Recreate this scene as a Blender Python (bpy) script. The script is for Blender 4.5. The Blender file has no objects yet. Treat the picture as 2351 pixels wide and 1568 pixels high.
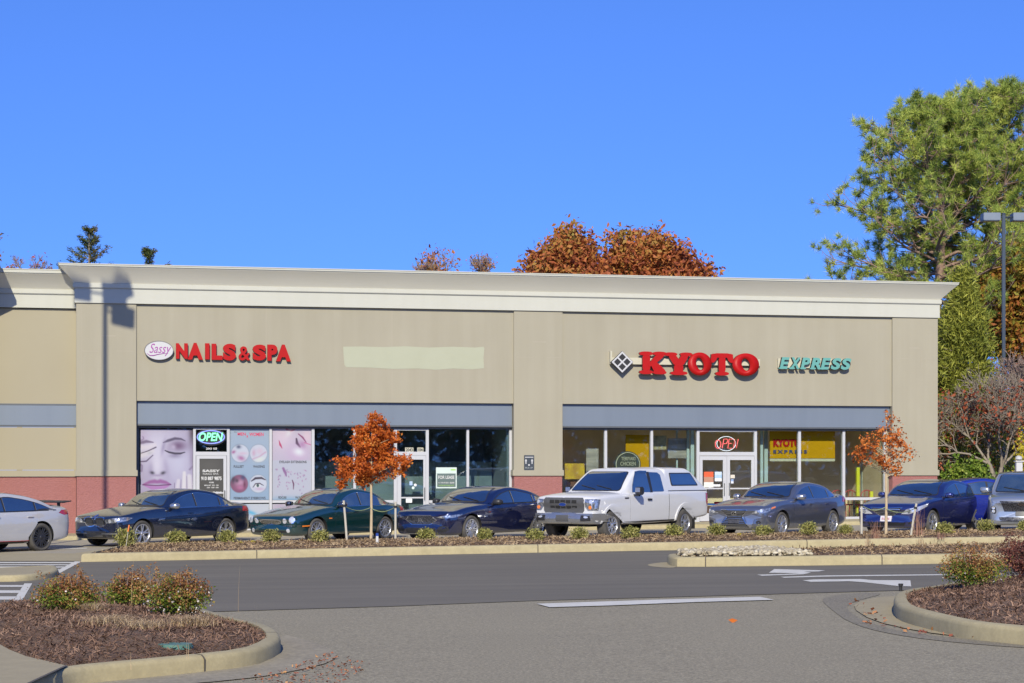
import bpy, bmesh, math, random
import numpy as np
from mathutils import Vector, Matrix
from mathutils.bvhtree import BVHTree
R = math.radians
random.seed(7); rng = np.random.default_rng(11)
scene = bpy.context.scene
COL = scene.collection

# ---------------------------------------------------------------- camera
CAMZ = 1.95
F = 70.0/36.0*2351.0          # focal length in photograph units (picture 2351 wide)
CX, HY = 1175.5, 1075.0       # principal column, horizon row
SLOPE = 0.012                 # the lot falls gently to the left
cam_d = bpy.data.cameras.new('camera'); cam = bpy.data.objects.new('camera', cam_d); COL.objects.link(cam)
cam_d.lens = 70; cam_d.sensor_width = 36; cam_d.clip_end = 3000; cam_d.clip_start = 0.5
cam_d.shift_y = (HY-784.0)/2351.0
cam.location = (0, 0, CAMZ); cam.rotation_euler = (R(90), 0, 0)
scene.camera = cam
# ---------------------------------------------------------------- world and sun
SUN_EL, SUN_AZ = 32.0, 3.0    # light travels towards +Y, a little towards +X
w = bpy.data.worlds.new('World'); scene.world = w; w.use_nodes = True
nt = w.node_tree; nt.nodes.clear()
sky = nt.nodes.new('ShaderNodeTexSky'); sky.sky_type = 'NISHITA'; sky.sun_disc = False
sky.sun_elevation = R(SUN_EL); sky.sun_rotation = R(180+SUN_AZ)
sky.altitude = 0; sky.air_density = 1.0; sky.dust_density = 0.25; sky.ozone_density = 3.0
tcw = nt.nodes.new('ShaderNodeTexCoord'); mpw = nt.nodes.new('ShaderNodeMapping'); mpw.inputs['Location'].default_value = (0, 0, 0.18)
nrmw = nt.nodes.new('ShaderNodeVectorMath'); nrmw.operation = 'NORMALIZE'
nt.links.new(tcw.outputs['Generated'], mpw.inputs[0]); nt.links.new(mpw.outputs[0], nrmw.inputs[0]); nt.links.new(nrmw.outputs[0], sky.inputs[0])
mul = nt.nodes.new('ShaderNodeMix'); mul.data_type = 'RGBA'; mul.blend_type = 'MULTIPLY'
mul.inputs[0].default_value = 1.0; mul.inputs[7].default_value = (0.34, 0.53, 0.98, 1)
bg = nt.nodes.new('ShaderNodeBackground'); bg.inputs[1].default_value = 0.15
out = nt.nodes.new('ShaderNodeOutputWorld')
nt.links.new(sky.outputs[0], mul.inputs[6]); nt.links.new(mul.outputs[2], bg.inputs[0]); nt.links.new(bg.outputs[0], out.inputs[0])
sl = bpy.data.lights.new('sun', 'SUN'); sun = bpy.data.objects.new('sun', sl); COL.objects.link(sun)
sl.energy = 4.0; sl.angle = R(0.53); sl.color = (1.0, 0.92, 0.74)
sdir = Vector((math.sin(R(SUN_AZ))*math.cos(R(SUN_EL)), math.cos(R(SUN_AZ))*math.cos(R(SUN_EL)), -math.sin(R(SUN_EL))))
sun.rotation_euler = sdir.to_track_quat('-Z', 'Y').to_euler(); sun.location = (0, -20, 30)
scene.view_settings.view_transform = 'Standard'; scene.view_settings.look = 'None'
scene.view_settings.exposure = 0.5; scene.view_settings.gamma = 1.0
scene.render.engine = 'CYCLES'
scene.cycles.max_bounces = 6; scene.cycles.transparent_max_bounces = 24
scene.cycles.use_denoising = True

# ---------------------------------------------------------------- measuring helpers
def gz(x): return SLOPE*max(-25.0, min(25.0, x))
def G(px, py, z0=0.0):
    a = (px-CX)/F; b = (HY-py)/F
    t = (CAMZ-z0)/(SLOPE*a-b)
    return (a*t, t)
TH = math.atan(F/20400.0) if False else R(12.6)
UX, UY = math.cos(TH), math.sin(TH)
WALL0 = (0.0, 63.9)
def WP(px, py=HY, v=0.0):
    """point of a plane parallel to the facade, v metres behind the piers -> (x along wall, z)"""
    a = (px-CX)/F
    cx, cy = -WALL0[0], -WALL0[1]
    cu = cx*UX+cy*UY; cv = -cx*UY+cy*UX
    du = a*UX+UY; dv = -a*UY+UX
    t = (v-cv)/dv
    return (cu+du*t, CAMZ+(HY-py)/F*t)
def AT(px, py, Y): return Vector(((px-CX)/F*Y, Y, CAMZ+(HY-py)/F*Y))

# ---------------------------------------------------------------- object helpers
def tag(o, label=None, cat=None, group=None, kind=None):
    if label: o['label'] = label
    if cat: o['category'] = cat
    if group: o['group'] = group
    if kind: o['kind'] = kind
    return o
def empty(name, loc=(0,0,0), rz=0, label=None, cat=None, group=None):
    o = bpy.data.objects.new(name, None); COL.objects.link(o); o.location = loc; o.rotation_euler = (0,0,rz)
    o.empty_display_size = .2
    return tag(o, label, cat, group)
def link(name, me, parent=None, loc=None):
    o = bpy.data.objects.new(name, me); COL.objects.link(o)
    if parent is not None: o.parent = parent
    if loc is not None: o.location = loc
    return o
def npmesh(name, V, Fq, mats, smooth=False, midx=None, cols=None):
    """fast mesh: V (n,3), Fq (m,k) all faces of the same size"""
    me = bpy.data.meshes.new(name); V = np.asarray(V, np.float32); Fq = np.asarray(Fq, np.int32)
    m, k = Fq.shape
    me.vertices.add(len(V)); me.vertices.foreach_set('co', V.ravel())
    me.loops.add(m*k); me.loops.foreach_set('vertex_index', Fq.ravel())
    me.polygons.add(m); me.polygons.foreach_set('loop_start', np.arange(0, m*k, k, dtype=np.int32))
    me.polygons.foreach_set('loop_total', np.full(m, k, np.int32))
    if smooth: me.polygons.foreach_set('use_smooth', np.ones(m, bool))
    if midx is not None: me.polygons.foreach_set('material_index', np.asarray(midx, np.int32))
    me.update(calc_edges=True); me.validate()
    if cols is not None:
        at = me.color_attributes.new('Col', 'FLOAT_COLOR', 'POINT')
        c = np.ones((len(V), 4), np.float32); c[:, :3] = cols; at.data.foreach_set('color', c.ravel())
    for mt in (mats if isinstance(mats, (list, tuple)) else [mats]): me.materials.append(mt)
    return me
class MB:
    def __init__(s): s.v = []; s.f = []; s.m = []; s.mi = 0
    def add(s, V, Fs, M=None):
        n = len(s.v)
        for p in V:
            p = Vector(p)
            if M is not None: p = M @ p
            s.v.append(tuple(p))
        for f in Fs: s.f.append(tuple(i+n for i in f)); s.m.append(s.mi)
        return s
    def box(s, x0, x1, y0, y1, z0, z1, M=None):
        V = [(x0,y0,z0),(x1,y0,z0),(x1,y1,z0),(x0,y1,z0),(x0,y0,z1),(x1,y0,z1),(x1,y1,z1),(x0,y1,z1)]
        return s.add(V, [(0,3,2,1),(4,5,6,7),(0,1,5,4),(1,2,6,5),(2,3,7,6),(3,0,4,7)], M)
    def prism(s, poly, d0, d1, axis='y', M=None):
        """poly of 2-D points; axis y: (x,z) extruded in y; z: (x,y) extruded in z; x: (y,z) extruded in x"""
        def P(a, b, d): return {'y': (a,d,b), 'z': (a,b,d), 'x': (d,a,b)}[axis]
        n = len(poly)
        V = [P(a,b,d0) for a,b in poly]+[P(a,b,d1) for a,b in poly]
        Fs = [tuple(range(n)), tuple(range(2*n-1, n-1, -1))]
        Fs += [(i, i+n, (i+1)%n+n, (i+1)%n) for i in range(n)]
        return s.add(V, Fs, M)
    def tube(s, pts, rad, n=8, cap=True, M=None):
        pts = [Vector(p) for p in pts]
        if not hasattr(rad, '__len__'): rad = [rad]*len(pts)
        V = []; Fs = []
        up = Vector((0,0,1))
        prev = None
        for i, p in enumerate(pts):
            d = (pts[min(i+1, len(pts)-1)]-pts[max(i-1, 0)])
            if d.length < 1e-9: d = Vector((0,0,1))
            d.normalize()
            if prev is None:
                a = d.cross(up)
                if a.length < .01: a = d.cross(Vector((1,0,0)))
            else:
                a = prev-d*prev.dot(d)
            a.normalize(); prev = a; b = d.cross(a)
            for k in range(n):
                t = 2*math.pi*k/n; V.append(p+(a*math.cos(t)+b*math.sin(t))*rad[i])
        for i in range(len(pts)-1):
            for k in range(n):
                Fs.append((i*n+k, i*n+(k+1)%n, (i+1)*n+(k+1)%n, (i+1)*n+k))
        if cap: Fs.append(tuple(range(n-1, -1, -1))); Fs.append(tuple(range(len(V)-n, len(V))))
        return s.add(V, Fs, M)
    def lathe(s, prof, n=32, M=None, closed=False):
        """prof of (r, y) revolved about the y axis"""
        V = []; Fs = []
        for r, y in prof:
            for k in range(n):
                t = 2*math.pi*k/n; V.append((r*math.cos(t), y, r*math.sin(t)))
        m = len(prof)
        for i in range(m if closed else m-1):
            j = (i+1) % m
            for k in range(n): Fs.append((i*n+k, j*n+k, j*n+(k+1)%n, i*n+(k+1)%n))
        return s.add(V, Fs, M)
    def mesh(s, name, mats, smooth=False, bevel=0, recalc=True):
        me = bpy.data.meshes.new(name); me.from_pydata(s.v, [], s.f)
        for mt in (mats if isinstance(mats, (list, tuple)) else [mats]): me.materials.append(mt)
        me.polygons.foreach_set('material_index', s.m)
        bm = bmesh.new(); bm.from_mesh(me)
        if recalc: bmesh.ops.recalc_face_normals(bm, faces=bm.faces)
        if bevel: bmesh.ops.bevel(bm, geom=list(bm.edges), offset=bevel, segments=2, affect='EDGES', clamp_overlap=True)
        bm.to_mesh(me); bm.free()
        if smooth:
            me.polygons.foreach_set('use_smooth', [True]*len(me.polygons))
            try: me.set_sharp_from_angle(angle=R(40))
            except Exception: pass
        me.update()
        return me
    def build(s, name, mats, parent=None, smooth=False, bevel=0, loc=None):
        return link(name, s.mesh(name, mats, smooth, bevel), parent, loc)
def ell(cx, cz, rx, rz, n=32, a0=0, a1=360):
    return [(cx+rx*math.cos(R(a0+(a1-a0)*i/n)), cz+rz*math.sin(R(a0+(a1-a0)*i/n))) for i in range(n+(0 if a1-a0 == 360 else 1))]

# ---------------------------------------------------------------- materials
def mat(name, col, rough=.7, metal=0, spec=.5, noise=None, bump=None, coat=0, emit=None, alpha=1):
    """noise=(scale, amount, colour2, detail); bump=(scale, strength, distance)"""
    m = bpy.data.materials.new(name); m.use_nodes = True; n = m.node_tree.nodes; L = m.node_tree.links
    b = n['Principled BSDF']; b.inputs['Roughness'].default_value = rough; b.inputs['Metallic'].default_value = metal
    b.inputs['Specular IOR Level'].default_value = spec; b.inputs['Coat Weight'].default_value = coat; b.inputs['Coat Roughness'].default_value = .03
    b.inputs['Base Color'].default_value = (*col, 1)
    tc = n.new('ShaderNodeTexCoord')
    if noise:
        layers = noise if isinstance(noise, list) else [noise]
        cur = None
        for (sc, amt, c2, det) in layers:
            t = n.new('ShaderNodeTexNoise'); t.inputs['Detail'].default_value = det; t.inputs['Roughness'].default_value = .6
            if hasattr(sc, '__len__'):
                mp = n.new('ShaderNodeMapping'); mp.inputs['Scale'].default_value = sc; L.new(tc.outputs['Object'], mp.inputs[0]); L.new(mp.outputs[0], t.inputs[0]); t.inputs['Scale'].default_value = 1
            else:
                t.inputs['Scale'].default_value = sc; L.new(tc.outputs['Object'], t.inputs[0])
            rp = n.new('ShaderNodeMapRange'); rp.inputs[1].default_value = .36; rp.inputs[2].default_value = .64; rp.inputs[4].default_value = amt
            L.new(t.outputs[0], rp.inputs[0])
            mx = n.new('ShaderNodeMix'); mx.data_type = 'RGBA'; L.new(rp.outputs[0], mx.inputs[0])
            if cur is None: mx.inputs[6].default_value = (*col, 1)
            else: L.new(cur, mx.inputs[6])
            mx.inputs[7].default_value = (*c2, 1); cur = mx.outputs[2]
        L.new(cur, b.inputs['Base Color'])
    if bump:
        t = n.new('ShaderNodeTexNoise'); t.inputs['Scale'].default_value = bump[0]; t.inputs['Detail'].default_value = 6; L.new(tc.outputs['Object'], t.inputs[0])
        bp = n.new('ShaderNodeBump'); bp.inputs['Strength'].default_value = bump[1]; bp.inputs['Distance'].default_value = bump[2]
        L.new(t.outputs[0], bp.inputs['Height']); L.new(bp.outputs[0], b.inputs['Normal'])
    if emit: b.inputs['Emission Color'].default_value = (*emit[0], 1); b.inputs['Emission Strength'].default_value = emit[1]
    return m
def leafmat(name, stops, rough=.6, trans=.25, scale=.6):
    """colour per leaf: random per island blended with a broad noise"""
    m = bpy.data.materials.new(name); m.use_nodes = True; n = m.node_tree.nodes; L = m.node_tree.links
    b = n['Principled BSDF']; b.inputs['Roughness'].default_value = rough; b.inputs['Specular IOR Level'].default_value = .25
    g = n.new('ShaderNodeNewGeometry'); tc = n.new('ShaderNodeTexCoord')
    t = n.new('ShaderNodeTexNoise'); t.inputs['Scale'].default_value = scale; t.inputs['Detail'].default_value = 3; L.new(tc.outputs['Object'], t.inputs[0])
    mr = n.new('ShaderNodeMapRange'); mr.inputs[1].default_value = .3; mr.inputs[2].default_value = .7; L.new(t.outputs[0], mr.inputs[0])
    ad = n.new('ShaderNodeMix'); ad.inputs[0].default_value = .5
    L.new(g.outputs['Random Per Island'], ad.inputs[2]); L.new(mr.outputs[0], ad.inputs[3])
    cr = n.new('ShaderNodeValToRGB'); e = cr.color_ramp.elements
    for i, c in enumerate(stops):
        p = .1+.8*i/(len(stops)-1)
        if i == 0: e[0].position = p; e[0].color = (*c, 1)
        elif i == len(stops)-1: e[-1].position = p; e[-1].color = (*c, 1)
        else: q = e.new(p); q.color = (*c, 1)
    L.new(ad.outputs[0], cr.inputs[0]); L.new(cr.outputs[0], b.inputs['Base Color'])
    tr = n.new('ShaderNodeBsdfTranslucent'); L.new(cr.outputs[0], tr.inputs[0])
    mx = n.new('ShaderNodeMixShader'); mx.inputs[0].default_value = trans
    L.new(b.outputs[0], mx.inputs[1]); L.new(tr.outputs[0], mx.inputs[2]); L.new(mx.outputs[0], n['Material Output'].inputs[0])
    return m
def glassmat(name, tint=(.90,.95,.94), extra=.02):
    m = bpy.data.materials.new(name); m.use_nodes = True; n = m.node_tree.nodes; L = m.node_tree.links
    n.remove(n['Principled BSDF'])
    t = n.new('ShaderNodeBsdfTransparent'); t.inputs[0].default_value = (*tint, 1)
    gl = n.new('ShaderNodeBsdfGlossy'); gl.inputs['Roughness'].default_value = .015
    fr = n.new('ShaderNodeFresnel'); fr.inputs[0].default_value = 1.5
    ad = n.new('ShaderNodeMath'); ad.inputs[1].default_value = extra; L.new(fr.outputs[0], ad.inputs[0])
    mx = n.new('ShaderNodeMixShader'); L.new(ad.outputs[0], mx.inputs[0]); L.new(t.outputs[0], mx.inputs[1]); L.new(gl.outputs[0], mx.inputs[2])
    L.new(mx.outputs[0], n['Material Output'].inputs[0])
    return m
def colmat(name, rough=.5):
    m = bpy.data.materials.new(name); m.use_nodes = True; n = m.node_tree.nodes
    a = n.new('ShaderNodeVertexColor'); a.layer_name = 'Col'; m.node_tree.links.new(a.outputs[0], n['Principled BSDF'].inputs['Base Color'])
    n['Principled BSDF'].inputs['Roughness'].default_value = rough
    return m
M = {}
M['asphalt_old'] = mat('asphalt_old', (.255,.220,.143), .92, noise=[(.17,.9,(.185,.16,.105),6),((.4,2.6,1),.4,(.31,.27,.18),6),(14,.55,(.17,.147,.097),4),(30,.75,(.44,.39,.265),2),(70,.6,(.10,.088,.06),2)], bump=(60,.5,.01))
M['asphalt_new'] = mat('asphalt_new', (.128,.112,.080), .85, noise=[((.10,1.9,1),.8,(.178,.157,.113),5),(.25,.4,(.11,.097,.07),4),(45,.35,(.09,.08,.058),2)], bump=(80,.25,.005))
M['asphalt_lot'] = mat('asphalt_lot', (.30,.262,.185), .9, noise=[(.5,.5,(.24,.21,.15),4),(30,.3,(.33,.32,.30),2)], bump=(60,.3,.005))
M['road_paint'] = mat('road_paint', (.62,.60,.53), .7, noise=[(2.2,.5,(.52,.50,.43),5),(9,.35,(.40,.38,.32),6)])
M['concrete'] = mat('concrete', (.40,.345,.20), .9, noise=[(1.3,.6,(.31,.262,.14),6),((.6,.6,12),.25,(.46,.39,.22),3),(7,.35,(.24,.20,.115),5),(30,.25,(.24,.20,.12),3)], bump=(40,.3,.005))
M['concrete_flat'] = mat('concrete_flat', (.36,.305,.18), .9, noise=[(.8,.6,(.29,.245,.145),5),(5,.35,(.24,.20,.125),5),(30,.25,(.22,.185,.12),3)], bump=(50,.3,.004))
M['joint'] = mat('joint', (.07,.06,.05), .95, noise=(8,.5,(.12,.1,.08),3))
M['mulch'] = mat('mulch', (.17,.10,.055), .95, noise=[(1.1,.6,(.22,.14,.08),4),(38,.8,(.07,.04,.024),4)], bump=(45,1,.03))
M['mulch_chip'] = leafmat('mulch_chip', [(.05,.028,.02),(.13,.075,.05),(.20,.12,.08),(.34,.22,.15)], .9, 0, 1.5)
M['straw'] = leafmat('straw', [(.34,.23,.13),(.52,.38,.22),(.70,.56,.36)], .8, .2, 2)
M['stucco'] = mat('stucco', (.318,.293,.218), .92, noise=[(.18,.7,(.285,.262,.194),5),((2.6,2.6,.10),.45,(.352,.326,.25),4),((.7,.7,.35),.35,(.28,.256,.19),5)], bump=(120,.25,.004))
M['stucco_wing'] = mat('stucco_wing', (.325,.292,.205), .92, noise=[(.25,.5,(.295,.262,.182),4)], bump=(120,.25,.004))
M['cove'] = mat('cove', (.66,.64,.54), .9, noise=[((.4,1,.5),.5,(.70,.68,.58),4),((.35,.35,1),.3,(.60,.58,.48),5)], bump=(120,.15,.003))
M['white_trim'] = mat('white_trim', (.455,.455,.395), .8, noise=[((.3,1,2),.3,(.42,.42,.36),4),((2.5,2.5,.2),.3,(.40,.40,.34),4)], bump=(120,.15,.003))
M['brick'] = mat('brick', (.30,.120,.108), .9, noise=[(.7,.5,(.325,.145,.13),4),((9,9,26),.5,(.24,.095,.084),3)], bump=(26,.9,.03))
M['awning'] = mat('awning', (.175,.208,.25), .42, .25, noise=[((.5,.5,.15),.4,(.15,.18,.22),3),((3,3,.1),.2,(.21,.245,.29),2)])
M['awning_trim'] = mat('awning_trim', (.10,.11,.12), .5, .3, noise=(3,.3,(.13,.14,.15),2))
M['alu'] = mat('alu', (.44,.445,.46), .45, .0, noise=((1,1,3),.25,(.39,.395,.415),3))
M['alu_dark'] = mat('alu_dark', (.10,.11,.12), .5, .3, noise=(3,.3,(.13,.14,.15),2))
M['glass'] = glassmat('glass')
M['glass_dark'] = glassmat('glass_dark', (.72,.80,.82), .05)
M['black'] = mat('black', (.012,.012,.013), .6, noise=(6,.4,(.02,.02,.021),2))
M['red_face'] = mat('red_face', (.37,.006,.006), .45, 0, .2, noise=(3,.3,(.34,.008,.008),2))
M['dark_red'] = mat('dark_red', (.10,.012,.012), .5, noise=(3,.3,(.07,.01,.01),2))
M['teal_face'] = mat('teal_face', (.11,.31,.27), .4, noise=(3,.3,(.13,.34,.30),2))
M['cream'] = mat('cream', (.47,.445,.34), .7, noise=(2,.3,(.42,.40,.30),3))
M['patch'] = mat('patch', (.365,.375,.275), .9, noise=(1.2,.5,(.34,.35,.25),4), bump=(120,.25,.004))
M['white'] = mat('white', (.47,.47,.47), .5, noise=(3,.2,(.43,.43,.43),2))
M['ground_far'] = mat('ground_far', (.16,.14,.10), .95, noise=[(.3,.6,(.10,.11,.05),4)])
# ================================================================ SETTING: ground, road, kerbs, beds
def smooth_loop(pts, it=2):
    for _ in range(it):
        q = []
        for i in range(len(pts)):
            a = pts[i]; b = pts[(i+1) % len(pts)]
            q += [(a[0]*.75+b[0]*.25, a[1]*.75+b[1]*.25), (a[0]*.25+b[0]*.75, a[1]*.25+b[1]*.75)]
        pts = q
    return pts
def offset_loop(pts, d):
    n = len(pts); A = sum(pts[i][0]*pts[(i+1)%n][1]-pts[(i+1)%n][0]*pts[i][1] for i in range(n))
    s = 1 if A > 0 else -1; o = []
    for i in range(n):
        p = Vector(pts[i-1]); q = Vector(pts[i]); r = Vector(pts[(i+1) % n])
        e = (q-p).normalized() if (q-p).length > 1e-6 else Vector((0,0)); f = (r-q).normalized() if (r-q).length > 1e-6 else e
        t = e+f
        t = t.normalized() if t.length > 1e-6 else e
        nrm = Vector((-t.y, t.x))*s
        c = max(.5, abs(nrm.dot(Vector((-e.y, e.x))*s)))
        o.append(tuple(q+nrm*d/c))
    return o
def resample(pts, step, closed=True):
    out = []
    n = len(pts)
    for i in range(n if closed else n-1):
        a = Vector(pts[i]); b = Vector(pts[(i+1) % n]); k = max(1, int((b-a).length/step))
        for j in range(k): out.append(tuple(a.lerp(b, j/k)))
    if not closed: out.append(tuple(pts[-1]))
    return out
def cut_grid(bm, cell, x0, x1, y0, y1):
    x = math.ceil(x0/cell)*cell
    while x < x1:
        bmesh.ops.bisect_plane(bm, geom=bm.verts[:]+bm.edges[:]+bm.faces[:], plane_co=(x,0,0), plane_no=(1,0,0), dist=1e-5); x += cell
    y = math.ceil(y0/cell)*cell
    while y < y1:
        bmesh.ops.bisect_plane(bm, geom=bm.verts[:]+bm.edges[:]+bm.faces[:], plane_co=(0,y,0), plane_no=(0,1,0), dist=1e-5); y += cell
def sheet(name, pts, dz, m, cell=None, zf=None, smooth=False, kind='structure', parent=None):
    bm = bmesh.new(); f = bm.faces.new([bm.verts.new((p[0], p[1], 0)) for p in pts])
    bmesh.ops.triangulate(bm, faces=[f])
    xs = [p[0] for p in pts]; ys = [p[1] for p in pts]
    if cell: cut_grid(bm, cell, min(xs), max(xs), min(ys), max(ys))
    for x in (-25, 25):
        bmesh.ops.bisect_plane(bm, geom=bm.verts[:]+bm.edges[:]+bm.faces[:], plane_co=(x,0,0), plane_no=(1,0,0), dist=1e-5)
    bmesh.ops.triangulate(bm, faces=bm.faces[:])
    for v in bm.verts: v.co.z = gz(v.co.x)+dz+(zf(v.co.x, v.co.y) if zf else 0)
    bmesh.ops.recalc_face_normals(bm, faces=bm.faces)
    if sum(f.normal.z*f.calc_area() for f in bm.faces) < 0: bmesh.ops.reverse_faces(bm, faces=bm.faces[:])
    me = bpy.data.meshes.new(name); bm.to_mesh(me); bm.free(); me.materials.append(m)
    if smooth: me.polygons.foreach_set('use_smooth', [True]*len(me.polygons))
    o = link(name, me, parent)
    if kind: o['kind'] = kind
    return o
def kerb(name, loop, wid=.17, h=.17, m=None, joint=3.0, zbase=0.0):
    """closed loop of the outer foot; top is rounded, thin dark joints cut across it"""
    loop = resample(loop, .35)
    offs = [(0.0, -.05), (.008, h-.05), (.022, h-.018), (.05, h), (wid, h+.004), (wid+.004, h-.12)]
    rings = [offset_loop(loop, o) for o, _ in offs]; n = len(loop); V = []; Fs = []
    for r, (o, z) in zip(rings, offs):
        for p in r: V.append((p[0], p[1], gz(p[0])+z+zbase))
    mi = []
    for k in range(len(offs)-1):
        for i in range(n):
            j = (i+1) % n; Fs.append((k*n+i, k*n+j, (k+1)*n+j, (k+1)*n+i)); mi.append(0)
    mb = MB(); mb.add(V, Fs); mb.mi = 1
    L = 0; last = -joint*.4
    for i in range(n):
        j = (i+1) % n; d = (Vector(loop[j])-Vector(loop[i])).length
        if L-last > joint:
            last = L
            t = (Vector(loop[j])-Vector(loop[i])).normalized()*.010
            P = []
            for (o, z), r in zip(offs[1:-1], rings[1:-1]):
                for s in (-1, 1): P.append((r[i][0]+t.x*s-(.0), r[i][1]+t.y*s, gz(r[i][0])+z+.003+zbase))
            ro = offset_loop(loop, -.003)
            Q = [(ro[i][0]+t.x*s, ro[i][1]+t.y*s, gz(ro[i][0])+zz+zbase) for zz in (0,) for s in (-1, 1)]
            Q2 = [(ro[i][0]+t.x*s, ro[i][1]+t.y*s, gz(ro[i][0])+h-.04+zbase) for s in (-1, 1)]
            PP = Q+Q2+P[2:]
            mb.add(PP, [(a, a+1, a+3, a+2) for a in range(0, len(PP)-2, 2)])
        L += d
    me = mb.mesh(name, [m or M['concrete'], M['joint']], smooth=True)
    o = link(name, me); o['kind'] = 'structure'
    return o
def inside(pts, x, y):
    c = False; n = len(pts); j = n-1
    for i in range(n):
        xi, yi = pts[i]; xj, yj = pts[j]
        if (yi > y) != (yj > y) and x < (xj-xi)*(y-yi)/(yj-yi)+xi: c = not c
        j = i
    return c
def edge_dist(P, x, y):
    X = P[:, 0]; Y = P[:, 1]; X2 = np.roll(X, -1); Y2 = np.roll(Y, -1)
    dx = X2-X; dy = Y2-Y; t = np.clip(((x-X)*dx+(y-Y)*dy)/(dx*dx+dy*dy+1e-9), 0, 1)
    return float(np.min(np.hypot(x-X-t*dx, y-Y-t*dy)))
from mathutils import noise as mnoise
def mound_f(pts, hgt, reach, amp=.03):
    P = np.array(pts)
    def f(x, y):
        d = min(1, edge_dist(P, x, y)/reach)
        return hgt*math.sin(d*math.pi/2)+amp*mnoise.noise(Vector((x*1.7, y*1.7, 0)))*min(1, d*3)+amp*.35*mnoise.noise(Vector((x*9, y*9, 3)))
    return f
def chips(name, pts, n, zf, dz, m, ln, wd, tilt=.5, label=None, xr=None, weight=None):
    """n small flat splinters lying at all angles on a bed"""
    xs = [p[0] for p in pts]; ys = [p[1] for p in pts]; C = []
    tries = 0
    while len(C) < n and tries < n*12:
        tries += 1
        x = random.uniform(min(xs), max(xs)); y = random.uniform(min(ys), max(ys))
        if weight and random.random() > weight(x, y): continue
        if inside(pts, x, y): C.append((x, y, gz(x)+dz+zf(x, y)))
    C = np.array(C); n = len(C)
    a = rng.uniform(0, 2*np.pi, n); el = rng.normal(0, tilt, n); L = ln*rng.uniform(.5, 1.5, n); W = wd*rng.uniform(.6, 1.4, n)
    u = np.stack([np.cos(a)*np.cos(el), np.sin(a)*np.cos(el), np.sin(el)], 1)
    b = rng.uniform(-.9, .9, n); s = np.stack([-np.sin(a)*np.cos(b), np.cos(a)*np.cos(b), np.sin(b)], 1)
    u = u*(L/2)[:, None]; s = s*(W/2)[:, None]
    C[:, 2] += np.abs(u[:, 2])+np.abs(s[:, 2])*.6
    V = np.stack([C-u-s*.6, C+u-s, C+u*.9+s, C-u+s*.7], 1).reshape(-1, 3)
    return link(name, npmesh(name, V, np.arange(4*n).reshape(n, 4), m))

# ground: one sheet to the horizon
gx = [-900, -300, -100, -25, 0, 25, 100, 300, 900]; gy = [-400, -60, 0, 20, 40, 70, 120, 300, 1500]
V = [(x, y, gz(x)) for y in gy for x in gx]; Fs = [(j*9+i, j*9+i+1, (j+1)*9+i+1, (j+1)*9+i) for j in range(8) for i in range(8)]
link('ground', npmesh('ground', V, Fs, M['asphalt_old']))['kind'] = 'structure'

# lot behind the long bed, and far ground
P = [(-60, 49.0), (60, 49+.1*60), (60, 90), (-60, 90)]
lot = [(-60, 43), (-11, 43.5), (26, 50), (60, 54), (60, 95), (-60, 95)]
sheet('parking_lot', lot, .004, M['asphalt_lot'])
# newer dark road
rd = [G(-400, 1425), G(500, 1405), G(900, 1393), G(1230, 1380), G(1600, 1370), G(2050, 1357), G(3200, 1330),
      (40, 56), (26, 52), G(2351, 1247), G(1650, 1261), G(784, 1276), G(250, 1287), G(150, 1287), G(-400, 1291)]
sheet('road', rd, .008, M['asphalt_new'])
# seam of old and new asphalt drags a darker tyre-polished strip near the right island
sheet('tyre_polished_asphalt', smooth_loop([G(1880, 1372), G(1960, 1362), G(2040, 1362), G(1960, 1381), G(1938, 1397), G(1990, 1432), G(2110, 1459), G(2351, 1478), G(2560, 1488), G(2560, 1498), G(2330, 1488), G(2090, 1466), G(1960, 1437), G(1905, 1398)], 2), .006,
      mat('polished', (.175,.15,.10), .85, noise=[(.9,.8,(.235,.205,.135),5),(14,.7,(.11,.095,.065),4),(30,.8,(.34,.30,.21),2),(70,.5,(.08,.07,.05),2)], bump=(60,.3,.005)))
# painted marks
def mark(name, pts, dz=.013): return sheet(name, [G(*p) for p in pts], dz, M['road_paint'])
mark('stop_line', [(1232,1388),(1262,1396),(1400,1392),(1600,1384),(1777,1379),(1745,1372),(1500,1379)])
mark('lane_line', [(1792,1326),(1900,1322.6),(2300,1318.6),(2300,1320.6),(1905,1325.2),(1800,1328)])
mark('turn_arrow', [(1778,1308),(1895,1311),(1880,1313.5),(1845,1314),(1862,1316),(1845,1320),(1750,1323.5),(1738,1321),(1800,1319.5),(1836,1317.5),(1765,1316.5)])
mark('turn_arrow', [(1842,1334),(1870,1332),(1975,1331),(2005,1333.5),(2090,1334),(2092,1348),(2060,1347),(1985,1338.5),(1950,1336),(1862,1337.5)])
def stripes(name, quads):
    o = None
    bm = bmesh.new()
    for q in quads:
        q = [G(*p) for p in q]
        bm.faces.new([bm.verts.new((x, y, gz(x)+.013)) for x, y in q])
    bmesh.ops.recalc_face_normals(bm, faces=bm.faces)
    for f in bm.faces:
        if f.normal.z < 0: f.normal_flip()
    me = bpy.data.meshes.new(name); bm.to_mesh(me); bm.free(); me.materials.append(M['road_paint'])
    link(name, me)['kind'] = 'structure'
ed = lambda y: 188-(y-1290)*1.86      # right border of the far ladder
q = []
for y0, y1 in ((1291.5,1294),(1297,1299),(1302,1304.4),(1307.5,1310),(1313.5,1316.3),(1320.5,1324)):
    q.append([(-260, y0), (ed(y0)-16, y0), (ed(y1)-16, y1), (-260, y1)])
q.append([(ed(1290)-16,1290),(ed(1290),1290),(ed(1318),1318),(ed(1318)-18,1318)])
stripes('crosswalk', q)
e2 = lambda y: 74-(y-1341)*.60
q = []
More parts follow.
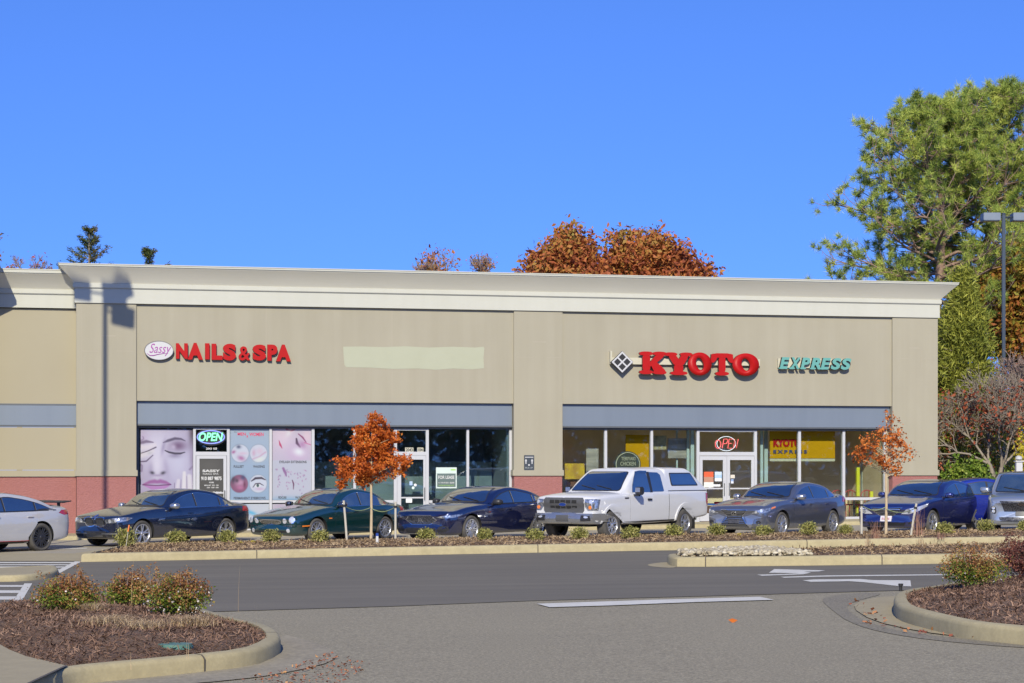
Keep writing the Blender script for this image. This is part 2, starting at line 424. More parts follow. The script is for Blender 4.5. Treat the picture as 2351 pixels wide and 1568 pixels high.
for y0, y1 in ((1345,1349),(1357,1363),(1371,1378.5),(1387,1395),(1403,1412)):
    q.append([(-300, y0), (e2(y0)-17, y0), (e2(y1)-19, y1), (-300, y1)])
q.append([(56,1341),(74,1341),(38,1402),(12,1412)])
stripes('crosswalk', q)
# concrete aprons and ramps
sheet('concrete_apron', [G(-300,1269), G(60,1271), G(170,1272), G(236,1262), G(252,1262), G(190,1289.5), G(-300,1290)], .016, M['concrete_flat'])
sheet('lot_stripe', [G(-300,1262), G(60,1260.5), G(200,1258.5), G(200,1260.3), G(60,1263), G(-300,1265)], .010, M['road_paint'])

# ---- long bed in front of the cars
bed = [G(186,1291), G(431,1286.5), G(784,1278.5), G(1200,1270), G(1650,1262), G(2351,1250), G(3000,1240)]
rear = [(27.5, 53.6), (11.5, 52.4), (3.0, 51.6), (-4.5, 50.7), (-9.6, 50.0)]
bed_loop = bed+rear+[(-9.6, 49.0)]
kerb('kerb', bed_loop, .16, .19, joint=6.2)
bed_in = offset_loop(bed_loop, .15)
bed_m = mound_f(bed_in, .05, 1.2, .035)
sheet('mulch_bed', bed_in, .15, M['mulch'], cell=.35, zf=bed_m)
# ---- median island on the right with pale river rock
isl = [G(1530,1292), G(1537,1300), G(1560,1302.5), G(1800,1300), G(2100,1296), G(2600,1288), G(3000,1281)]
far = [(26, 44.6), (12.5, 42.6), G(2100,1258,.0), G(1900,1262,.0), G(1640,1272,.0), G(1565,1279,.0)]
far = [(24.5, 47.2), (12.5, 44.0), (7.0, 42.6), (4.6, 41.3), (3.6, 40.2)]
isl_loop = smooth_loop([isl[0]]+isl[1:]+far, 1)
kerb('kerb', isl_loop, .17, .19, joint=3.1)
isl_in = offset_loop(isl_loop, .16)
isl_m = mound_f(isl_in, .06, .8, .02)
sheet('mulch_bed', isl_in, .15, M['mulch'], cell=.35, zf=isl_m)
sheet('gutter_apron', smooth_loop([G(1480,1297), G(1540,1290), G(1560,1306), G(1500,1303)], 2), .012, M['concrete_flat'])
rocks_poly = [p for p in isl_in if p[0] < 6.3]
rocks_poly = offset_loop(rocks_poly, .06)
# river rock, uncountable small stones
mb_v = []; mb_f = []
ico = bmesh.new(); bmesh.ops.create_icosphere(ico, subdivisions=1, radius=1); iv = np.array([v.co[:] for v in ico.verts]); ifc = np.array([[v.index for v in f.verts] for f in ico.faces]); ico.free()
Vs = []; Fz = []; k = 0
xs = [p[0] for p in rocks_poly]; ys = [p[1] for p in rocks_poly]
while k < 2600:
    x = random.uniform(min(xs), max(xs)); y = random.uniform(min(ys), max(ys))
    if not inside(rocks_poly, x, y): continue
    s = random.uniform(.022, .058); A = iv*np.array([s*random.uniform(.8,1.5), s*random.uniform(.8,1.4), s*random.uniform(.6,1)])
    A = A*(1+.18*rng.standard_normal((len(iv), 1))); t = random.uniform(0, 6.3); c, sn = math.cos(t), math.sin(t)
    A = np.stack([A[:, 0]*c-A[:, 1]*sn, A[:, 0]*sn+A[:, 1]*c, A[:, 2]], 1)+np.array([x, y, gz(x)+.205+random.uniform(0, .07)])
    Vs.append(A); Fz.append(ifc+len(iv)*k); k += 1
rockm = leafmat('river_rock', [(.17,.14,.09),(.33,.28,.19),(.44,.39,.28),(.56,.51,.40)], .85, 0, 3)
o = link('river_rocks', npmesh('river_rocks', np.concatenate(Vs), np.concatenate(Fz), rockm)); tag(o, 'pale tan river rocks filling the tip of the median island', 'rocks', kind='stuff')

# ---- left foreground island
li_top = [(0,1392),(60,1381),(140,1372),(300,1372),(420,1385),(490,1402),(545,1418),(600,1428),(632,1440),(648,1456),(640,1470),(585,1492),(430,1508),(300,1520),(130,1535),(60,1528),(20,1496),(-60,1480),(-200,1470),(-260,1420),(-120,1400)]
li_loop = [G(x, y, .17) for x, y in li_top]
li_loop = smooth_loop(li_loop, 1)
li_loop_out = li_loop
li_k = [(0,1392),(60,1381),(140,1372),(300,1372),(420,1385),(490,1402),(545,1418),(600,1428),(632,1440),(648,1456),(640,1470),(585,1492),(430,1508),(300,1520),(190,1530),(118,1545),(60,1570),(0,1606),(-260,1640),(-420,1500),(-300,1410),(-120,1398)]
kerb('kerb', smooth_loop([G(x, y, .17) for x, y in li_k], 1), .16, .17, joint=2.4)
li_in = offset_loop(li_loop_out, .15)
li_m = mound_f(li_in, .17, 1.5, .03)
sheet('mulch_bed', li_in, .14, M['mulch'], cell=.10, zf=li_m, smooth=True)
# ramp slab at the bottom left and worn apron at the island's right tip
rp = [G(-300,1462,.18), G(0,1479,.18), G(20,1490,.18), G(60,1506,.18), G(156,1528,.18), G(120,1543,.18), G(61,1568,.18), G(0,1603,.18), G(-260,1638,.18)]
sheet('concrete_ramp', rp, .178, M['concrete_flat'])
sheet('apron_joint', [G(150,1528,.185), G(156,1528.5,.185), G(66,1571,.185), G(58,1571,.185)], .190, M['joint'])
sheet('gutter_apron', smooth_loop([G(640,1455), G(720,1475), G(775,1500), G(765,1520), G(690,1540), G(560,1562), G(250,1585), G(180,1600), G(200,1560), G(560,1530), G(640,1500)], 1), .010,
      mat('worn_concrete', (.30,.26,.175), .92, noise=[(1.1,.9,(.21,.18,.12),6),(12,.6,(.38,.33,.23),3),(26,.4,(.13,.12,.10),3)], bump=(60,.4,.006)))
# ---- right foreground island
ri_top = [(2050,1374),(2052,1364),(2061,1357),(2091,1350),(2130,1346),(2220,1330),(2351,1316),(2700,1300),(3000,1330),(3000,1480),(2600,1462),(2351,1441),(2222,1429),(2149,1414),(2076,1396),(2056,1386)]
ri_loop = [G(x, y, .19) for x, y in ri_top]; ri_loop = smooth_loop(ri_loop, 1)
kerb('kerb', ri_loop, .17, .19, joint=40)
ri_in = offset_loop(ri_loop, .16)
ri_m = mound_f(ri_in, .14, 1.6, .03)
sheet('mulch_bed', ri_in, .16, M['mulch'], cell=.14, zf=ri_m, smooth=True)
sheet('gutter_apron', smooth_loop([G(2043,1369), G(1977,1380), G(1955,1396), G(2003,1427), G(2112,1452), G(2222,1465), G(2351,1472), G(2900,1490), G(2900,1440), G(2351,1430), G(2120,1400), G(2080,1375)], 1), .012, M['concrete_flat'])
# ---- nose of the splitter island on the far left
ni = [G(-200,1310,.13), G(60,1309,.13), G(100,1310,.13), G(132,1311,.13), G(137,1318,.13), G(120,1324,.13), G(78,1331,.13), G(40,1337,.13), G(-200,1339,.13)]
ni = [(-14.5, G(0,1337)[1]), G(20,1337), G(80,1333.5), G(122,1327), G(137,1320), G(130,1312), (G(100,1317)[0], G(100,1317)[1]+1.0), (-14.5, 35.6)]
kerb('kerb', smooth_loop(ni, 1), .14, .12, joint=50)
sheet('island_top', offset_loop(smooth_loop(ni, 1), .12), .118, M['concrete_flat'])
# ---- walk along the building
def WL(x, y): return (WALL0[0]+UX*x-UY*y, WALL0[1]+UY*x+UX*y)
mb = MB()
walk = [WL(-40,-2.6), WL(16,-2.6), WL(16,.6), WL(-40,.6)]
sheet('sidewalk', walk, .11, M['concrete_flat'])
k_ = [WL(-40,-2.75), WL(16.2,-2.75), WL(16.2,-2.58), WL(-40,-2.58)]
kerb('kerb', k_, .15, .12, joint=3)
# lawn verge beyond the building
sheet('verge', [WL(18,-2), WL(120,30), WL(120,140), WL(-140,140), WL(-140,28), WL(18,28)], .010, M['ground_far'])
# ================================================================ BUILDING (local frame: x along the facade, y inward, z up)
def root_wall(name, label=None, cat=None, group=None): return empty(name, (*WALL0, 0), TH, label, cat, group)
def X(px, v=0.0): return WP(px, HY, v)[0]
def Z(px, py, v=0.0): return WP(px, py, v)[1]
shop = root_wall('strip_mall', 'long tan stucco shopping strip with white stepped cornice and red brick base', 'building')
XL, XR = X(175), X(2153); DEEP = 20.0
zc = Z(600, 613, -.55); zc = Z(145, 603, -.55)
z_cop0 = Z(200, 612.5, -.5); z_tr1 = Z(200, 649.5, -.10); z_tr0 = Z(200, 661, -.10); z_bd0 = Z(200, 695, -.05)
zcan1 = Z(330, 920, .06); zcan0 = Z(330, 977, .2); zhead = Z(330, 982, .3)
zb = -.45
def rect_loft(rings, mats, name, x0, x1, y0, y1, parent, cap_top=True, cap_bot=True):
    """rings: (offset, z)"""
    mb = MB(); V = []; Fs = []
    for o, z in rings: V += [(x0-o, y0-o, z), (x1+o, y0-o, z), (x1+o, y1+o, z), (x0-o, y1+o, z)]
    for k in range(len(rings)-1):
        for i in range(4): Fs.append((k*4+i, k*4+(i+1)%4, k*4+4+(i+1)%4, k*4+4+i))
    if cap_bot: Fs.append((3,2,1,0))
    if cap_top: n = len(V); Fs.append((n-4, n-3, n-2, n-1))
    mb.add(V, Fs); return mb.build(name, mats, parent)
def cornice(par, x0, x1, y0, y1, z0, z1, z2, z3, z4, o1=.05, o2=.10, o3=.52):
    rect_loft([(o1, z0), (o1, z1)], M['white_trim'], 'fascia_band', x0, x1, y0, y1, par)
    rect_loft([(o2-.02, z1+.002), (o2-.02, z1+.02), (o2, z1+.022), (o2, z2)], M['white_trim'], 'cornice_trim', x0, x1, y0, y1, par)
    pts = [(o2-.03+(o3-o2)*(.85*t+.15*t*t), z2+.002+(z3-z2)*t) for t in [i/6 for i in range(7)]]
    rect_loft(pts, M['cove'], 'cornice_cove', x0, x1, y0, y1, par)
    rect_loft([(o3-.03, z3+.002), (o3-.03, z3+.025), (o3, z3+.027), (o3, z4-.03), (o3+.015, z4-.028), (o3+.015, z4)], M['white_trim'], 'coping', x0, x1, y0, y1, par)
cornice(shop, XL, XR, 0, DEEP, z_bd0, z_tr0, z_tr1, z_cop0, zc)
zbt = Z(1230, 1092.5); zbt1 = Z(1230, 1079)
def pilaster(x0, x1, y0=0.0, wid_ext=.04):
    MB().box(x0, x1, y0, .9, zbt1-.0, z_bd0-.001).build('pilaster', M['stucco'], shop)
    MB().box(x0-wid_ext, x1+wid_ext, y0-.035, .85, zbt, zbt1+.001).build('band_course', M['stucco'], shop, bevel=.008)
    MB().box(x0+.01, x1-.01, y0+.012, .88, zb, zbt-.001).build('brick_base', M['brick'], shop)
pilaster(XL, X(313)); pilaster(X(1180), X(1291.5)); pilaster(X(2049), XR, 0, .05)
def score(pts, v, wd=.012, m='joint'):
    mb = MB()
    for (a, b) in zip(pts[:-1], pts[1:]):
        (x0, z0), (x1, z1) = a, b
        if abs(x1-x0) > abs(z1-z0): mb.box(min(x0,x1), max(x0,x1), v-.003, v+.01, z0-wd/2, z0+wd/2)
        else: mb.box(x0-wd/2, x0+wd/2, v-.003, v+.01, min(z0,z1), max(z0,z1))
    return mb
faint = mat('score_line', (.36,.32,.25), .9, noise=(3,.4,(.30,.27,.21),2))
def scores(lines, v):
    for (a, b, wd) in lines:
        mb = MB()
        (x0, z0) = WP(a[0], a[1], v); (x1, z1) = WP(b[0], b[1], v)
        if abs(x1-x0) > abs(z1-z0): z = (z0+z1)/2; mb.box(x0, x1, v-.003, v+.01, z-wd/2, z+wd/2)
        else: mb.box(x0-wd/2, x0+wd/2, v-.003, v+.01, min(z0,z1), max(z0,z1))
        mb.build('score_line', faint, shop)
scores([((231,771),(265,771),.022),((231,772),(231,843),.014),((187,806),(227,806),.012),((268,806),(306,806),.012),((187,700),(187,1080),.006)], 0)
scores([((1223,785),(1254,785),.022),((1186,820),(1223,820),.010),((1256,821),(1288,821),.010)], 0)
scores([((2087,799),(2116,799),.022),((2116,799),(2116,845),.010),((2058,823),(2088,823),.010),((2118,824),(2148,824),.010)], 0)
# wall panels above the glass
PV = .065
for a, b in ((313, 1180), (1291.5, 2049)):
    MB().box(X(a)+.001, X(b)-.001, PV, .55, zcan1, z_bd0-.002).build('wall', M['stucco'], shop)
scores([((611,705),(611,918),.010),((900,710),(900,922),.012)], PV)
scores([((1535,725),(1535,928),.006)], PV)
# light repaint patch where a sign came off, uneven edge
pp = [(788,796),(830,795.5),(880,797),(930,795),(985,798),(1040,796),(1090,798),(1110,796),(1112,800),(1110,820),(1111,845),(1085,848),(1040,846),(1000,849),(960,846),(900,847),(850,844),(795,843),(791,838),(789,818)]
MB().prism([WP(x, y, PV) for x, y in pp], PV-.004, PV+.02).build('paint_patch', M['patch'], shop)
# metal awning panels below the wall
for a, b in ((313, 1180), (1291.5, 2049)):
    x0, x1 = X(a)+.002, X(b)-.002
    MB().box(x0+.02, x1-.02, .19, .30, zcan0+.05, zcan1-.002).build('awning_panel', M['awning'], shop)
    MB().box(x0, x1, .175, .31, zcan0, zcan0+.048).build('awning_trim', M['awning_trim'], shop)
    MB().box(x0, x1, .30, .56, zhead, zcan0-.001).build('head_beam', M['alu_dark'], shop)
# the rest of the shell: side walls, back wall, roof
MB().box(XL, XL+.2, .9, DEEP, zb, z_bd0-.01).box(XR-.2, XR, .9, DEEP, zb, z_bd0-.01).box(XL+.2, XR-.2, DEEP-.2, DEEP, zb, z_bd0-.01).build('shell_wall', M['stucco'], shop)
MB().box(XL+.1, XR-.1, .56, DEEP-.1, z_bd0-.3, z_bd0-.02).build('roof', M['cove'], shop)

# ---- storefront framing
GV = .40      # glass plane
def bay(px0, px1, py_top, py_bot, glass='glass', rail=None):
    """one pane; the frame round it belongs to the mullions"""
    x0, x1 = X(px0, GV)+.004, X(px1, GV)-.004
    z1 = Z(px0, py_top, GV); z0 = Z(px0, py_bot, GV)
    if rail is None: segs = [(z0, z1)]
    else: zr = Z(px0, rail, GV); segs = [(z0, zr-.035), (zr+.035, z1)]
    for a, b in segs: MB().box(x0, x1, GV, GV+.012, a, b).build('pane', M[glass], shop)
def mullion(a, b, z0=zb, z1=None, v0=.33, v1=.47):
    MB().box(X(a, v0), X(b, v0), v0, v1, z0, z1 or zhead-.001).build('mullion', M['alu'], shop)
def rail_(a, b, y0, y1, v0=.345, v1=.455, m='alu'):
    MB().box(X(a, v0)+.002, X(b, v0)-.002, v0, v1, Z(a, y1, v0), Z(a, y0, v0)).build('rail', M[m], shop)
sillz = lambda px: gz(WL(X(px, GV), GV)[0])+.11
def door(a, b, ytop, g0, g1, gy0, gy1mid, label, hand='r', panes='glass_dark'):
    x0, x1 = X(a, .34), X(b, .34); zt = Z(a, ytop, .34); z0 = sillz(a)+.02
    gx0, gx1 = X(g0, .34), X(g1, .34); gt = Z(a, gy0, .34); gm = Z(a, gy1mid, .34); gb = z0+.26
    f = MB()
    f.box(x0, gx0, .34, .39, z0, zt).box(gx1, x1, .34, .39, z0, zt).box(gx0, gx1, .342, .388, gt, zt).box(gx0, gx1, .342, .388, z0, gb).box(gx0, gx1, .343, .387, gm-.045, gm)
    d = f.build('door', M['alu'], shop); d['label'] = label
    MB().box(gx0, gx1, .362, .370, gb, gm-.046).box(gx0, gx1, .362, .370, gm+.001, gt-.001).build('pane', M[panes], d)
    hx = gx1+.035 if hand == 'r' else gx0-.035
    MB().tube([(hx, .30, z0+.85), (hx, .30, z0+1.25)], .014).tube([(hx,.345,z0+.88),(hx,.30,z0+.88)], .01).tube([(hx,.345,z0+1.22),(hx,.30,z0+1.22)], .01).build('handle', M['alu_dark'], d, smooth=True)
    return d
LY = 1151.5; BOT = 1196
# left shopfront
for a, b in ((443.5,449.5),(521,527.5),(618.5,624.5),(715.5,722),(811.5,817.5),(904.5,911.5),(978,984.5),(1071.5,1077),(1169.5,1175)): mullion(a, b)
for a, b in ((322,443),(528,618),(625,715),(722,811),(818,904),(985,1071),(1077,1169)):
    rail_(a, b, LY-3, LY+3)
    MB().box(X(a, GV), X(b, GV), .35, .45, zb, sillz(a)+.05).build('sill', M['alu'], shop)
    g = 'glass' if a < 720 else 'glass_dark'
    x0, x1 = X(a, GV)-.01, X(b, GV)+.01; zr = Z(a, LY, GV)
    w_ = MB().box(x0, x1, GV, GV+.01, zr, zhead).box(x0, x1, GV, GV+.01, sillz(a)+.03, zr-.003).build('pane', M[g], shop)
for a, b in ((449.5,521),(911.5,978)):
    MB().box(X(a,.33), X(b,.33), .335, .46, Z(a,1045.5,.33), Z(a,1037,.33)).build('rail', M['alu'], shop)
    MB().box(X(a,.33), X(b,.33), .335, .46, zhead-.05, zhead-.002).build('rail', M['alu'], shop)
    MB().box(X(a,GV), X(b,GV), GV, GV+.01, Z(a,1040,GV), zhead-.03).build('pane', M['glass_dark'], shop)
MB().box(X(313,.3), X(318.5,.3), .32, .5, zb, zhead-.001).build('mullion', M['alu_dark'], shop)
door(450.5, 520, 1046, 458, 513, 1053, 1130, 'white framed glass door with grey printed opening hours')
door(912, 977.5, 1046, 921, 972, 1055, 1141, 'white framed dark glass door under an empty transom')
# right shopfront
for a, b in ((1388,1394),(1494,1499.5),(1600,1606),(1732,1738),(1833,1839),(1935,1940.5),(2030,2036)): mullion(a, b)
MB().box(X(2036,.33), X(2049,.33)-.002, .34, .5, zb, zhead-.002).build('jamb', M['stucco'], shop)
LR = 1145
for a, b in ((1292,1388),(1394,1494),(1499.5,1600),(1738,1833),(1839,1935),(1940.5,2030)):
    rail_(a, b, LR-3, LR+3)
    MB().box(X(a, GV), X(b, GV), .35, .45, zb, sillz(a)+.08).build('sill', M['alu'], shop)
    zr = Z(a, LR, GV)
    MB().box(X(a,GV)-.01, X(b,GV)+.01, GV, GV+.01, zr, zhead).box(X(a,GV)-.01, X(b,GV)+.01, GV, GV+.01, sillz(a)+.05, zr-.003).build('pane', M['glass'], shop)
MB().box(X(1606,.33), X(1732,.33), .335, .46, Z(1606,1046,.33), Z(1606,1037.5,.33)).build('rail', M['alu'], shop)
MB().box(X(1606,.33), X(1732,.33), .335, .46, zhead-.05, zhead-.002).build('rail', M['alu'], shop)
MB().box(X(1606,GV), X(1732,GV), GV, GV+.01, Z(1606,1040,GV), zhead-.03).build('pane', M['glass'], shop)
door(1606.5, 1668.5, 1047, 1613, 1660, 1056, 1120, 'left leaf of the double glass door, with flyers', 'r', 'glass')
door(1669, 1731.5, 1047, 1676, 1725, 1056, 1120, 'right leaf of the double glass door', 'l', 'glass')
for a in (1393,1498,1605,1737,1838,1939): pass
# ---- interiors
paint_in = mat('interior_paint', (.78,.62,.42), .9, noise=(.6,.3,(.62,.48,.32),3)); floor_in = mat('interior_floor', (.58,.46,.33), .5, noise=(3,.5,(.46,.36,.26),3))
dark_in = mat('interior_dark', (.34,.37,.38), .9, noise=(.5,.4,(.26,.29,.30),3)); ceil_in = mat('interior_ceiling', (.70,.62,.50), .95, noise=(1,.2,(.5,.49,.45),2))
def room(a, b, d, wall, flo, cei, z1=zhead+.25):
    x0, x1 = X(a), X(b); z0 = gz(0)-.02
    MB().box(x0, x1, d, d+.1, zb, z1).build('interior_wall', wall, shop)
    MB().box(x0-.1, x0, .56, d, zb, z1).build('interior_wall', wall, shop); MB().box(x1, x1+.1, .56, d, zb, z1).build('interior_wall', wall, shop)
    MB().box(x0, x1, .47, d, zb-.1, sillz(a)-.01).build('interior_floor', flo, shop)
    MB().box(x0, x1, .57, d, z1, z1+.1).build('ceiling', cei, shop)
room(322, 716, 3.0, dark_in, dark_in, dark_in)
room(722, 1172, 4.2, dark_in, floor_in, dark_in)
room(1296, 2044, 3.8, paint_in, floor_in, ceil_in)
# backing for the closed counter zone of the middle unit: low partition seen through the glass
MB().box(X(725), X(1168), 2.6, 2.7, zb, Z(900,1060,3.8)).build('partition', mat('partition', (.40,.44,.42), .8, noise=(1,.4,(.12,.13,.13),3)), shop)

# ---- wing on the left
WV = .45
wz = lambda y, o=0: Z(60, y, WV-o)
xw1 = XL-.002; xw0 = X(-330, WV)
MB().box(xw0, xw1, WV+.06, .95, wz(979), wz(708)).build('wing_wall', M['stucco_wing'], shop)
MB().box(xw0, xw1, WV, .95, wz(1079), wz(981)).build('wing_wall', M['stucco_wing'], shop)
MB().box(xw0, xw1, WV-.04, .95, wz(1094), wz(1079.5)).build('band_course', M['stucco_wing'], shop)
MB().box(xw0, xw1, WV+.012, .95, zb, wz(1094.5)).build('brick_base', M['brick'], shop)
MB().box(xw0, xw1, WV-.02, WV+.058, wz(976), wz(930.5)).build('awning_panel', M['awning'], shop)
MB().box(xw0, xw1, WV-.0, WV+.057, wz(930), wz(926.5)).box(xw0, xw1, WV-.005, WV+.057, wz(980.5), wz(976.3)).build('awning_trim', M['awning_trim'], shop)
cornice(shop, xw0, xw1-.0-.45+.40, WV, DEEP, wz(706,.05), wz(675,.05), wz(663,.1), wz(628,.5), wz(616.5,.55))
# projecting block beyond the left picture edge
MB().box(xw0-3, X(-44, 0), -1.05, .90, zb, wz(690)).build('pilaster', M['stucco'], shop)
rect_loft([(.05, wz(690)+.001), (.05, wz(650)), (.5, wz(606)), (.5, wz(597))], M['white_trim'], 'cornice_cove', xw0-3, X(-44,0), -1.05, DEEP-1, shop)

# ================================================================ SIGNS
def text_mesh(s, x0, x1, z0, z1, y, ext, mats, shear=0, bold=0, name='lettering', parent=None, spacing=1.0):
    c = bpy.data.curves.new('t', 'FONT'); c.body = s; c.size = 1; c.extrude = .02; c.offset = bold; c.shear = shear; c.space_character = spacing
    c.resolution_u = 4
    o = bpy.data.objects.new('t', c); COL.objects.link(o); bpy.context.view_layer.update()
    me = bpy.data.meshes.new_from_object(o.evaluated_get(bpy.context.evaluated_depsgraph_get())); bpy.data.objects.remove(o); bpy.data.curves.remove(c)
    n = len(me.vertices); co = np.empty(n*3, np.float32); me.vertices.foreach_get('co', co); co = co.reshape(-1, 3)
    mn, mx = co.min(0), co.max(0)
    P = np.empty_like(co)
    P[:, 0] = x0+(co[:, 0]-mn[0])/(mx[0]-mn[0])*(x1-x0); P[:, 2] = z0+(co[:, 1]-mn[1])/(mx[1]-mn[1])*(z1-z0)
    P[:, 1] = y-(co[:, 2]-mn[2])/(mx[2]-mn[2])*ext
    me.vertices.foreach_set('co', P.ravel()); me.materials.clear()
    for m_ in mats: me.materials.append(m_)
    me.update()
    if len(mats) > 1:
        for p in me.polygons: p.material_index = 0 if abs(p.normal.y) > .5 else 1
    else:
        for p in me.polygons: p.material_index = 0
    me.name = name
    return link(name, me, parent)
def W4(px0, px1, py_top, py_bot, v): return X(px0, v), X(px1, v), Z((px0+px1)/2, py_bot, v), Z((px0+px1)/2, py_top, v)

sg = root_wall('nail_salon_sign', 'red block letter wall sign reading nails and spa with a white oval', 'sign')
v = -.06
ov = ell(X(365, v), Z(365, 804.5, v), (X(397.5, v)-X(332, v))/2, (Z(365, 783, v)-Z(365, 826, v))/2, 48)
MB().prism(ov, v, PV-.01).build('oval_panel', [M['white']], sg)
rim = MB(); cx_, cz_ = X(365, v), Z(365, 804.5, v)
rx_, rz_ = (X(397.5, v)-X(332, v))/2, (Z(365, 783, v)-Z(365, 826, v))/2
V_ = []; n_ = 48
for k in range(n_):
    t = 2*math.pi*k/n_
    for r, yy in ((.985, v-.012), (1.02, v-.012), (1.02, PV-.011), (.985, PV-.011)): V_.append((cx_+rx_*r*math.cos(t), yy, cz_+rz_*r*math.sin(t)))
F_ = []
for k in range(n_):
    a, b = k*4, ((k+1) % n_)*4
    for j in range(4): F_.append((a+j, b+j, b+(j+1) % 4, a+(j+1) % 4))
rim.add(V_, F_).build('panel_rim', mat('rim_grey', (.10,.095,.11), .5, noise=(3,.3,(.14,.13,.15),2)), sg)
purple = mat('purple_script', (.30,.05,.28), .5, noise=(3,.3,(.24,.04,.22),2))
text_mesh('Sassy', *W4(343, 393, 789, 817, v), v-.002, .006, [purple], shear=.35, bold=-.004, name='script_lettering', parent=sg)
sw = [WP(x, y, v) for x, y in ((337,811),(344,816),(352,816),(362,813.5),(374,811.5),(386,812))]
MB().tube([(a, v-.006, b) for a, b in sw], [.006,.012,.014,.012,.009,.004], 6).build('swoosh', purple, sg)
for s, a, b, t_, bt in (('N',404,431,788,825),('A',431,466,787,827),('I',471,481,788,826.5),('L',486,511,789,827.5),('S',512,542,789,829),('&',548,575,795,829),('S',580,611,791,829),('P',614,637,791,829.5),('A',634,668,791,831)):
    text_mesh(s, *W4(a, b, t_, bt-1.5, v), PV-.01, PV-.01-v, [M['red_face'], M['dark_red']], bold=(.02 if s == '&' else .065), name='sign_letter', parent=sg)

ky = root_wall('restaurant_sign', 'big round serif red letters on a cream raceway reading kyoto', 'sign')
MB().box(*[X(p, -.02) for p in (1402, 1744)], -.06, PV-.003, Z(1500,837,0), Z(1500,822,0)).build('raceway', M['cream'], ky)
MB().box(X(1400,0), X(1404,0), -.07, PV-.003, Z(1402,836,0), Z(1402,806,0)).build('bracket', M['cream'], ky)
v = -.20; v2 = -.09
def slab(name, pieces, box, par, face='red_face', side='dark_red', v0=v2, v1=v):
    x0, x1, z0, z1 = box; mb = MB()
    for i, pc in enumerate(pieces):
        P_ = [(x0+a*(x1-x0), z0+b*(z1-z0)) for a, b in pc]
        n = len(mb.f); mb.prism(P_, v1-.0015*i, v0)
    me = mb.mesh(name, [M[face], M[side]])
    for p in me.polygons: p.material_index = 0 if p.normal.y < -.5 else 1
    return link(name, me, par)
def rnd(poly, it=2): return smooth_loop(poly, it)
serif = lambda x0, x1, z0, z1: rnd([(x0,z0),(x1,z0),(x1,z1),(x0,z1)], 2)
Kp = [rnd([(.12,.02),(.40,.02),(.40,.98),(.12,.98)],1), serif(0,.50,.82,1.0), serif(0,.50,0,.18), rnd([(.28,.36),(.46,.34),(.96,.82),(.90,.98),(.70,.98)],1), serif(.50,1.0,.83,1.0), rnd([(.38,.54),(.54,.64),(.90,.26),(1.0,.08),(.97,0),(.62,0),(.50,.2)],1), serif(.50,1.0,0,.16)]
Yp = [rnd([(.35,.02),(.67,.02),(.67,.52),(.35,.52)],1), serif(.22,.82,0,.17), rnd([(.10,.92),(.36,.96),(.68,.44),(.40,.34)],1), serif(0,.46,.83,1.0), rnd([(.64,.96),(.90,.92),(.64,.34),(.42,.48)],1), serif(.56,1.0,.83,1.0)]
Tp = [rnd([(.35,.02),(.65,.02),(.65,.95),(.35,.95)],1), serif(.20,.80,0,.17), rnd([(.02,.80),(.98,.80),(.98,1.0),(.02,1.0)],1), rnd([(0,.56),(.16,.58),(.30,.80),(.26,.98),(.02,.98)],2), rnd([(1,.56),(.84,.58),(.70,.80),(.74,.98),(.98,.98)],2)]
def letterO(name, box, par, tilt=-18, face='red_face', side='dark_red', v0=v2, v1=v):
    x0, x1, z0, z1 = box; cx, cz = (x0+x1)/2, (z0+z1)/2; rx, rz = (x1-x0)/2, (z1-z0)/2; V = []; n = 40
    for k in range(n):
        t = 2*math.pi*k/n; ox, oz = rx*math.cos(t), rz*math.sin(t)
        ix, iz = rx*.30*math.cos(t), rz*.55*math.sin(t); c, s = math.cos(R(-tilt)), math.sin(R(-tilt)); ix, iz = ix*c-iz*s, ix*s+iz*c
        V += [(cx+ox, v1, cz+oz), (cx+ix, v1, cz+iz), (cx+ox, v0, cz+oz), (cx+ix, v0, cz+iz)]
    Fs = []; mi = []
    for k in range(n):
        a, b = k*4, ((k+1) % n)*4
        Fs += [(a, b, b+1, a+1), (a, a+2, b+2, b), (a+1, b+1, b+3, a+3), (a+2, a+3, b+3, b+2)]; mi += [0,1,1,1]
    me = npmesh(name, V, Fs, [M[face], M[side]], midx=mi)
    bm = bmesh.new(); bm.from_mesh(me); bmesh.ops.recalc_face_normals(bm, faces=bm.faces); bm.to_mesh(me); bm.free()
    return link(name, me, par)
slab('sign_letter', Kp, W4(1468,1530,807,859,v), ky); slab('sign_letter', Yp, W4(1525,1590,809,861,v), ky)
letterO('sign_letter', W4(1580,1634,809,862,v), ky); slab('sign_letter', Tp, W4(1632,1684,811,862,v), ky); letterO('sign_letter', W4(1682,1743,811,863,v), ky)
d0 = [WP(x, y, v) for x, y in ((1429,806),(1454,831),(1429,856),(1403,831))]
dm = MB().prism(d0, v, v2).build('diamond_panel', [M['black']], ky)
def ring_poly(outer, inner, y0, y1, mb):
    n = len(outer); V = [(a, y0, b) for a, b in outer]+[(a, y0, b) for a, b in inner]+[(a, y1, b) for a, b in outer]+[(a, y1, b) for a, b in inner]
    Fs = []
    for i in range(n):
        j = (i+1) % n; Fs += [(i, j, n+j, n+i), (i, 2*n+i, 2*n+j, j), (n+i, n+j, 3*n+j, 3*n+i)]
    mb.add(V, Fs)
def dpt(cx, cy, r): return [WP(cx, cy-r, v), WP(cx+r, cy, v), WP(cx, cy+r, v), WP(cx-r, cy, v)]
mb = MB(); ring_poly(dpt(1428.5, 831, 24.5), dpt(1428.5, 831, 19.5), v-.012, v-.001, mb)
a_ = dpt(1428.5, 831, 20)
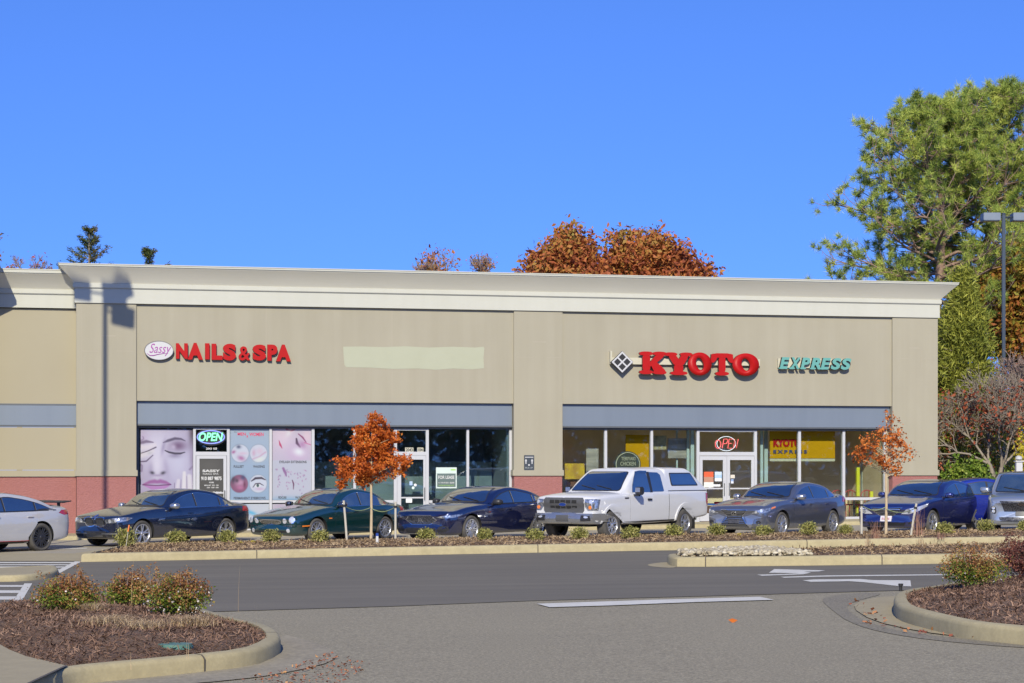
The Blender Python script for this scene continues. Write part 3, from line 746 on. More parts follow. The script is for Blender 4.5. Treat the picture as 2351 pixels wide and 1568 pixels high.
for (p, q_) in (((1418.5,821),(1438.5,841)),((1438.5,821),(1418.5,841))):
    P0 = WP(*p, v); P1 = WP(*q_, v); dx, dz = (P1[0]-P0[0]), (P1[1]-P0[1]); L_ = math.hypot(dx, dz); nx, nz = -dz/L_*.024, dx/L_*.024
    mb.prism([(P0[0]+nx,P0[1]+nz),(P1[0]+nx,P1[1]+nz),(P1[0]-nx,P1[1]-nz),(P0[0]-nx,P0[1]-nz)], v-.011 if p[0]<1430 else v-.009, v-.001)
mb.build('diamond_lattice', M['white'], ky)

ex = root_wall('express_sign', 'small slanted teal letter wall sign reading express', 'sign')
MB().box(X(1786,0), X(1945,0), -.02, PV-.003, Z(1860,845,0), Z(1860,824,0)).build('raceway', M['cream'], ex)
v = -.15
for s, a, b in zip('EXPRESS', (1790,1813,1838,1861,1884,1907,1930), (1815,1841,1863,1888,1910,1934,1957)):
    i = (a-1790)/150
    text_mesh(s, *W4(a, b-2, 820+2.5*i, 847+2*i, v+.0), -.03, .12, [M['teal_face'], M['black']], shear=.22, bold=.045, name='sign_letter', parent=ex)
    if s in 'EXPR':
        x0, x1, z0, z1 = W4(a-1, a+11, 820+2.5*i, 847+2*i, v)
        MB().prism(rnd([(x0,z0),(x1+.02,z0),(x1+.02,z0+.06),(x0,z0+.06)],1), v-.003, -.04).build('serif', M['teal_face'], ex)

# pier sign
ps = root_wall('pier_sign', 'small dark portrait sign with two white arrows on the tan pier', 'sign')
MB().box(X(1203,0), X(1226,0), -.03, -.002, Z(1214,1080), Z(1214,1045)).build('plate', mat('sign_dark', (.035,.045,.06), .5, noise=(4,.3,(.05,.06,.07),2)), ps, bevel=.006)
ax = lambda px, py: WP(px, py, -.03)
mb = MB()
for cx_ in (1207.5, 1221.5): mb.prism([ax(cx_,1053), ax(cx_+2.6,1058.5), ax(cx_+1.1,1059), ax(cx_+1.1,1065), ax(cx_-1.1,1065), ax(cx_-1.1,1059), ax(cx_-2.6,1058.5)], -.036, -.029)
mb.box(X(1205,0), X(1224,0), -.035, -.029, Z(1214,1050.6), Z(1214,1048.8))
mb.prism(ell(*ax(1214.5,1067.5), .03, .03, 12), -.034, -.029)
mb.build('arrows', M['white'], ps)
text_mesh('PICK UP', *W4(1206,1223,1072,1076,-.03), -.03, .004, [mat('sign_grey', (.30,.33,.34), .6, noise=(3,.3,(.25,.28,.29),2))], name='lettering', parent=ps)

# ---- window graphics: painted prints on panels just behind the glass
PC = colmat('poster_print', .45)
def paint(px0, px1, py0, py1, base, ops, nx=110, v=GV-.006, th=.004, name='window_poster', label='', group=None, base2=None):
    x0, x1 = X(px0, v), X(px1, v); z1, z0 = Z((px0+px1)/2, py0, v), Z((px0+px1)/2, py1, v); asp = (z1-z0)/(x1-x0); ny = int(nx*asp)
    U, W_ = np.meshgrid(np.linspace(0, 1, nx+1), np.linspace(0, 1, ny+1)); C = np.ones((*U.shape, 3))*np.array(base)
    if base2 is not None: C = C*(1-W_[..., None])+np.array(base2)*W_[..., None]
    for op in ops:
        k = op[0]; col = np.array(op[-2]); st = op[-1]
        if k in 'ge':
            _, cx, cy, rx, ry, an = op[:6]; c, s = math.cos(R(an)), math.sin(R(an)); dx = (U-cx); dy = (W_-cy)*asp
            a = (dx*c+dy*s)/rx; b = (-dx*s+dy*c)/(ry*asp); d = a*a+b*b
            m_ = np.exp(-d) if k == 'g' else np.clip((1.06-np.sqrt(d))/.12, 0, 1)
        elif k == 'l':
            pts, wd = op[1], op[2]; m_ = np.zeros_like(U)
            if not hasattr(wd, '__len__'): wd = [wd]*len(pts)
            for (a, b, wa, wb) in zip(pts[:-1], pts[1:], wd[:-1], wd[1:]):
                ax_, ay_, bx_, by_ = a[0], a[1]*asp, b[0], b[1]*asp; dx, dy = bx_-ax_, by_-ay_
                t = np.clip(((U-ax_)*dx+(W_*asp-ay_)*dy)/(dx*dx+dy*dy+1e-9), 0, 1); d = np.hypot(U-ax_-t*dx, W_*asp-ay_-t*dy); wdt = wa+(wb-wa)*t
                m_ = np.maximum(m_, np.clip(1.5-d/wdt, 0, 1))
        elif k == 'r':
            _, a, b, c_, d_ = op[:5]; m_ = ((U >= a) & (U <= c_) & (W_ >= b) & (W_ <= d_)).astype(float)
        m_ = (m_*st)[..., None]; C = C*(1-m_)+col*m_
    r = root_wall(name, label, 'poster', group)
    V = np.stack([x0+U*(x1-x0), np.full_like(U, v-th), z1-W_*(z1-z0)], -1).reshape(-1, 3)
    i = np.arange(ny)[:, None]*(nx+1)+np.arange(nx)[None, :]; i = i.ravel(); Fs = np.stack([i, i+nx+1, i+nx+2, i+1], 1)
    link('printed_sheet', npmesh('printed_sheet', V, Fs, PC, cols=np.clip(C**1.35*.62, 0, 1).reshape(-1, 3)), r)
    MB().box(x0, x1, v-th+.001, v, z0, z1).build('backing', M['white'], r)
    return r, (lambda a, b: (x0+a*(x1-x0), z1-b*(z1-z0))), v-th
def words(r, fn, y, s, a, b, c, d, m, **kw):
    x0, z0 = fn(a, d); x1, z1 = fn(b, c); return text_mesh(s, x0, x1, z0, z1, y-.001, .002, [m], parent=r, name='print_lettering', **kw)
ink = mat('ink', (.02,.02,.025), .6, noise=(3,.3,(.03,.03,.035),2)); inkr = mat('ink_red', (.50,.03,.09), .6, noise=(3,.3,(.42,.02,.07),2)); inkw = mat('ink_white', (.50,.50,.48), .6, noise=(3,.3,(.68,.68,.66),2))
def q(x, y): return ((x-125)/600, (y-95)/833)
dk = (.05,.04,.07); lav = (.52,.48,.62); pale = (.70,.68,.78)
ops = [('g', *q(300,300), .42, .30, 0, (.74,.72,.82), .8), ('g', *q(560,480), .25,.30,0,(.66,.66,.78),.8), ('g', *q(310,520), .10,.20,0,(.78,.76,.84),.7),
 ('g', *q(720,130), .07,.20,0,(.16,.12,.16),.95), ('g', *q(720,450), .05,.16,0,(.35,.30,.42),.6), ('g', *q(150,180), .12,.08,0,(.60,.50,.68),.5),
 ('g', *q(555,285), .17,.075,0,(.24,.14,.26),.9), ('g', *q(500,300), .05,.035,0,(.66,.60,.74),.7), ('g', *q(450,330), .07,.04,0,(.48,.42,.56),.6),
 ('l', [q(385,248), q(440,225), q(520,200), q(590,205), q(640,228)], [.010,.026,.026,.018,.006], (.17,.14,.22), .95),
 ('l', [q(405,340), q(450,360), q(520,375), q(580,375), q(635,360)], [.010,.016,.020,.018,.008], (.05,.04,.07), .95),
 ('g', *q(520,400), .12,.035,0,(.25,.20,.32),.55), ('g', *q(385,300), .035,.11,12,(.38,.33,.48),.65), ('g', *q(240,560), .05,.10,0,(.42,.37,.52),.5), ('g', *q(420,540), .05,.14,-10,(.45,.40,.55),.45),
 ('g', *q(258,600), .045,.022,20,dk,.9), ('g', *q(382,602), .050,.022,-20,dk,.9), ('g', *q(315,630), .10,.016,0,(.38,.30,.46),.6),
 ('l', [q(150,738), q(230,708), q(285,700), q(315,706), q(350,699), q(410,712), q(472,736)], [.012,.032,.040,.034,.040,.032,.010], (.42,.19,.42), .95),
 ('l', [q(175,750), q(250,772), q(320,778), q(390,770), q(450,750)], [.012,.036,.042,.036,.012], (.55,.30,.58), .95), ('l', [q(150,740), q(310,748), q(472,738)], .010, (.20,.06,.20), .95), ('g', *q(310,820), .22,.03,0,(.48,.42,.56),.6),
 ('l', [q(125,250), q(190,235), q(270,245)], [.03,.03,.01], (.22,.16,.26), .8), ('l', [q(125,225), q(160,205), q(150,180)], .012, (.30,.22,.36), .6),
 ('l', [q(125,310), q(220,300), q(290,272)], [.05,.045,.03], (.76,.72,.78), .95), ('l', [q(125,395), q(200,375), q(262,350)], [.055,.05,.035], (.74,.71,.76), .95),
 ('l', [q(120,375), q(210,345), q(300,302)], [.008,.010,.012], (.10,.06,.12), .9), ('l', [q(125,470), q(190,465), q(265,395)], [.014,.014,.010], (.16,.11,.20), .85), ('g', *q(230,370), .05,.02,-20,(.60,.60,.64),.9),
 ('l', [q(125,500), q(140,520), q(135,580)], .02, (.28,.22,.34), .7),
 ('l', [q(628,600), q(622,800), q(620,925)], [.030,.045,.05], (.78,.76,.78), .95), ('l', [q(560,690), q(545,800), q(540,925)], [.030,.04,.05], (.74,.71,.76), .9), ('l', [q(685,640), q(690,800), q(690,925)], [.04,.05,.055], (.76,.74,.77), .9),
 ('l', [q(590,680), q(585,925)], .006, (.28,.22,.34), .8), ('l', [q(655,640), q(660,925)], .006, (.28,.22,.34), .8), ('l', [q(515,720), q(505,925)], .007, (.28,.22,.34), .8), ('l', [q(690,560), q(722,530)], .02, (.30,.24,.36), .6)]
paint(323, 442.5, 986, 1150, lav, ops, 120, label='large window print of a pale lavender woman\'s face with closed eye')
paint(322.5, 442.5, 1156, 1194, (.60,.60,.70), [('g',.3,.5,.3,.4,0,(.7,.7,.78),.8)], 30, label='lower lavender panel under the woman\'s face print')
# services poster with four round pictures
def q(x, y): return ((x-1150)/460, (y-100)/820)
blue = (.48,.56,.66); ops = []
for cx_, cy_, inner in ((1267,385,'n'),(1487,385,'w'),(1257,735,'f'),(1482,735,'e')):
    ops += [('e', *q(cx_,cy_), .232,.130,0,(.30,.36,.42),.8), ('e', *q(cx_,cy_), .222,.124,0,(.66,.70,.78) if inner != 'f' else (.34,.16,.26),1)]
ops += [('g',*q(1250,310),.06,.025,0,(.10,.12,.22),.9), ('g',*q(1190,370),.04,.03,60,(.45,.10,.32),.8), ('g',*q(1280,440),.10,.035,20,(.48,.14,.36),.75), ('g',*q(1300,385),.12,.02,0,(.72,.56,.68),.8),
 ('g',*q(1430,380),.05,.05,0,(.66,.38,.52),.6), ('g',*q(1500,360),.10,.05,0,(.74,.58,.68),.7), ('l',[q(1420,450),q(1500,420),q(1570,370)],.02,(.62,.34,.50),.5), ('g',*q(1500,455),.12,.03,-15,(.76,.80,.74),.9),
 ('g',*q(1190,700),.06,.05,0,(.02,.03,.06),.95), ('g',*q(1300,670),.06,.04,0,(.05,.10,.22),.9), ('g',*q(1260,720),.14,.05,0,(.66,.44,.58),.85), ('g',*q(1230,700),.05,.03,0,(.02,.02,.05),.7), ('g',*q(1270,780),.10,.03,0,(.60,.28,.46),.8), ('g',*q(1320,740),.03,.05,0,(.20,.05,.12),.8),
 ('l',[q(1400,705),q(1450,672),q(1520,668),q(1568,690)],[.012,.028,.026,.01],(.06,.03,.07),.95), ('e',*q(1475,755),.075,.028,0,(.80,.82,.82),.9), ('e',*q(1477,755),.036,.024,0,(.16,.24,.24),1), ('g',*q(1478,755),.012,.008,0,(.01,.01,.02),1), ('l',[q(1420,775),q(1450,735),q(1500,730),q(1545,755)],[.01,.014,.014,.008],(.08,.04,.09),.9), ('g',*q(1500,795),.12,.02,0,(.66,.42,.60),.6)]
r_, fn, y_ = paint(528.5, 617.5, 984, LY-4, blue, ops, 100, label='pale blue services print with four round pictures for men and women', base2=(.40,.52,.66))
words(r_, fn, y_, 'for', *[.10,.19], .03, .06, mat('ink_grey', (.14,.16,.18), .6, noise=(3,.3,(.1,.12,.14),2)), shear=.3); words(r_, fn, y_, 'MEN', .19,.40,.055,.098, inkr, bold=.02); words(r_, fn, y_, '&', .42,.46,.09,.125, inkr, bold=.02); words(r_, fn, y_, 'WOMEN', .49,.86,.055,.105, inkr, bold=.02)
words(r_, fn, y_, 'FULLSET', .09,.35,.515,.55, ink, bold=.02); words(r_, fn, y_, 'WAXING', .59,.89,.515,.55, ink, bold=.02); words(r_, fn, y_, 'PERMANENT EYEBROWS', .09,.91,.958,.993, ink, bold=.02)
def q(x, y): return ((x-1640)/450, (y-105)/815)
ops = [('g',*q(1760,200),.30,.20,0,(.76,.66,.74),.9), ('g',*q(1940,380),.26,.13,0,(.68,.52,.70),.85), ('g',*q(2040,200),.14,.12,0,(.80,.66,.72),.8), ('l',[q(1715,240),q(1730,290),q(1752,330)],[.006,.026,.008],(.60,.08,.22),.95), ('l',[q(1800,112),q(1850,128),q(1900,118)],[.02,.03,.01],(.62,.12,.20),.9),
 ('l',[q(1940,165),q(1990,205),q(2030,260)],[.012,.022,.012],(.36,.10,.24),.95), ('l',[q(1918,220),q(1925,270),q(1960,315)],[.02,.035,.02],(.10,.04,.10),.9), ('g',*q(1985,290),.10,.06,30,(.52,.28,.50),.7), ('l',[q(2010,265),q(2085,290)],.012,(.66,.20,.42),.8),
 ('g',*q(1945,370),.14,.055,15,(.82,.86,.88),.95), ('r',0,.445,1,1,(.60,.62,.70),1), ('g',*q(1830,150),.06,.07,30,(.80,.80,.82),.7)]
for k in range(46):
    a = random.uniform(1680, 2040); b = 560+abs(random.gauss(0, 150))
    ops.append(('g', *q(a, b), .012, .012, random.uniform(-60,60), random.choice([(.45,.10,.34),(.30,.16,.36),(.60,.40,.58)]), .7))
ops += [('l',[q(1765,560),q(1790,610),q(1800,650)],[.03,.035,.01],(.34,.14,.36),.8), ('l',[q(1870,695),q(1885,740),q(1882,800)],[.012,.018,.008],(.20,.05,.14),.9), ('g',.5,1,.6,.05,0,(.30,.50,.66),.8)]
r_, fn, y_ = paint(625.5, 714.5, 984, LY-4, (.62,.58,.68), ops, 100, label='pink and lilac eyelash print, rightmost of the shop window prints')
words(r_, fn, y_, 'EYELASH EXTENSIONS', .18,.88,.45,.485, ink, bold=.02); words(r_, fn, y_, 'PEDICURE', .15,.36,.95,.985, ink, bold=.02); words(r_, fn, y_, 'WAX', .58,.78,.95,.985, ink, bold=.02)
paint(528.5, 617.5, 1157, 1194, (.62,.66,.72), [('l',[(.30,.0),(.38,.12)],.035,(.12,.13,.16),.9), ('g',.36,.45,.10,.35,0,(.10,.34,.66),.95), ('g',.55,.55,.16,.12,20,(.16,.52,.74),.9), ('g',.2,.9,.1,.2,0,(.3,.5,.75),.7)], 60, label='lower white panel with blue nail polish splashes')
paint(625.5, 714.5, 1157, 1194, (.62,.64,.70), [('g',.2,.3,.2,.4,0,(.55,.42,.55),.7)], 40, label='plain pale lower panel right of the polish splashes')
# transom and door of the salon
op = root_wall('open_sign', 'green lit open sign with blue oval ring in the salon transom', 'sign')
v = GV-.03
MB().prism(ell(X(485,v), Z(485,1003,v), X(519,v)-X(485,v), .27, 40), v-.02, v+.02).build('board', M['black'], op)
ringm = mat('neon_blue', (.2,.25,.7), .4, emit=((.22,.27,.85), .6)); greenm = mat('neon_green', (.2,.8,.4), .4, emit=((.16,.75,.34), .55))
def ring_tube(cx, cz, rx, rz, y, r, m, par, a0=0, a1=360, name='ring'):
    P_ = [(a, y, b) for a, b in ell(cx, cz, rx, rz, 40, a0, a1)]
    if a1-a0 == 360: P_.append(P_[0])
    MB().tube(P_, r, 6).build(name, m, par)
ring_tube(X(484,v), Z(485,1003.5,v), X(516,v)-X(485,v), .20, v-.03, .018, ringm, op)
text_mesh('OPEN', *W4(456,512,993,1013,v), v-.04, .02, [greenm], shear=.2, bold=.03, name='lettering', parent=op)
dp = root_wall('transom_numerals', 'small white street number on the salon transom', 'sign')
text_mesh('2043 103', *W4(473,498,1027.5,1032.5,GV), GV-.003, .004, [inkw], bold=.02, name='lettering', parent=dp)
r_, fn, y_ = paint(458.5, 512.5, 1053.5, 1138, (.155,.15,.135), [('g',.4,.2,.5,.2,0,(.20,.195,.175),.7)], 30, v=.360, label='grey film with white shop hours on the salon door')
words(r_, fn, y_, 'SASSY', .12,.86,.29,.36, inkw, bold=.03); words(r_, fn, y_, 'NAILS SPA', .14,.80,.385,.43, inkw, bold=0); words(r_, fn, y_, '910 887 9875', .06,.93,.48,.58, inkw, bold=.03)
words(r_, fn, y_, 'HOURS', .40,.60,.62,.66, inkw, bold=.03); words(r_, fn, y_, 'MON-SAT  9:30 - 7:00', .20,.80,.70,.735, inkw, bold=.02); words(r_, fn, y_, 'SUN  12:00 - 5:00', .30,.80,.76,.795, inkw, bold=.02); words(r_, fn, y_, 'WALK-IN WELCOME', .08,.92,.89,.95, inkw, bold=.04)
# vacant unit
ad = root_wall('address_numerals', 'cream number plates above the dark door of the middle unit', 'sign')
v = GV-.01
for a, b, s in ((930,949,'2043'),(958,972,'104')):
    MB().box(X(a,v), X(b,v), v-.008, v, Z(a,1037.5,v), Z(a,1027.5,v)).build('plate', M['cream'], ad)
    text_mesh(s, *W4(a+1.5, b-1.5, 1029, 1036.5, v-.008), v-.008, .004, [ink], bold=.03, name='lettering', parent=ad)
fl = root_wall('lease_sign', 'green and white for lease sign taped inside the dark window', 'sign')
v = GV-.02
MB().box(X(1001,v), X(1048.5,v), v-.004, v+.004, Z(1025,1121,v), Z(1025,1073,v)).build('sheet', mat('lease_white', (.52,.60,.55), .5, noise=(3,.3,(.46,.54,.49),2)), fl)
MB().box(X(1003.5,v), X(1046,v), v-.007, v-.0045, Z(1025,1118,v), Z(1025,1087,v)).build('dark_field', mat('lease_green', (.10,.14,.13), .5, noise=(3,.3,(.08,.11,.10),2)), fl)
text_mesh('FOR LEASE', *W4(1006,1043,1092,1099.5,v), v-.008, .004, [inkw], bold=.02, name='lettering', parent=fl)
text_mesh('+1 919 831 8200', *W4(1006,1043,1106.5,1110,v), v-.008, .004, [inkw], bold=.01, name='lettering', parent=fl)
lime = mat('lime', (.30,.55,.10), .5, noise=(3,.3,(.25,.48,.08),2))
text_mesh('avisonyoung.com', *W4(1007,1042,1112.5,1116,v), v-.008, .004, [lime], name='lettering', parent=fl)
MB().box(X(1035,v), X(1046,v), v-.007, v-.0045, Z(1025,1080,v), Z(1025,1077,v)).build('lime_bar', lime, fl)
for (a, b, c, d, lab, col) in ((940,947,1105,1114,'small blue and white sticker on the dark door',(.30,.42,.60)),(951,956,1111,1116,'small round white sticker on the dark door',(.75,.75,.74)),(945,952,1117,1123,'small pale green round sticker on the dark door',(.55,.70,.60)),(932,946,1142,1154,'square white paper notice low on the dark door',(.78,.78,.76))):
    st = root_wall('sticker', lab, 'sticker'); vv = .358
    m_ = mat('sticker_print', col, .5, noise=(8,.4,(.6,.6,.6),2))
    if 'round' in lab: MB().prism(ell(X((a+b)/2,vv), Z(a,(c+d)/2,vv), .045, .045, 20), vv-.003, vv).build('paper', m_, st)
    else: MB().box(X(a,vv), X(b,vv), vv-.003, vv, Z(a,d,vv), Z(a,c,vv)).build('paper', m_, st)
# restaurant glass and door
nr = root_wall('neon_open_sign', 'red neon open sign with white oval above the double door', 'sign')
v = GV-.03
nred = mat('neon_red', (.7,.12,.12), .4, emit=((.75,.10,.10), .5)); nwh = mat('neon_white', (.7,.8,.85), .4, emit=((.45,.55,.6), .4))
ring_tube(X(1667.5,v), Z(1667,1018.5,v), X(1689,v)-X(1667.5,v), .235, v, .009, nwh, nr)
def stroke(pts, m, par, y, r=.013): MB().tube([(*WP(a, b, y)[:1], y, WP(a, b, y)[1]) for a, b in pts], r, 6).build('neon_letter', m, par)
ring_tube(X(1648,v), Z(1650,1020,v), .095, .135, v-.03, .013, nred, nr, name='neon_letter')
stroke([(1658,1029),(1662,1008),(1669,1008),(1671,1012),(1668,1018),(1661,1019)], nred, nr, v-.03)
stroke([(1683,1008),(1674,1008),(1671,1029),(1680,1029)], nred, nr, v-.03); stroke([(1672,1018),(1680,1018)], nred, nr, v-.031)
stroke([(1684,1029),(1687,1008),(1691,1029),(1695,1008)], nred, nr, v-.03)
tk = root_wall('round_neon_sign', 'round black teriyaki chicken neon sign hanging in the restaurant window', 'sign')
v = GV+.10
MB().prism(ell(X(1441,v), Z(1441,1066,v), X(1471,v)-X(1441,v), .43, 40), v-.01, v+.05).build('board', mat('board_dark', (.035,.04,.035), .6, noise=(3,.4,(.06,.06,.05),2)), tk)
ring_tube(X(1441,v), Z(1441,1066,v), X(1468,v)-X(1441,v), .385, v-.03, .014, M['cream'], tk)
text_mesh('TERIYAKI', *W4(1426,1458,1049,1057,v), v-.02, .01, [M['cream']], bold=.0, name='lettering', parent=tk); text_mesh('CHICKEN', *W4(1424,1459,1060,1069,v), v-.02, .01, [M['cream']], bold=.0, name='lettering', parent=tk)
def flyer(a, b, c, d, lab, cols, vv=.358):
    fl_ = root_wall('flyer', lab, 'flyer'); h = (d-c)/len(cols)
    for i, col in enumerate(cols): MB().box(X(a,vv), X(b,vv), vv-.003, vv, Z(a,c+h*(i+1),vv)+.0005, Z(a,c+h*i,vv)).build('sheet', mat('flyer_print', col, .5, noise=(14,.5,tuple(x*.75 for x in col),3)), fl_)
flyer(1616,1638,1083,1119,'orange topped flyer on the left leaf of the double door',[(.62,.10,.03),(.42,.22,.14),(.66,.66,.60)])
flyer(1641,1657,1083,1105,'blue and white flyer beside the orange flyer',[(.50,.60,.72),(.35,.50,.68),(.68,.70,.70)])
flyer(1638,1654,1112,1117,'low white strip of paper between the two flyers',[(.72,.72,.70)])
flyer(1677,1687,1090,1098,'small cream note on the right door leaf',[(.60,.55,.45)])
flyer(1678,1684,1100,1110,'narrow blue note under the cream note',[(.25,.35,.55),(.6,.62,.66)])
# interior things of the restaurant
def ibox(name, lab, cat, pxs, pys, v, th, m, group=None, extra=None):
    r_ = root_wall(name, lab, cat, group); mb = MB().box(X(pxs[0],v), X(pxs[1],v), v, v+th, Z(pxs[0],pys[1],v), Z(pxs[0],pys[0],v)); mb.build('panel', m, r_)
    return r_
yel = mat('yellow_board', (.50,.26,.004), .7, 0, .1, noise=(1,.4,(.43,.22,.004),3)); greyb = mat('menu_grey', (.22,.20,.19), .6, noise=((1,1,6),.8,(.40,.36,.32),4)); brownb = mat('brown_panel', (.16,.07,.05), .6, noise=(2,.6,(.09,.04,.03),3))
ibox('yellow_board', 'tall yellow menu board behind the round neon sign', 'board', (1437,1490), (998,1075), .95, .06, yel)
ibox('menu_board', 'dark framed food menu board right of the tall yellow board', 'board', (1500,1530), (1000,1032), 1.1, .05, mat('menu_photo', (.42,.36,.20), .6, noise=(5,.8,(.16,.13,.07),4)))
ibox('menu_board', 'grey striped menu board hanging over the counter', 'board', (1534,1580), (1006,1052), 1.3, .05, greyb)
ibox('yellow_board', 'low yellow board in the leftmost restaurant window', 'board', (1297,1342), (1064,1100), 1.0, .05, mat('yellow_mix', (.55,.36,.02), .6, noise=(4,.7,(.30,.14,.04),3)))
ibox('menu_board', 'grey menu screen in the leftmost restaurant window', 'board', (1346,1374), (1030,1085), 1.2, .05, greyb)
ibox('service_counter', 'dark red service counter across the restaurant', 'counter', (1310,1600), (1106,1200), 2.4, .6, brownb)
ks = ibox('yellow_sign_panel', 'wide yellow panel with red and blue lettering inside the restaurant', 'sign', (1768,1917), (990,1052), .80, .06, yel)
text_mesh('KYOTO', *W4(1775,1838,1008,1026,.8), .79, .02, [M['red_face']], bold=.05, name='lettering', parent=ks)
text_mesh('EXPRESS', *W4(1775,1852,1033,1041,.8), .79, .02, [mat('sign_blue', (.03,.05,.16), .6, noise=(3,.3,(.04,.06,.2),2))], bold=.03, name='lettering', parent=ks, spacing=1.5)
MB().box(X(1768,.78), X(1917,.78), .78, .88, Z(1768,1059,.8), Z(1768,1053,.8)).build('lower_rail', M['cream'], ks)
pal = mat('partition_frame', (.42,.50,.50), .5, noise=(2,.3,(.36,.44,.44),2))
for a, b, v_, lab in ((1553,1556,1.4,'thin pale post left of the entrance lobby'),(1577,1583,1.2,'left pair post of the entrance lobby'),(1586,1594,1.0,'wide pale post beside the double door'),(1746,1752,1.0,'first pale post right of the double door'),(1755,1763,1.2,'wide pale post right of the double door'),(1931,1934,1.5,'thin pale post before the last window'),(1979,1986,2.4,'pale post behind the last window')):
    pr = root_wall('lobby_post', lab, 'post', 'posts of the glazed lobby'); MB().box(X(a,v_), X(b,v_), v_, v_+.06, zb, zhead+.2).build('shaft', pal, pr)
for a, b, c in ((1967,1974,1073),(1998,2005,1128)):
    yp = root_wall('yellow_post', 'tall yellow post in the last window' if c < 1100 else 'short yellow post in the last window', 'post'); v_ = 1.3; MB().box(X(a,v_), X(b,v_), v_, v_+.1, zb, Z(a,c,v_)).build('shaft', mat('yellow_post', (.62,.60,.02), .5, noise=(3,.3,(.55,.52,.02),2)), yp)
gr = mat('chair_red', (.42,.02,.02), .45, noise=(3,.3,(.35,.016,.016),2))
def chair(px, v_, lab):
    r_ = root_wall('dining_chair', lab, 'chair', 'red bistro chairs in the restaurant'); x = X(px, v_); zf = sillz(1980)
    bx = MB()
    P_ = [(x-.2, v_, zf+.45), (x-.21, v_, zf+.75)]+[(a, v_, b) for a, b in ell(x, zf+.78, .21, .17, 10, 180, 0)]+[(x+.21, v_, zf+.75), (x+.2, v_, zf+.45)]
    bx.tube(P_, .018, 6); bx.tube([(x-.07,v_,zf+.45),(x-.07,v_,zf+.92)], .012, 6); bx.tube([(x+.07,v_,zf+.45),(x+.07,v_,zf+.92)], .012, 6); bx.build('backrest', gr, r_, smooth=True)
    MB().box(x-.21, x+.21, v_-.40, v_+.02, zf+.44, zf+.48).build('seat', gr, r_, bevel=.01)
    for dx in (-.18, .18):
        for dy in (-.36, -.01): MB().tube([(x+dx, v_+dy, zf), (x+dx*.95, v_+dy, zf+.44)], .016, 6).build('leg', gr, r_)
for px_, v_, lab in ((1922,1.3,'red chair under the wide window, leftmost of three'),(1952,1.6,'red chair in the middle of three at the last window'),(1990,1.4,'red chair rightmost of three at the last window')): chair(px_, v_, lab)
tb = root_wall('dining_table', 'small dark bistro table among the red chairs', 'table'); MB().box(X(1935,.9), X(1990,.9), .75, 1.35, sillz(1950)+.72, sillz(1950)+.75).build('tabletop', brownb, tb); MB().tube([(X(1962,1),1.05,sillz(1950)),(X(1962,1),1.05,sillz(1950)+.72)], .04).build('leg', M['black'], tb)
bl = root_wall('toy_cart', 'blue and red rack behind the left leaf of the double door', 'rack'); MB().box(X(1610,1.1), X(1660,1.1), 1.1, 1.5, Z(1612,1160,1.1), Z(1612,1156,1.1)).build('shelf', mat('rack_blue', (.03,.12,.5), .5, noise=(3,.3,(.02,.1,.4),2)), bl); MB().box(X(1612,1.1), X(1656,1.1), 1.12, 1.45, Z(1612,1200,1.1), Z(1612,1162,1.1)).build('cabinet', brownb, bl); MB().box(X(1640,1.08), X(1662,1.08), 1.07, 1.1, Z(1612,1156,1.1), Z(1612,1152,1.1)).build('red_bar', M['red_face'], bl)
# ================================================================ VEHICLES
def paintmat(name, col, metal=.3, rough=.28, coat=1.0):
    m = mat(name, col, rough, metal, .5, coat=coat, noise=(2.5,.12,tuple(c*.85 for c in col),2)); m.node_tree.nodes['Principled BSDF'].inputs['Coat IOR'].default_value = 2.1; return m
CM = {
 'black_trim': mat('car_black_trim', (.018,.018,.02), .45, noise=(9,.4,(.03,.03,.032),2)),
 'chrome': mat('car_chrome', (.75,.76,.78), .12, 1.0, noise=(6,.2,(.62,.63,.66),2)),
 'silver': mat('car_silver', (.50,.51,.53), .28, .9, noise=(9,.3,(.40,.41,.43),2)),
 'rim': mat('wheel_rim', (.66,.66,.67), .30, .85, noise=(9,.3,(.38,.38,.39),2)),
 'rim_dark': mat('wheel_rim_dark', (.045,.045,.05), .35, .6, noise=(9,.3,(.07,.07,.075),2)),
 'tyre': mat('tyre', (.050,.047,.043), .9, noise=(5,.6,(.10,.092,.08),4)),
 'well': mat('wheel_well', (.012,.012,.012), .9, noise=(5,.4,(.02,.02,.02),2)),
 'disc': mat('brake_disc', (.09,.09,.09), .5, .5, noise=(6,.5,(.05,.05,.05),2)),
 'lamp': mat('lamp_clear', (.55,.57,.60), .08, .65, .8, coat=1, noise=(16,.85,(.10,.11,.13),3)),
 'lamp_lens': mat('lamp_lens', (.80,.82,.85), .05, .5, .9, coat=1, noise=(30,.5,(.45,.47,.5),2)),
 'amber': mat('lamp_amber', (.80,.22,.03), .2, 0, .7, coat=1, noise=(9,.3,(.65,.16,.02),2)),
 'red': mat('lamp_red', (.42,.01,.015), .15, 0, .7, coat=1, noise=(9,.4,(.25,.005,.01),2)),
 'glass': mat('car_glass', (.006,.010,.020), .03, 0, 1.0, coat=1, noise=(1.4,.8,(.014,.026,.045),3)),
 'glass_light': mat('car_glass_light', (.014,.026,.034), .03, 0, 1.0, coat=1, noise=(2.2,.8,(.05,.07,.075),4)),
 'badge_blue': mat('badge_blue', (.02,.06,.30), .3, .2, noise=(9,.3,(.015,.04,.22),2)),
 'plate': mat('number_plate', (.62,.60,.60), .5, noise=(8,.4,(.5,.45,.5),2)),
 'rubber': mat('tie_rubber', (.02,.02,.02), .8, noise=(8,.4,(.03,.03,.03),2)),
}
for k_ in ('glass','glass_light'):
    b_ = CM[k_].node_tree.nodes['Principled BSDF']; b_.inputs['IOR'].default_value = 2.35; b_.inputs['Coat IOR'].default_value = 1.8
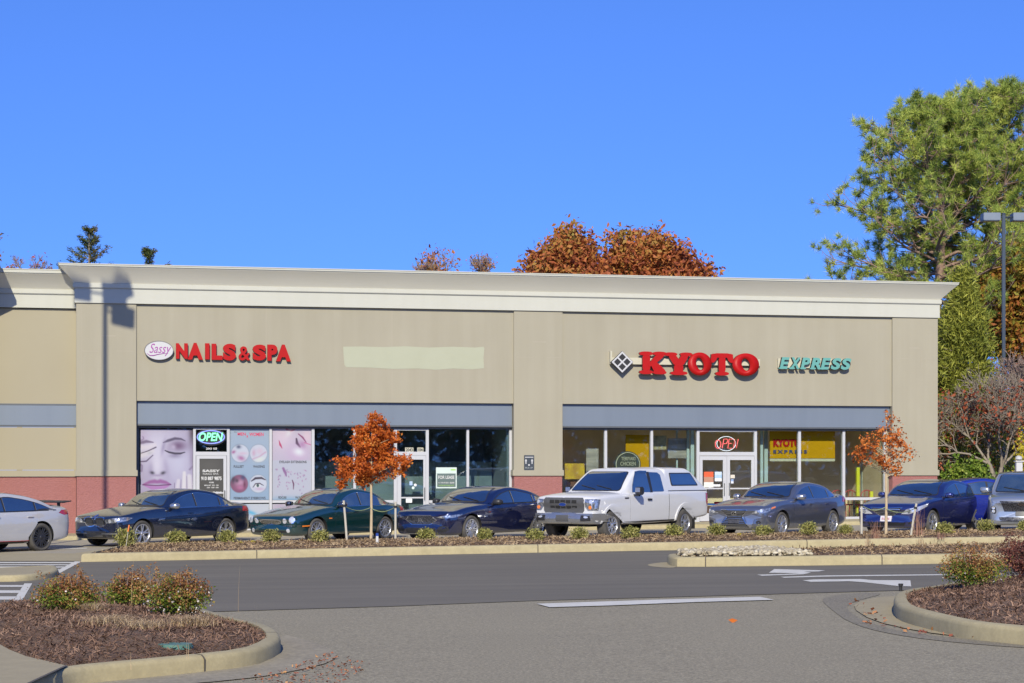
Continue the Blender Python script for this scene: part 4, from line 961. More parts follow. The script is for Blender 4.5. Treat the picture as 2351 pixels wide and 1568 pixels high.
def hermite(keys, x):
    """monotone cubic through (x, y) keys"""
    K = sorted(keys); xs = np.array([k[0] for k in K], float); ys = np.array([k[1] for k in K], float); x = np.clip(np.asarray(x, float), xs[0], xs[-1])
    h = np.diff(xs); d = np.diff(ys)/h; m = np.zeros_like(xs); m[0] = d[0]; m[-1] = d[-1]
    for i in range(1, len(xs)-1): m[i] = 0 if d[i-1]*d[i] <= 0 else 2*d[i-1]*d[i]/(d[i-1]+d[i])
    i = np.clip(np.searchsorted(xs, x, side='right')-1, 0, len(xs)-2); t = (x-xs[i])/h[i]
    return (2*t**3-3*t**2+1)*ys[i]+(t**3-2*t**2+t)*h[i]*m[i]+(-2*t**3+3*t**2)*ys[i+1]+(t**3-t**2)*h[i]*m[i+1]
def crsec(P, sub=4):
    """catmull-rom through section points (list of (y,z)), no overshoot care"""
    P = [P[0]]+list(P)+[P[-1]]; o = []
    for i in range(1, len(P)-2):
        p0, p1, p2, p3 = [np.array(p) for p in P[i-1:i+3]]
        for k in range(sub):
            t = k/sub; o.append(.5*((2*p1)+(-p0+p2)*t+(2*p0-5*p1+4*p2-p3)*t*t+(-p0+3*p1-3*p2+p3)*t**3))
    o.append(np.array(P[-2])); return np.array(o)
def loft(xs, secs, bowf, cap0=True, cap1=True):
    """secs: arrays (m,2) of half sections from bottom centre round to top centre; mirrored"""
    V = []; n = None
    for x, s in zip(xs, secs):
        full = np.concatenate([s, (s*np.array([-1, 1]))[::-1][1:-1]]); n = len(full)
        for y, z in full: V.append((x+bowf(x, y, z), y, z))
    Fs = []
    for i in range(len(xs)-1):
        for k in range(n): Fs.append((i*n+k, i*n+(k+1) % n, (i+1)*n+(k+1) % n, (i+1)*n+k))
    def cap(base, sec_i, flip):
        c = np.mean([V[base+k] for k in range(n)], 0); prev = list(range(base, base+n))
        for r in (.75, .5, .25):
            cur = []
            for k in range(n): p = np.array(V[base+k]); q_ = c+(p-c)*r; q_[0] = c[0]+(p[0]-c[0])*r; V.append(tuple(q_)); cur.append(len(V)-1)
            for k in range(n): f = (prev[k], prev[(k+1) % n], cur[(k+1) % n], cur[k]); Fs.append(f if not flip else f[::-1])
            prev = cur
        V.append(tuple(c)); ci = len(V)-1
        for k in range(n): f = (prev[k], prev[(k+1) % n], ci); Fs.append(f if not flip else f[::-1])
    if cap0: cap(0, 0, False)
    if cap1: cap((len(xs)-1)*n, -1, True)
    return V, Fs
def rcorn(P, r):
    o = []; n = len(P)
    for i in range(n):
        p = Vector(P[i]); a = Vector(P[i-1]); b = Vector(P[(i+1) % n]); o += [tuple(p+(a-p).normalized()*r), tuple(p+((a-p).normalized()+(b-p).normalized())*r*.28), tuple(p+(b-p).normalized()*r)]
    return o
class Car:
    def __init__(s, S, name, label, paint, loc, rz, group='cars parked in a row in front of the shops', cat='car'):
        s.S = S; s.paint = paint
        s.root = empty(name, loc, rz, label, cat, group); k_ = S.get('k', 1.0); s.root.scale = (k_, k_, k_)
        L, W, H = S['L'], S['W'], S['H']; s.L, s.W, s.H = L, W, H
        xs = np.unique(np.concatenate([[0,.015,.04,.08,.14,.22,.32], np.linspace(.42, L-.42, 78), L-np.array([.32,.22,.14,.08,.04,.015,0])]))
        w_ = hermite(S['plan'], xs)*W/2; zb = hermite(S['zb'], xs); zs = hermite(S['zs'], xs); zt = hermite(S['zt'], xs)
        bx = S.get('boxy', 0)
        secs = []
        for w, b, sh, t in zip(w_, zb, zs, zt):
            h = sh-b; t = max(t, sh+.005)
            P = [(0,b), (.80*w,b), ((.94+.02*bx)*w, b+.035), ((.975+.01*bx)*w, b+.16*h), (.992*w, b+.34*h), (1.0*w, b+.58*h), (.995*w, b+.78*h), ((.975+.015*bx)*w, sh-.035), ((.945+.03*bx)*w, sh), ((.86+.05*bx)*w, sh+.45*(t-sh)), (.55*w, sh+.88*(t-sh)), (0,t)]
            secs.append(crsec(P, 4))
        fb, rb = S.get('bow', .11), S.get('rbow', .12)
        def bow(x, y, z):
            q_ = (abs(y)/(W/2))**2.4
            return fb*q_*max(0, 1-x/1.3)**1.5 - rb*q_*max(0, 1-(L-x)/1.1)**1.5
        V, Fs = loft(xs, secs, bow)
        # greenhouses
        s.gh = S['gh']; GV_ = []; 
        for g in s.gh:
            xg = np.linspace(g['top'][0][0], g['top'][-1][0], 60); zr = hermite(g['top'], xg); wb = hermite(g['wb'], xg)*W/2; base = g['base']; th = g.get('th', .42); rr = g.get('r', .10); gb, grb = g.get('bow', .22), g.get('rbow', .18)
            sc = []
            for x, z, wbx in zip(xg, zr, wb):
                bs = base-.10; h = max(z-base, .004); r = min(rr, h*.6); wt = wbx-th*max(h-r, 0)
                P = [(0,bs), (wbx*.9,bs), (wbx,base-.02), (wbx-th*(h-r)*.45, base+(h-r)*.5), (wt, base+h-r), (wt-r*.35, base+h-r*.28), (wt-r*1.15, base+h), (wt*.5, base+h+.018*min(1,h*3)), (0, base+h+.028*min(1,h*3))]
                sc.append(crsec(P, 4))
            x0, x1 = xg[0], xg[-1]
            def gbow(x, y, z, x0=x0, x1=x1, gb=gb, grb=grb):
                q_ = (abs(y)/(W/2))**2
                m_ = (x-x0)/(x1-x0)
                return gb*q_*max(0, 1-m_/.45)-grb*q_*max(0, 1-(1-m_)/.45)
            GV_.append(loft(xg, sc, gbow))
        parts = [(V, Fs)]+GV_
        # wheel arches cut from the shell
        mb = MB(); mb.add(V, Fs); me = mb.mesh('body', [paint, CM['well']], smooth=False)
        o = link('body', me, s.root)
        rw = S['R']; s.wx = [S['FO'], S['FO']+S['WB']]
        cut = MB(); cut.mi = 1
        Ra = S.get('Ra', rw+.055)
        for x in s.wx:
            for sy in (-1, 1):
                y0, y1 = sorted((sy*(W/2-.30), sy*(W/2+.4)))
                pr = [(x+Ra*math.cos(t), S['R']+Ra*math.sin(t)) for t in np.linspace(0, 2*math.pi, 40, endpoint=False)]
                cut.prism(pr, y0, y1)
        cm = cut.mesh('cut', [paint, CM['well']]); co = link('cut', cm)
        md = o.modifiers.new('b', 'BOOLEAN'); md.object = co; md.operation = 'DIFFERENCE'; md.solver = 'EXACT'
        bpy.context.view_layer.update(); co.matrix_world = s.root.matrix_world.copy(); bpy.context.view_layer.update()
        nm = bpy.data.meshes.new_from_object(o.evaluated_get(bpy.context.evaluated_depsgraph_get())); o.modifiers.clear(); o.data = nm; nm.name = 'body'
        bpy.data.objects.remove(co)
        nm.polygons.foreach_set('use_smooth', [True]*len(nm.polygons)); 
        try: nm.set_sharp_from_angle(angle=R(38))
        except Exception: pass
        s.body = o
        s.cabins = []
        for i, g in enumerate(GV_):
            mb = MB(); mb.add(*g); pm = paint if s.gh[i].get('mat') is None else s.gh[i]['mat']
            c = mb.build(s.gh[i].get('name', 'cabin'), pm, s.root, smooth=True); s.cabins.append(c)
        # ray target
        bm = bmesh.new(); bm.from_mesh(me)
        for c in s.cabins: bm.from_mesh(c.data)
        bmesh.ops.triangulate(bm, faces=bm.faces[:]); s.bvh = BVHTree.FromBMesh(bm); bm.free()
    def decal(s, name, pts, d, mats, off=.006, cell=.07, parent=None, inset=0, skirt=.02, miss=None, label=None):
        """polygon of 3-D guesses laid onto the shell along direction d"""
        d = Vector(d).normalized(); a = d.cross(Vector((0,0,1))); a.normalize(); b = a.cross(d); 
        mats = mats if isinstance(mats, (list, tuple)) else [mats]
        P = [Vector(p) for p in pts]; Q = [(p.dot(a), p.dot(b)) for p in P]
        bm = bmesh.new(); f = bm.faces.new([bm.verts.new((x, y, 0)) for x, y in Q])
        if inset:
            r = bmesh.ops.inset_region(bm, faces=[f], thickness=inset, use_even_offset=True)
            for ff in r['faces']: ff.material_index = 1
        bmesh.ops.triangulate(bm, faces=bm.faces[:])
        xs = [q_[0] for q_ in Q]; ys = [q_[1] for q_ in Q]
        cut_grid(bm, cell, min(xs), max(xs), min(ys), max(ys))
        bad = []
        for v in bm.verts:
            o = a*v.co.x+b*v.co.y-d*6
            # component along d of the frame origin is zero: shell stays within 6 m
            h, n, _, _ = s.bvh.ray_cast(o, d, 14)
            if h is None: bad.append(v); continue
            nn = n if n.dot(d) < 0 else -n
            v.co = h+nn*off
        # points that miss take the depth of their neighbours
        good = {v for v in bm.verts if v not in bad}
        for v in bad:
            nb = [e.other_vert(v) for e in v.link_edges if e.other_vert(v) in good]
            dep = sum(n_.co.dot(d) for n_ in nb)/len(nb) if nb else -1e3
            if dep < -900: 
                dep = min((g.co.dot(d) for g in good), default=0) if good else 0
            x, y = v.co.x, v.co.y; v.co = a*x+b*y+d*dep
        be = [e for e in bm.edges if e.is_boundary]
        r = bmesh.ops.extrude_edge_only(bm, edges=be)
        for v in [g for g in r['geom'] if isinstance(g, bmesh.types.BMVert)]: v.co += d*skirt
        for g in r['geom']:
            if isinstance(g, bmesh.types.BMFace): g.material_index = len(mats)-1
        bmesh.ops.recalc_face_normals(bm, faces=bm.faces[:])
        me = bpy.data.meshes.new(name); bm.to_mesh(me); bm.free()
        for m_ in mats: me.materials.append(m_)
        me.polygons.foreach_set('use_smooth', [True]*len(me.polygons))
        try: me.set_sharp_from_angle(angle=R(50))
        except Exception: pass
        o = link(name, me, parent or s.root)
        if label: o['label'] = label
        return o
    def side(s, name, xz, sy, mats, **k): return s.decal(name, [(x, 0, z) for x, z in xz], (0, -sy, 0), mats, **k)
    def front(s, name, yz, mats, **k): return s.decal(name, [(0, y, z) for y, z in yz], (1, 0, 0), mats, **k)
    def rear(s, name, yz, mats, **k): return s.decal(name, [(0, y, z) for y, z in yz], (-1, 0, 0), mats, **k)
    def hit(s, o, d):
        h, n, _, _ = s.bvh.ray_cast(Vector(o), Vector(d).normalized(), 20); return h, n
    def wheels(s, kind, n=5, rimcol='rim', tw=.225):
        Rw = s.S['R']; rr = s.S.get('rim', Rw*.735)
        for x in s.wx:
            for sy in (-1, 1):
                T = Matrix.Translation((x, sy*(s.W/2-.025), Rw))
                if sy > 0: T = T @ Matrix.Rotation(math.pi, 4, 'Z')
                w = MB(); w.lathe([(rr*.98, .03), (rr*.9, .16), (0.001, .16)], 32, T); w.lathe([(rr*.75, .075), (.06, .075), (.06, .05)], 24, T)
                w.lathe([(rr*.75, .11), (rr*.75, .075)], 24, T)
                wo = w.build('wheel', CM['disc'], s.root, smooth=True)
                t = MB(); c = .02
                t.lathe([(rr, .012), (rr+.012, -.004), (rr+(Rw-rr)*.55, -.012), (Rw-.022, .002), (Rw-.004, .022), (Rw, .05), (Rw, tw-.05), (Rw-.006, tw-.02), (Rw-.03, tw), (rr, tw-.01)], 40, T)
                t.build('tyre', CM['tyre'], wo, smooth=True)
                r = MB(); r.lathe([(rr+.004, .006), (rr-.004, -.001), (rr-.018, .0), (rr-.028, .012), (rr-.03, .06), (rr-.045, .15)], 40, T)
                r.lathe([(.001, -.002), (.035, -.002), (.04, .004), (.06, .012), (.065, .05)], 20, T)
                ro = rr-.016
                for k in range(n):
                    a = 2*math.pi*k/n+math.pi/2
                    def spoke(a0, a1, w0, w1, y0=.012, y1=.006):
                        p0 = (.045*math.cos(a0), .045*math.sin(a0)); p1 = (ro*math.cos(a1), ro*math.sin(a1)); dx, dz = p1[0]-p0[0], p1[1]-p0[1]; l = math.hypot(dx, dz); nx, nz = -dz/l, dx/l
                        Vv = []
                        for (p, w_, y) in ((p0, w0, y0), (p1, w1, y1)):
                            for sgn, yy in ((-1, y+.022), (-1, y+.004), (-.5, y), (.5, y), (1, y+.004), (1, y+.022)): Vv.append((p[0]+nx*w_*sgn, yy, p[1]+nz*w_*sgn))
                        r.add(Vv, [(i, i+1, i+7, i+6) for i in range(5)], T)
                    if kind == 'five': spoke(a, a, .036, .030)
                    elif kind == 'twin': spoke(a-.12, a-.19, .016, .017); spoke(a+.12, a+.19, .016, .017)
                    elif kind == 'vee': spoke(a, a-.22, .018, .015); spoke(a, a+.22, .018, .015)
                    elif kind == 'multi': spoke(a, a+.06, .013, .012)
                    elif kind == 'turbine': spoke(a, a+.12, .028, .040)
                r.build('rim', CM[rimcol], wo, smooth=True)
    def windows(s, gi=0, glass='glass', splits=(), xr=None, margin=.085, trim='black_trim', fshift=.20, rshift=.16, belt=None, side_name='side_window', trimw=.022):
        g = s.gh[gi]; base = belt or g['base']+.025; x0, x1 = xr
        X_ = np.linspace(x0, x1, 40)
        def top(x):
            a = hermite(g['top'], np.array([x-fshift]))[0] if x < (x0+x1)/2 else 9; b_ = hermite(g['top'], np.array([x+rshift]))[0] if x > (x0+x1)/2 else 9
            return min(a, b_)-margin
        tt = np.array([top(x) for x in X_]); k = np.ones(5)/5; t2 = np.convolve(np.pad(tt, 2, 'edge'), k, 'valid')
        ok = t2 > base+.015; X_ = X_[ok]; t2 = t2[ok]
        bl = lambda x: base+(x-X_[0])*g.get('beltrise', .012)
        outer = [(X_[0]-.03, bl(X_[0]))]+[(x, z) for x, z in zip(X_, t2)]+[(X_[-1]+.02, bl(X_[-1])+.005)]
        big = [(X_[0]-.03-trimw*2.5, bl(X_[0])-trimw)]+[(x, z+trimw) for x, z in zip(X_, t2)]+[(X_[-1]+.02+trimw*1.5, bl(X_[-1])-trimw*.5), (X_[-1], bl(X_[-1])-trimw)]
        for sy in (-1, 1):
            s.side('window_trim', big, sy, CM[trim], off=.004)
            if trim == 'chrome': s.side('pillar_trim', outer, sy, CM['black_trim'], off=.007)
            cuts = [x0-1]+list(splits)+[x1+1]
            for a, b_ in zip(cuts[:-1], cuts[1:]):
                lo = a+(.028 if a > x0 else 0); hi = b_-(.028 if b_ < x1 else 0)
                lean = .10
                xx = [x for x in X_ if lo <= x <= hi]
                if len(xx) < 2: continue
                xa = max(lo, X_[0]-.03); xb = min(hi, X_[-1]+.02)
                tz = lambda x: float(np.interp(x, X_, t2))
                poly = [(xa, bl(xa))]
                if a > x0: poly.append((xa, tz(xa)))
                poly += [(x, tz(x)) for x in xx if x > xa+.01 and x < xb-.01]
                if b_ < x1: poly.append((xb, tz(xb)))
                poly.append((xb, bl(xb)))
                s.side(side_name, poly, sy, CM[glass], off=.011)
    def windscreen(s, gi=0, z0=None, z1=None, w0=.70, w1=.54, glass='glass', frame=True, rear=False, name=None, r=.06):
        g = s.gh[gi]; f = s.rear if rear else s.front
        def quad(e): return rnd([(-w0-e, z0-e), (w0+e, z0-e), (w1+e, z1+e), (-w1-e, z1+e)], 0)
        def rq(e):
            P = [(-w0-e, z0-e), (w0+e, z0-e), (w1+e, z1+e), (-w1-e, z1+e)]; o = []
            for i in range(4):
                p = Vector(P[i]); a = Vector(P[i-1]); b = Vector(P[(i+1) % 4]); rr_ = r
                o += [tuple(p+(a-p).normalized()*rr_), tuple(p+((a-p).normalized()+(b-p).normalized())*rr_*.28), tuple(p+(b-p).normalized()*rr_)]
            return o
        if frame: f('screen_surround', rq(.022), CM['black_trim'], off=.004)
        return f(name or ('rear_window' if rear else 'windscreen'), rq(0), CM[glass], off=.008)
    def doors(s, xs, z0, z1s, handle='self', hz=.80, label=None):
        """xs: seam positions front to back"""
        for sy in (-1, 1):
            for i, (a, b) in enumerate(zip(xs[:-1], xs[1:])):
                zt0 = np.interp(a, *zip(*z1s)); zt1 = np.interp(b, *zip(*z1s)); bw = s.wx[1]
                P = [(a, z0+.02), (a, zt0), (b, zt1)]
                if b > bw-.42:
                    P += [(b, max(z0, .68)), (bw-.42, .34), (bw-.46, z0)]
                else: P += [(b, z0+.02)]
                d = s.side('door', P, sy, [s.paint, CM['well']], off=.0035, inset=.007, cell=.06, skirt=.012)
                hx = b-.22; h, n = s.hit((hx, sy*3, hz), (0, -sy, 0))
                if h:
                    mb = MB(); y0, y1 = sorted((h.y-.002*sy, h.y+.032*sy)); mb.box(hx-.085, hx+.085, y0, y1, hz-.014, hz+.014)
                    mb.build('handle', s.paint if handle == 'self' else CM[handle], d, smooth=False, bevel=.006)
    def mirrors(s, x, z, m=None, sz=(.10,.115,.075), out=.05, arm=.05):
        for sy in (-1, 1):
            h, n = s.hit((x+.05, sy*3, z-.03), (0, -sy, 0))
            if h is None: continue
            y = h.y+sy*(out+sz[1]); mb = MB()
            bm = bmesh.new(); bmesh.ops.create_uvsphere(bm, u_segments=16, v_segments=10, radius=1)
            for v in bm.verts:
                c = v.co; c.x = math.copysign(abs(c.x)**.75, c.x); c.y = math.copysign(abs(c.y)**.7, c.y); c.z = math.copysign(abs(c.z)**.75, c.z)
                c.x = min(c.x, .55); c.x *= sz[0]; c.y *= sz[1]; c.z *= sz[2]
                c.x += x; c.y += y; c.z += z+.02
                c.x += abs(c.y-h.y)*.25
            me = bpy.data.meshes.new('mirror'); bm.to_mesh(me); bm.free(); me.materials.append(m or s.paint); me.polygons.foreach_set('use_smooth', [True]*len(me.polygons))
            mo = link('mirror', me, s.root)
            a = MB(); y0, y1 = sorted((h.y-sy*.03, y)); a.box(x-.01, x+.07, y0, y1, z-.055, z-.02); a.build('stalk', CM['black_trim'], mo, bevel=.008)
            gx = x+sz[0]*.55+.03; q0, q1 = sorted((y-sz[1]*.8, y+sz[1]*.8)); MB().box(gx+.012, gx+.020, q0, q1, z-.03, z+.075).build('mirror_glass', CM['glass'], mo)
    def lamp(s, pts, sy, m='lamp', name='headlight', d=None, off=.006, inner=None):
        P = [(x, y*sy, z) for x, y, z in pts]; d = d or (1, .62, 0)
        o = s.decal(name, P, (d[0], -d[1]*sy, d[2]), [CM[m], CM['black_trim']], off=off, cell=.05, inset=.008)
        for (c, r, im) in (inner or []):
            E = [(c[0], c[1]*sy+r*math.cos(t)*1.0, c[2]+r*math.sin(t)) for t in np.linspace(0, 2*math.pi, 16, endpoint=False)]
            s.decal('lens', E, (d[0], -d[1]*sy, d[2]), CM[im], off=off+.006, cell=.05, parent=o)
        return o
    def strips(s, name, zs, y0, y1, wd, m, face='front', parent=None, off=.012, yf=None):
        """thin grille bars as one part"""
        out = []
        for z in zs:
            a, b = (y0, y1) if yf is None else yf(z)
            P = [(a, z-wd), (b, z-wd), (b, z+wd), (a, z+wd)]
            o = s.front(name, P, CM[m], off=off, parent=parent); out.append(o)
        return s.join(out, name)
    def join(s, obs, name):
        bm = bmesh.new()
        for o in obs: bm.from_mesh(o.data)
        bm.to_mesh(obs[0].data); bm.free()
        for o in obs[1:]:
            me = o.data; bpy.data.objects.remove(o); bpy.data.meshes.remove(me)
        return obs[0]
    def wipers(s, z, w=.6):
        for (a, b) in ((.05, -.52), (.55, .02)):
            pts = []
            for t in np.linspace(0, 1, 8):
                y = a+(b-a)*t; h, n = s.hit((-3, -y, z+.02+.10*t), (1, 0, 0))
                if h: pts.append(h+Vector((-.015, 0, .012)))
            if len(pts) > 2: MB().tube(pts, .010, 5).build('wiper', CM['black_trim'], s.root)

def place_front(px, py, heading_deg, S, side=-1):
    """car origin so that its visible front wheel (driver side) touches the ground seen at px,py"""
    gx_, gy_ = G(px, py); a = R(90-heading_deg); ca, sa = math.cos(a), math.sin(a)
    k_ = S.get('k', 1.0); lx, ly = S['FO']*k_, side*(S['W']/2-.12)*k_
    ox, oy = gx_-(lx*ca-ly*sa), gy_-(lx*sa+ly*ca)
    return (ox, oy, gz(ox)+.006), a
def base_sedan(L=4.85, W=1.85, H=1.46, WB=2.85, FO=.92, R_=.335, hood=(.66,.80,.93,1.00), cowl=1.50, roof0=2.30, roofp=2.75, roof1=3.45, deckx=4.15, deckz=1.09, nose=.60, tail=1.03, belt=.955, zb=.20, plan=None):
    ht = H-.028
    return dict(k=1.04, L=L, W=W, H=H, WB=WB, FO=FO, R=R_,
        plan=plan or [(0,.84),(.04,.90),(.12,.94),(.3,.968),(.7,.985),(1.4,.995),(2.4,1.0),(3.6,.99),(L-.6,.955),(L-.25,.91),(L-.08,.85),(L,.76)],
        zb=[(0,.36),(.03,.27),(.10,.21),(.3,zb-.01),(.8,zb),(L-.8,zb+.02),(L-.25,zb+.08),(L-.05,.34),(L,.44)],
        zs=[(0,nose),(.04,hood[0]-.02),(.14,hood[0]+.02),(.35,hood[1]-.06),(1.0,hood[2]-.07),(cowl,belt-.045),(2.6,belt-.02),(L-1.0,belt+.02),(L-.35,tail-.06),(L-.08,tail-.12),(L,tail-.25)],
        zt=[(0,nose+.02),(.04,hood[0]),(.14,hood[0]+.05),(.35,hood[1]-.01),(1.0,hood[2]),(cowl,hood[3]),(2.6,belt),(deckx-.3,belt+.03),(deckx+.1,deckz),(L-.3,tail+.03),(L-.1,tail),(L-.03,tail-.10),(L,tail-.23)],
        gh=[dict(top=[(cowl-.10,hood[3]-.06),(cowl,hood[3]-.01),(cowl+(roof0-cowl)*.5,hood[3]+(ht-hood[3])*.60),(roof0,ht-.045),(roofp,ht),(roof1,ht-.055),(roof1+(deckx-roof1)*.5,deckz+(ht-deckz)*.50),(deckx,deckz-.01),(deckx+.12,deckz-.06)],
            wb=[(cowl-.1,.86),(cowl+.3,.93),(2.6,.95),(deckx-.6,.92),(deckx+.12,.80)], base=belt-.01, th=.46, bow=.26, rbow=.22)])
# ---------------------------------------------------------------- the seven parked vehicles and the two others
HD = 37.0
P_navy = paintmat('paint_midnight', (.008,.013,.034), .35); P_green = paintmat('paint_racing_green', (.005,.042,.042), .4); P_blueblack = paintmat('paint_dark_blue', (.010,.015,.065), .5)
P_white = paintmat('paint_white', (.60,.60,.60), 0, .3, .6); P_grey = paintmat('paint_grey', (.16,.17,.205), .7, .32); P_blue = paintmat('paint_indigo', (.018,.024,.13), .55); P_silver = paintmat('paint_silver', (.36,.39,.43), .6, .32)
P_pearl = paintmat('paint_pearl', (.44,.44,.45), .05, .3, .8); P_bright = paintmat('paint_bright_blue', (.010,.022,.26), .3, .3)

# 1 black-blue saloon with twin oval grille
S = base_sedan(L=4.90, W=1.86, H=1.47, WB=2.97, FO=.83, R_=.335, hood=(.76,.87,.97,1.03), cowl=1.55, roof0=2.36, roofp=2.85, roof1=3.50, deckx=4.30, deckz=1.10, nose=.70, tail=1.06, belt=.97)
loc, rz = place_front(322, 1254.5, HD, S)
c = Car(S, 'saloon_car', 'black blue saloon with twin oval chrome grille, leftmost parked nose out', P_navy, loc, rz)
c.wheels('twin', 5); c.windows(0, 'glass', (2.72, 3.62), (1.62, 4.22), trim='chrome', trimw=.016)
c.windscreen(0, 1.03, 1.385, .70, .545, 'glass_light'); c.windscreen(0, 1.14, 1.39, .60, .50, rear=True); c.wipers(1.02)
c.doors([1.62, 2.70, 3.66], .27, [(1.5,.93),(4,.985)], hz=.83)
c.mirrors(1.80, 1.00, CM['silver'])
for sy in (-1, 1):
    gl = c.front('grille', rnd([(.02*sy,.49),(.37*sy,.51),(.40*sy,.70),(.34*sy,.765),(.04*sy,.765),(.012*sy,.67)], 2), [CM['chrome']], off=.008)
    gi = c.front('grille_bars', rnd([(.055*sy,.525),(.335*sy,.54),(.36*sy,.685),(.31*sy,.73),(.065*sy,.73),(.05*sy,.66)], 2), [CM['black_trim']], off=.014, parent=gl)
    bars = [c.front('bar', [((.09+.035*k)*sy-.005,.54),((.09+.035*k)*sy+.005,.54),((.09+.035*k)*sy+.005,.70),((.09+.035*k)*sy-.005,.70)], CM['silver'], off=.020, parent=gl) for k in range(7)]
    c.join(bars, 'bar')
    c.lamp([(0,.42,.60),(0,.40,.70),(.2,.62,.735),(.35,.86,.76),(.45,.93,.74),(.35,.88,.67),(.15,.66,.615)], sy, inner=[((.1,.52,.66),.050,'lamp_lens'),((.2,.68,.685),.050,'lamp_lens')], d=(1,.5,0))
    c.front('bumper_trim', [(.28*sy,.325),(.86*sy,.335),(.86*sy,.36),(.28*sy,.355)], CM['silver'])
    c.front('fog_intake', rnd([(.45*sy,.26),(.80*sy,.28),(.80*sy,.40),(.50*sy,.385)],1), CM['black_trim'], off=.004)
    c.lamp([(4.5,.92,.86),(4.55,.92,.98),(4.85,.80,.99),(4.88,.70,.84)], sy, 'red', 'tail_light', (-1,.9,0))
    c.side('side_vent', [(1.36,.66),(1.55,.68),(1.60,.72),(1.36,.705)], sy, CM['chrome'])
c.front('lower_intake', [(-.40,.24),(.40,.24),(.42,.40),(-.42,.40)], [CM['black_trim']], off=.004)
c.strips('intake_bar', (.27,.30,.33), -.30, .30, .006, 'silver')
c.front('bonnet_badge', ell(0,.775,.04,.04,16), CM['badge_blue'], off=.010)

# 2 green classic saloon with four round lamps
S = base_sedan(L=4.68, W=1.79, H=1.42, WB=2.71, FO=.90, R_=.32, hood=(.68,.79,.91,.98), cowl=1.50, roof0=2.24, roofp=2.65, roof1=3.25, deckx=4.02, deckz=1.03, nose=.61, tail=.97, belt=.93)
loc, rz = place_front(723, 1245.5, HD, S)
c = Car(S, 'saloon_car', 'dark green saloon with four round headlamps and oval chrome grille', P_green, loc, rz)
c.wheels('multi', 12); c.windows(0, 'glass_light', (2.62,), (1.60, 3.92), trim='chrome', trimw=.015)
c.windscreen(0, 1.00, 1.34, .66, .52, 'glass_light'); c.windscreen(0, 1.07, 1.34, .55, .46, rear=True); c.wipers(.99)
c.doors([1.58, 2.60, 3.52], .27, [(1.5,.89),(4,.945)], hz=.79); c.mirrors(1.72, .97, P_navy)
g = c.front('grille', rnd([(-.33,.485),(.33,.485),(.39,.56),(.34,.625),(-.34,.625),(-.39,.56)], 2), [CM['chrome']], off=.010)
c.front('grille_bars', rnd([(-.30,.50),(.30,.50),(.36,.56),(.32,.60),(-.32,.60),(-.36,.56)], 2), [mat('grille_mesh', (.30,.29,.25), .4, .7, noise=((60,60,4),.8,(.08,.08,.07),2))], off=.016, parent=g)
for sy in (-1, 1):
    for (y, z, r, x) in ((.50,.575,.075,.06), (.69,.605,.095,.15)):
        E = [(x, y*sy+r*math.cos(t), z+r*math.sin(t)) for t in np.linspace(0, 2*math.pi, 20, endpoint=False)]
        h = c.decal('headlight', E, (1, -.45*sy, 0), CM['chrome'], off=.008, cell=.05)
        E = [(x, y*sy+r*.82*math.cos(t), z+r*.82*math.sin(t)) for t in np.linspace(0, 2*math.pi, 20, endpoint=False)]
        c.decal('lens', E, (1, -.45*sy, 0), CM['lamp_lens'], off=.016, cell=.05, parent=h)
    c.front('bumper_chrome', [(.45*sy,.44),(.84*sy,.45),(.84*sy,.465),(.45*sy,.46)], CM['chrome'], off=.012)
    c.lamp([(.30,.88,.43),(.30,.88,.465),(.55,.92,.47),(.55,.92,.44)], sy, 'amber', 'side_marker', (.8,1,0), off=.014)
    c.side('side_repeater', [(1.33,.62),(1.44,.62),(1.44,.645),(1.33,.65)], sy, CM['amber'])
    c.lamp([(4.35,.86,.72),(4.35,.86,.90),(4.62,.76,.88),(4.66,.70,.70)], sy, 'red', 'tail_light', (-1,.9,0))
    c.front('fog_lamp', ell(.62*sy,.33,.05,.05,14), CM['lamp_lens'], off=.010)
c.front('lower_intake', rnd([(-.55,.27),(.55,.27),(.60,.33),(-.60,.33)],1), [CM['black_trim']], off=.005)

# 3 dark blue sport saloon with mesh pentagon grille
S = base_sedan(L=4.94, W=1.91, H=1.43, WB=2.87, FO=.98, R_=.345, hood=(.77,.86,.96,1.02), cowl=1.62, roof0=2.42, roofp=2.85, roof1=3.45, deckx=4.42, deckz=1.12, nose=.66, tail=1.08, belt=.97)
loc, rz = place_front(1077, 1244, HD, S)
c = Car(S, 'saloon_car', 'glossy dark blue sport saloon with wide pentagon mesh grille and slim lamps', P_blueblack, loc, rz)
c.wheels('vee', 9); c.windows(0, 'glass', (2.78, 3.70), (1.70, 4.25), trim='black_trim')
c.windscreen(0, 1.03, 1.355, .72, .55, 'glass'); c.windscreen(0, 1.15, 1.36, .60, .50, rear=True); c.wipers(1.02)
c.doors([1.66, 2.76, 3.72], .27, [(1.5,.93),(4,.985)], hz=.82); c.mirrors(1.90, 1.00, CM['black_trim'])
g = c.front('grille', [(-.36,.70),(.36,.70),(.52,.58),(.30,.45),(-.30,.45),(-.52,.58)], [CM['chrome']], off=.006)
c.front('grille_mesh', [(-.345,.685),(.345,.685),(.495,.58),(.285,.463),(-.285,.463),(-.495,.58)], [mat('diamond_mesh', (.015,.015,.02), .3, .5, noise=(34,.8,(.16,.17,.2),2))], off=.012, parent=g)
b_ = MB()
a1 = [c.front('emblem', P, CM['silver'], off=.022, parent=g) for P in ([(-.075,.52),(-.055,.52),(-.018,.63),(-.035,.63)], [(.075,.52),(.055,.52),(.018,.63),(.035,.63)], [(-.045,.555),(.045,.555),(.040,.57),(-.040,.57)])]
c.join(a1, 'emblem')
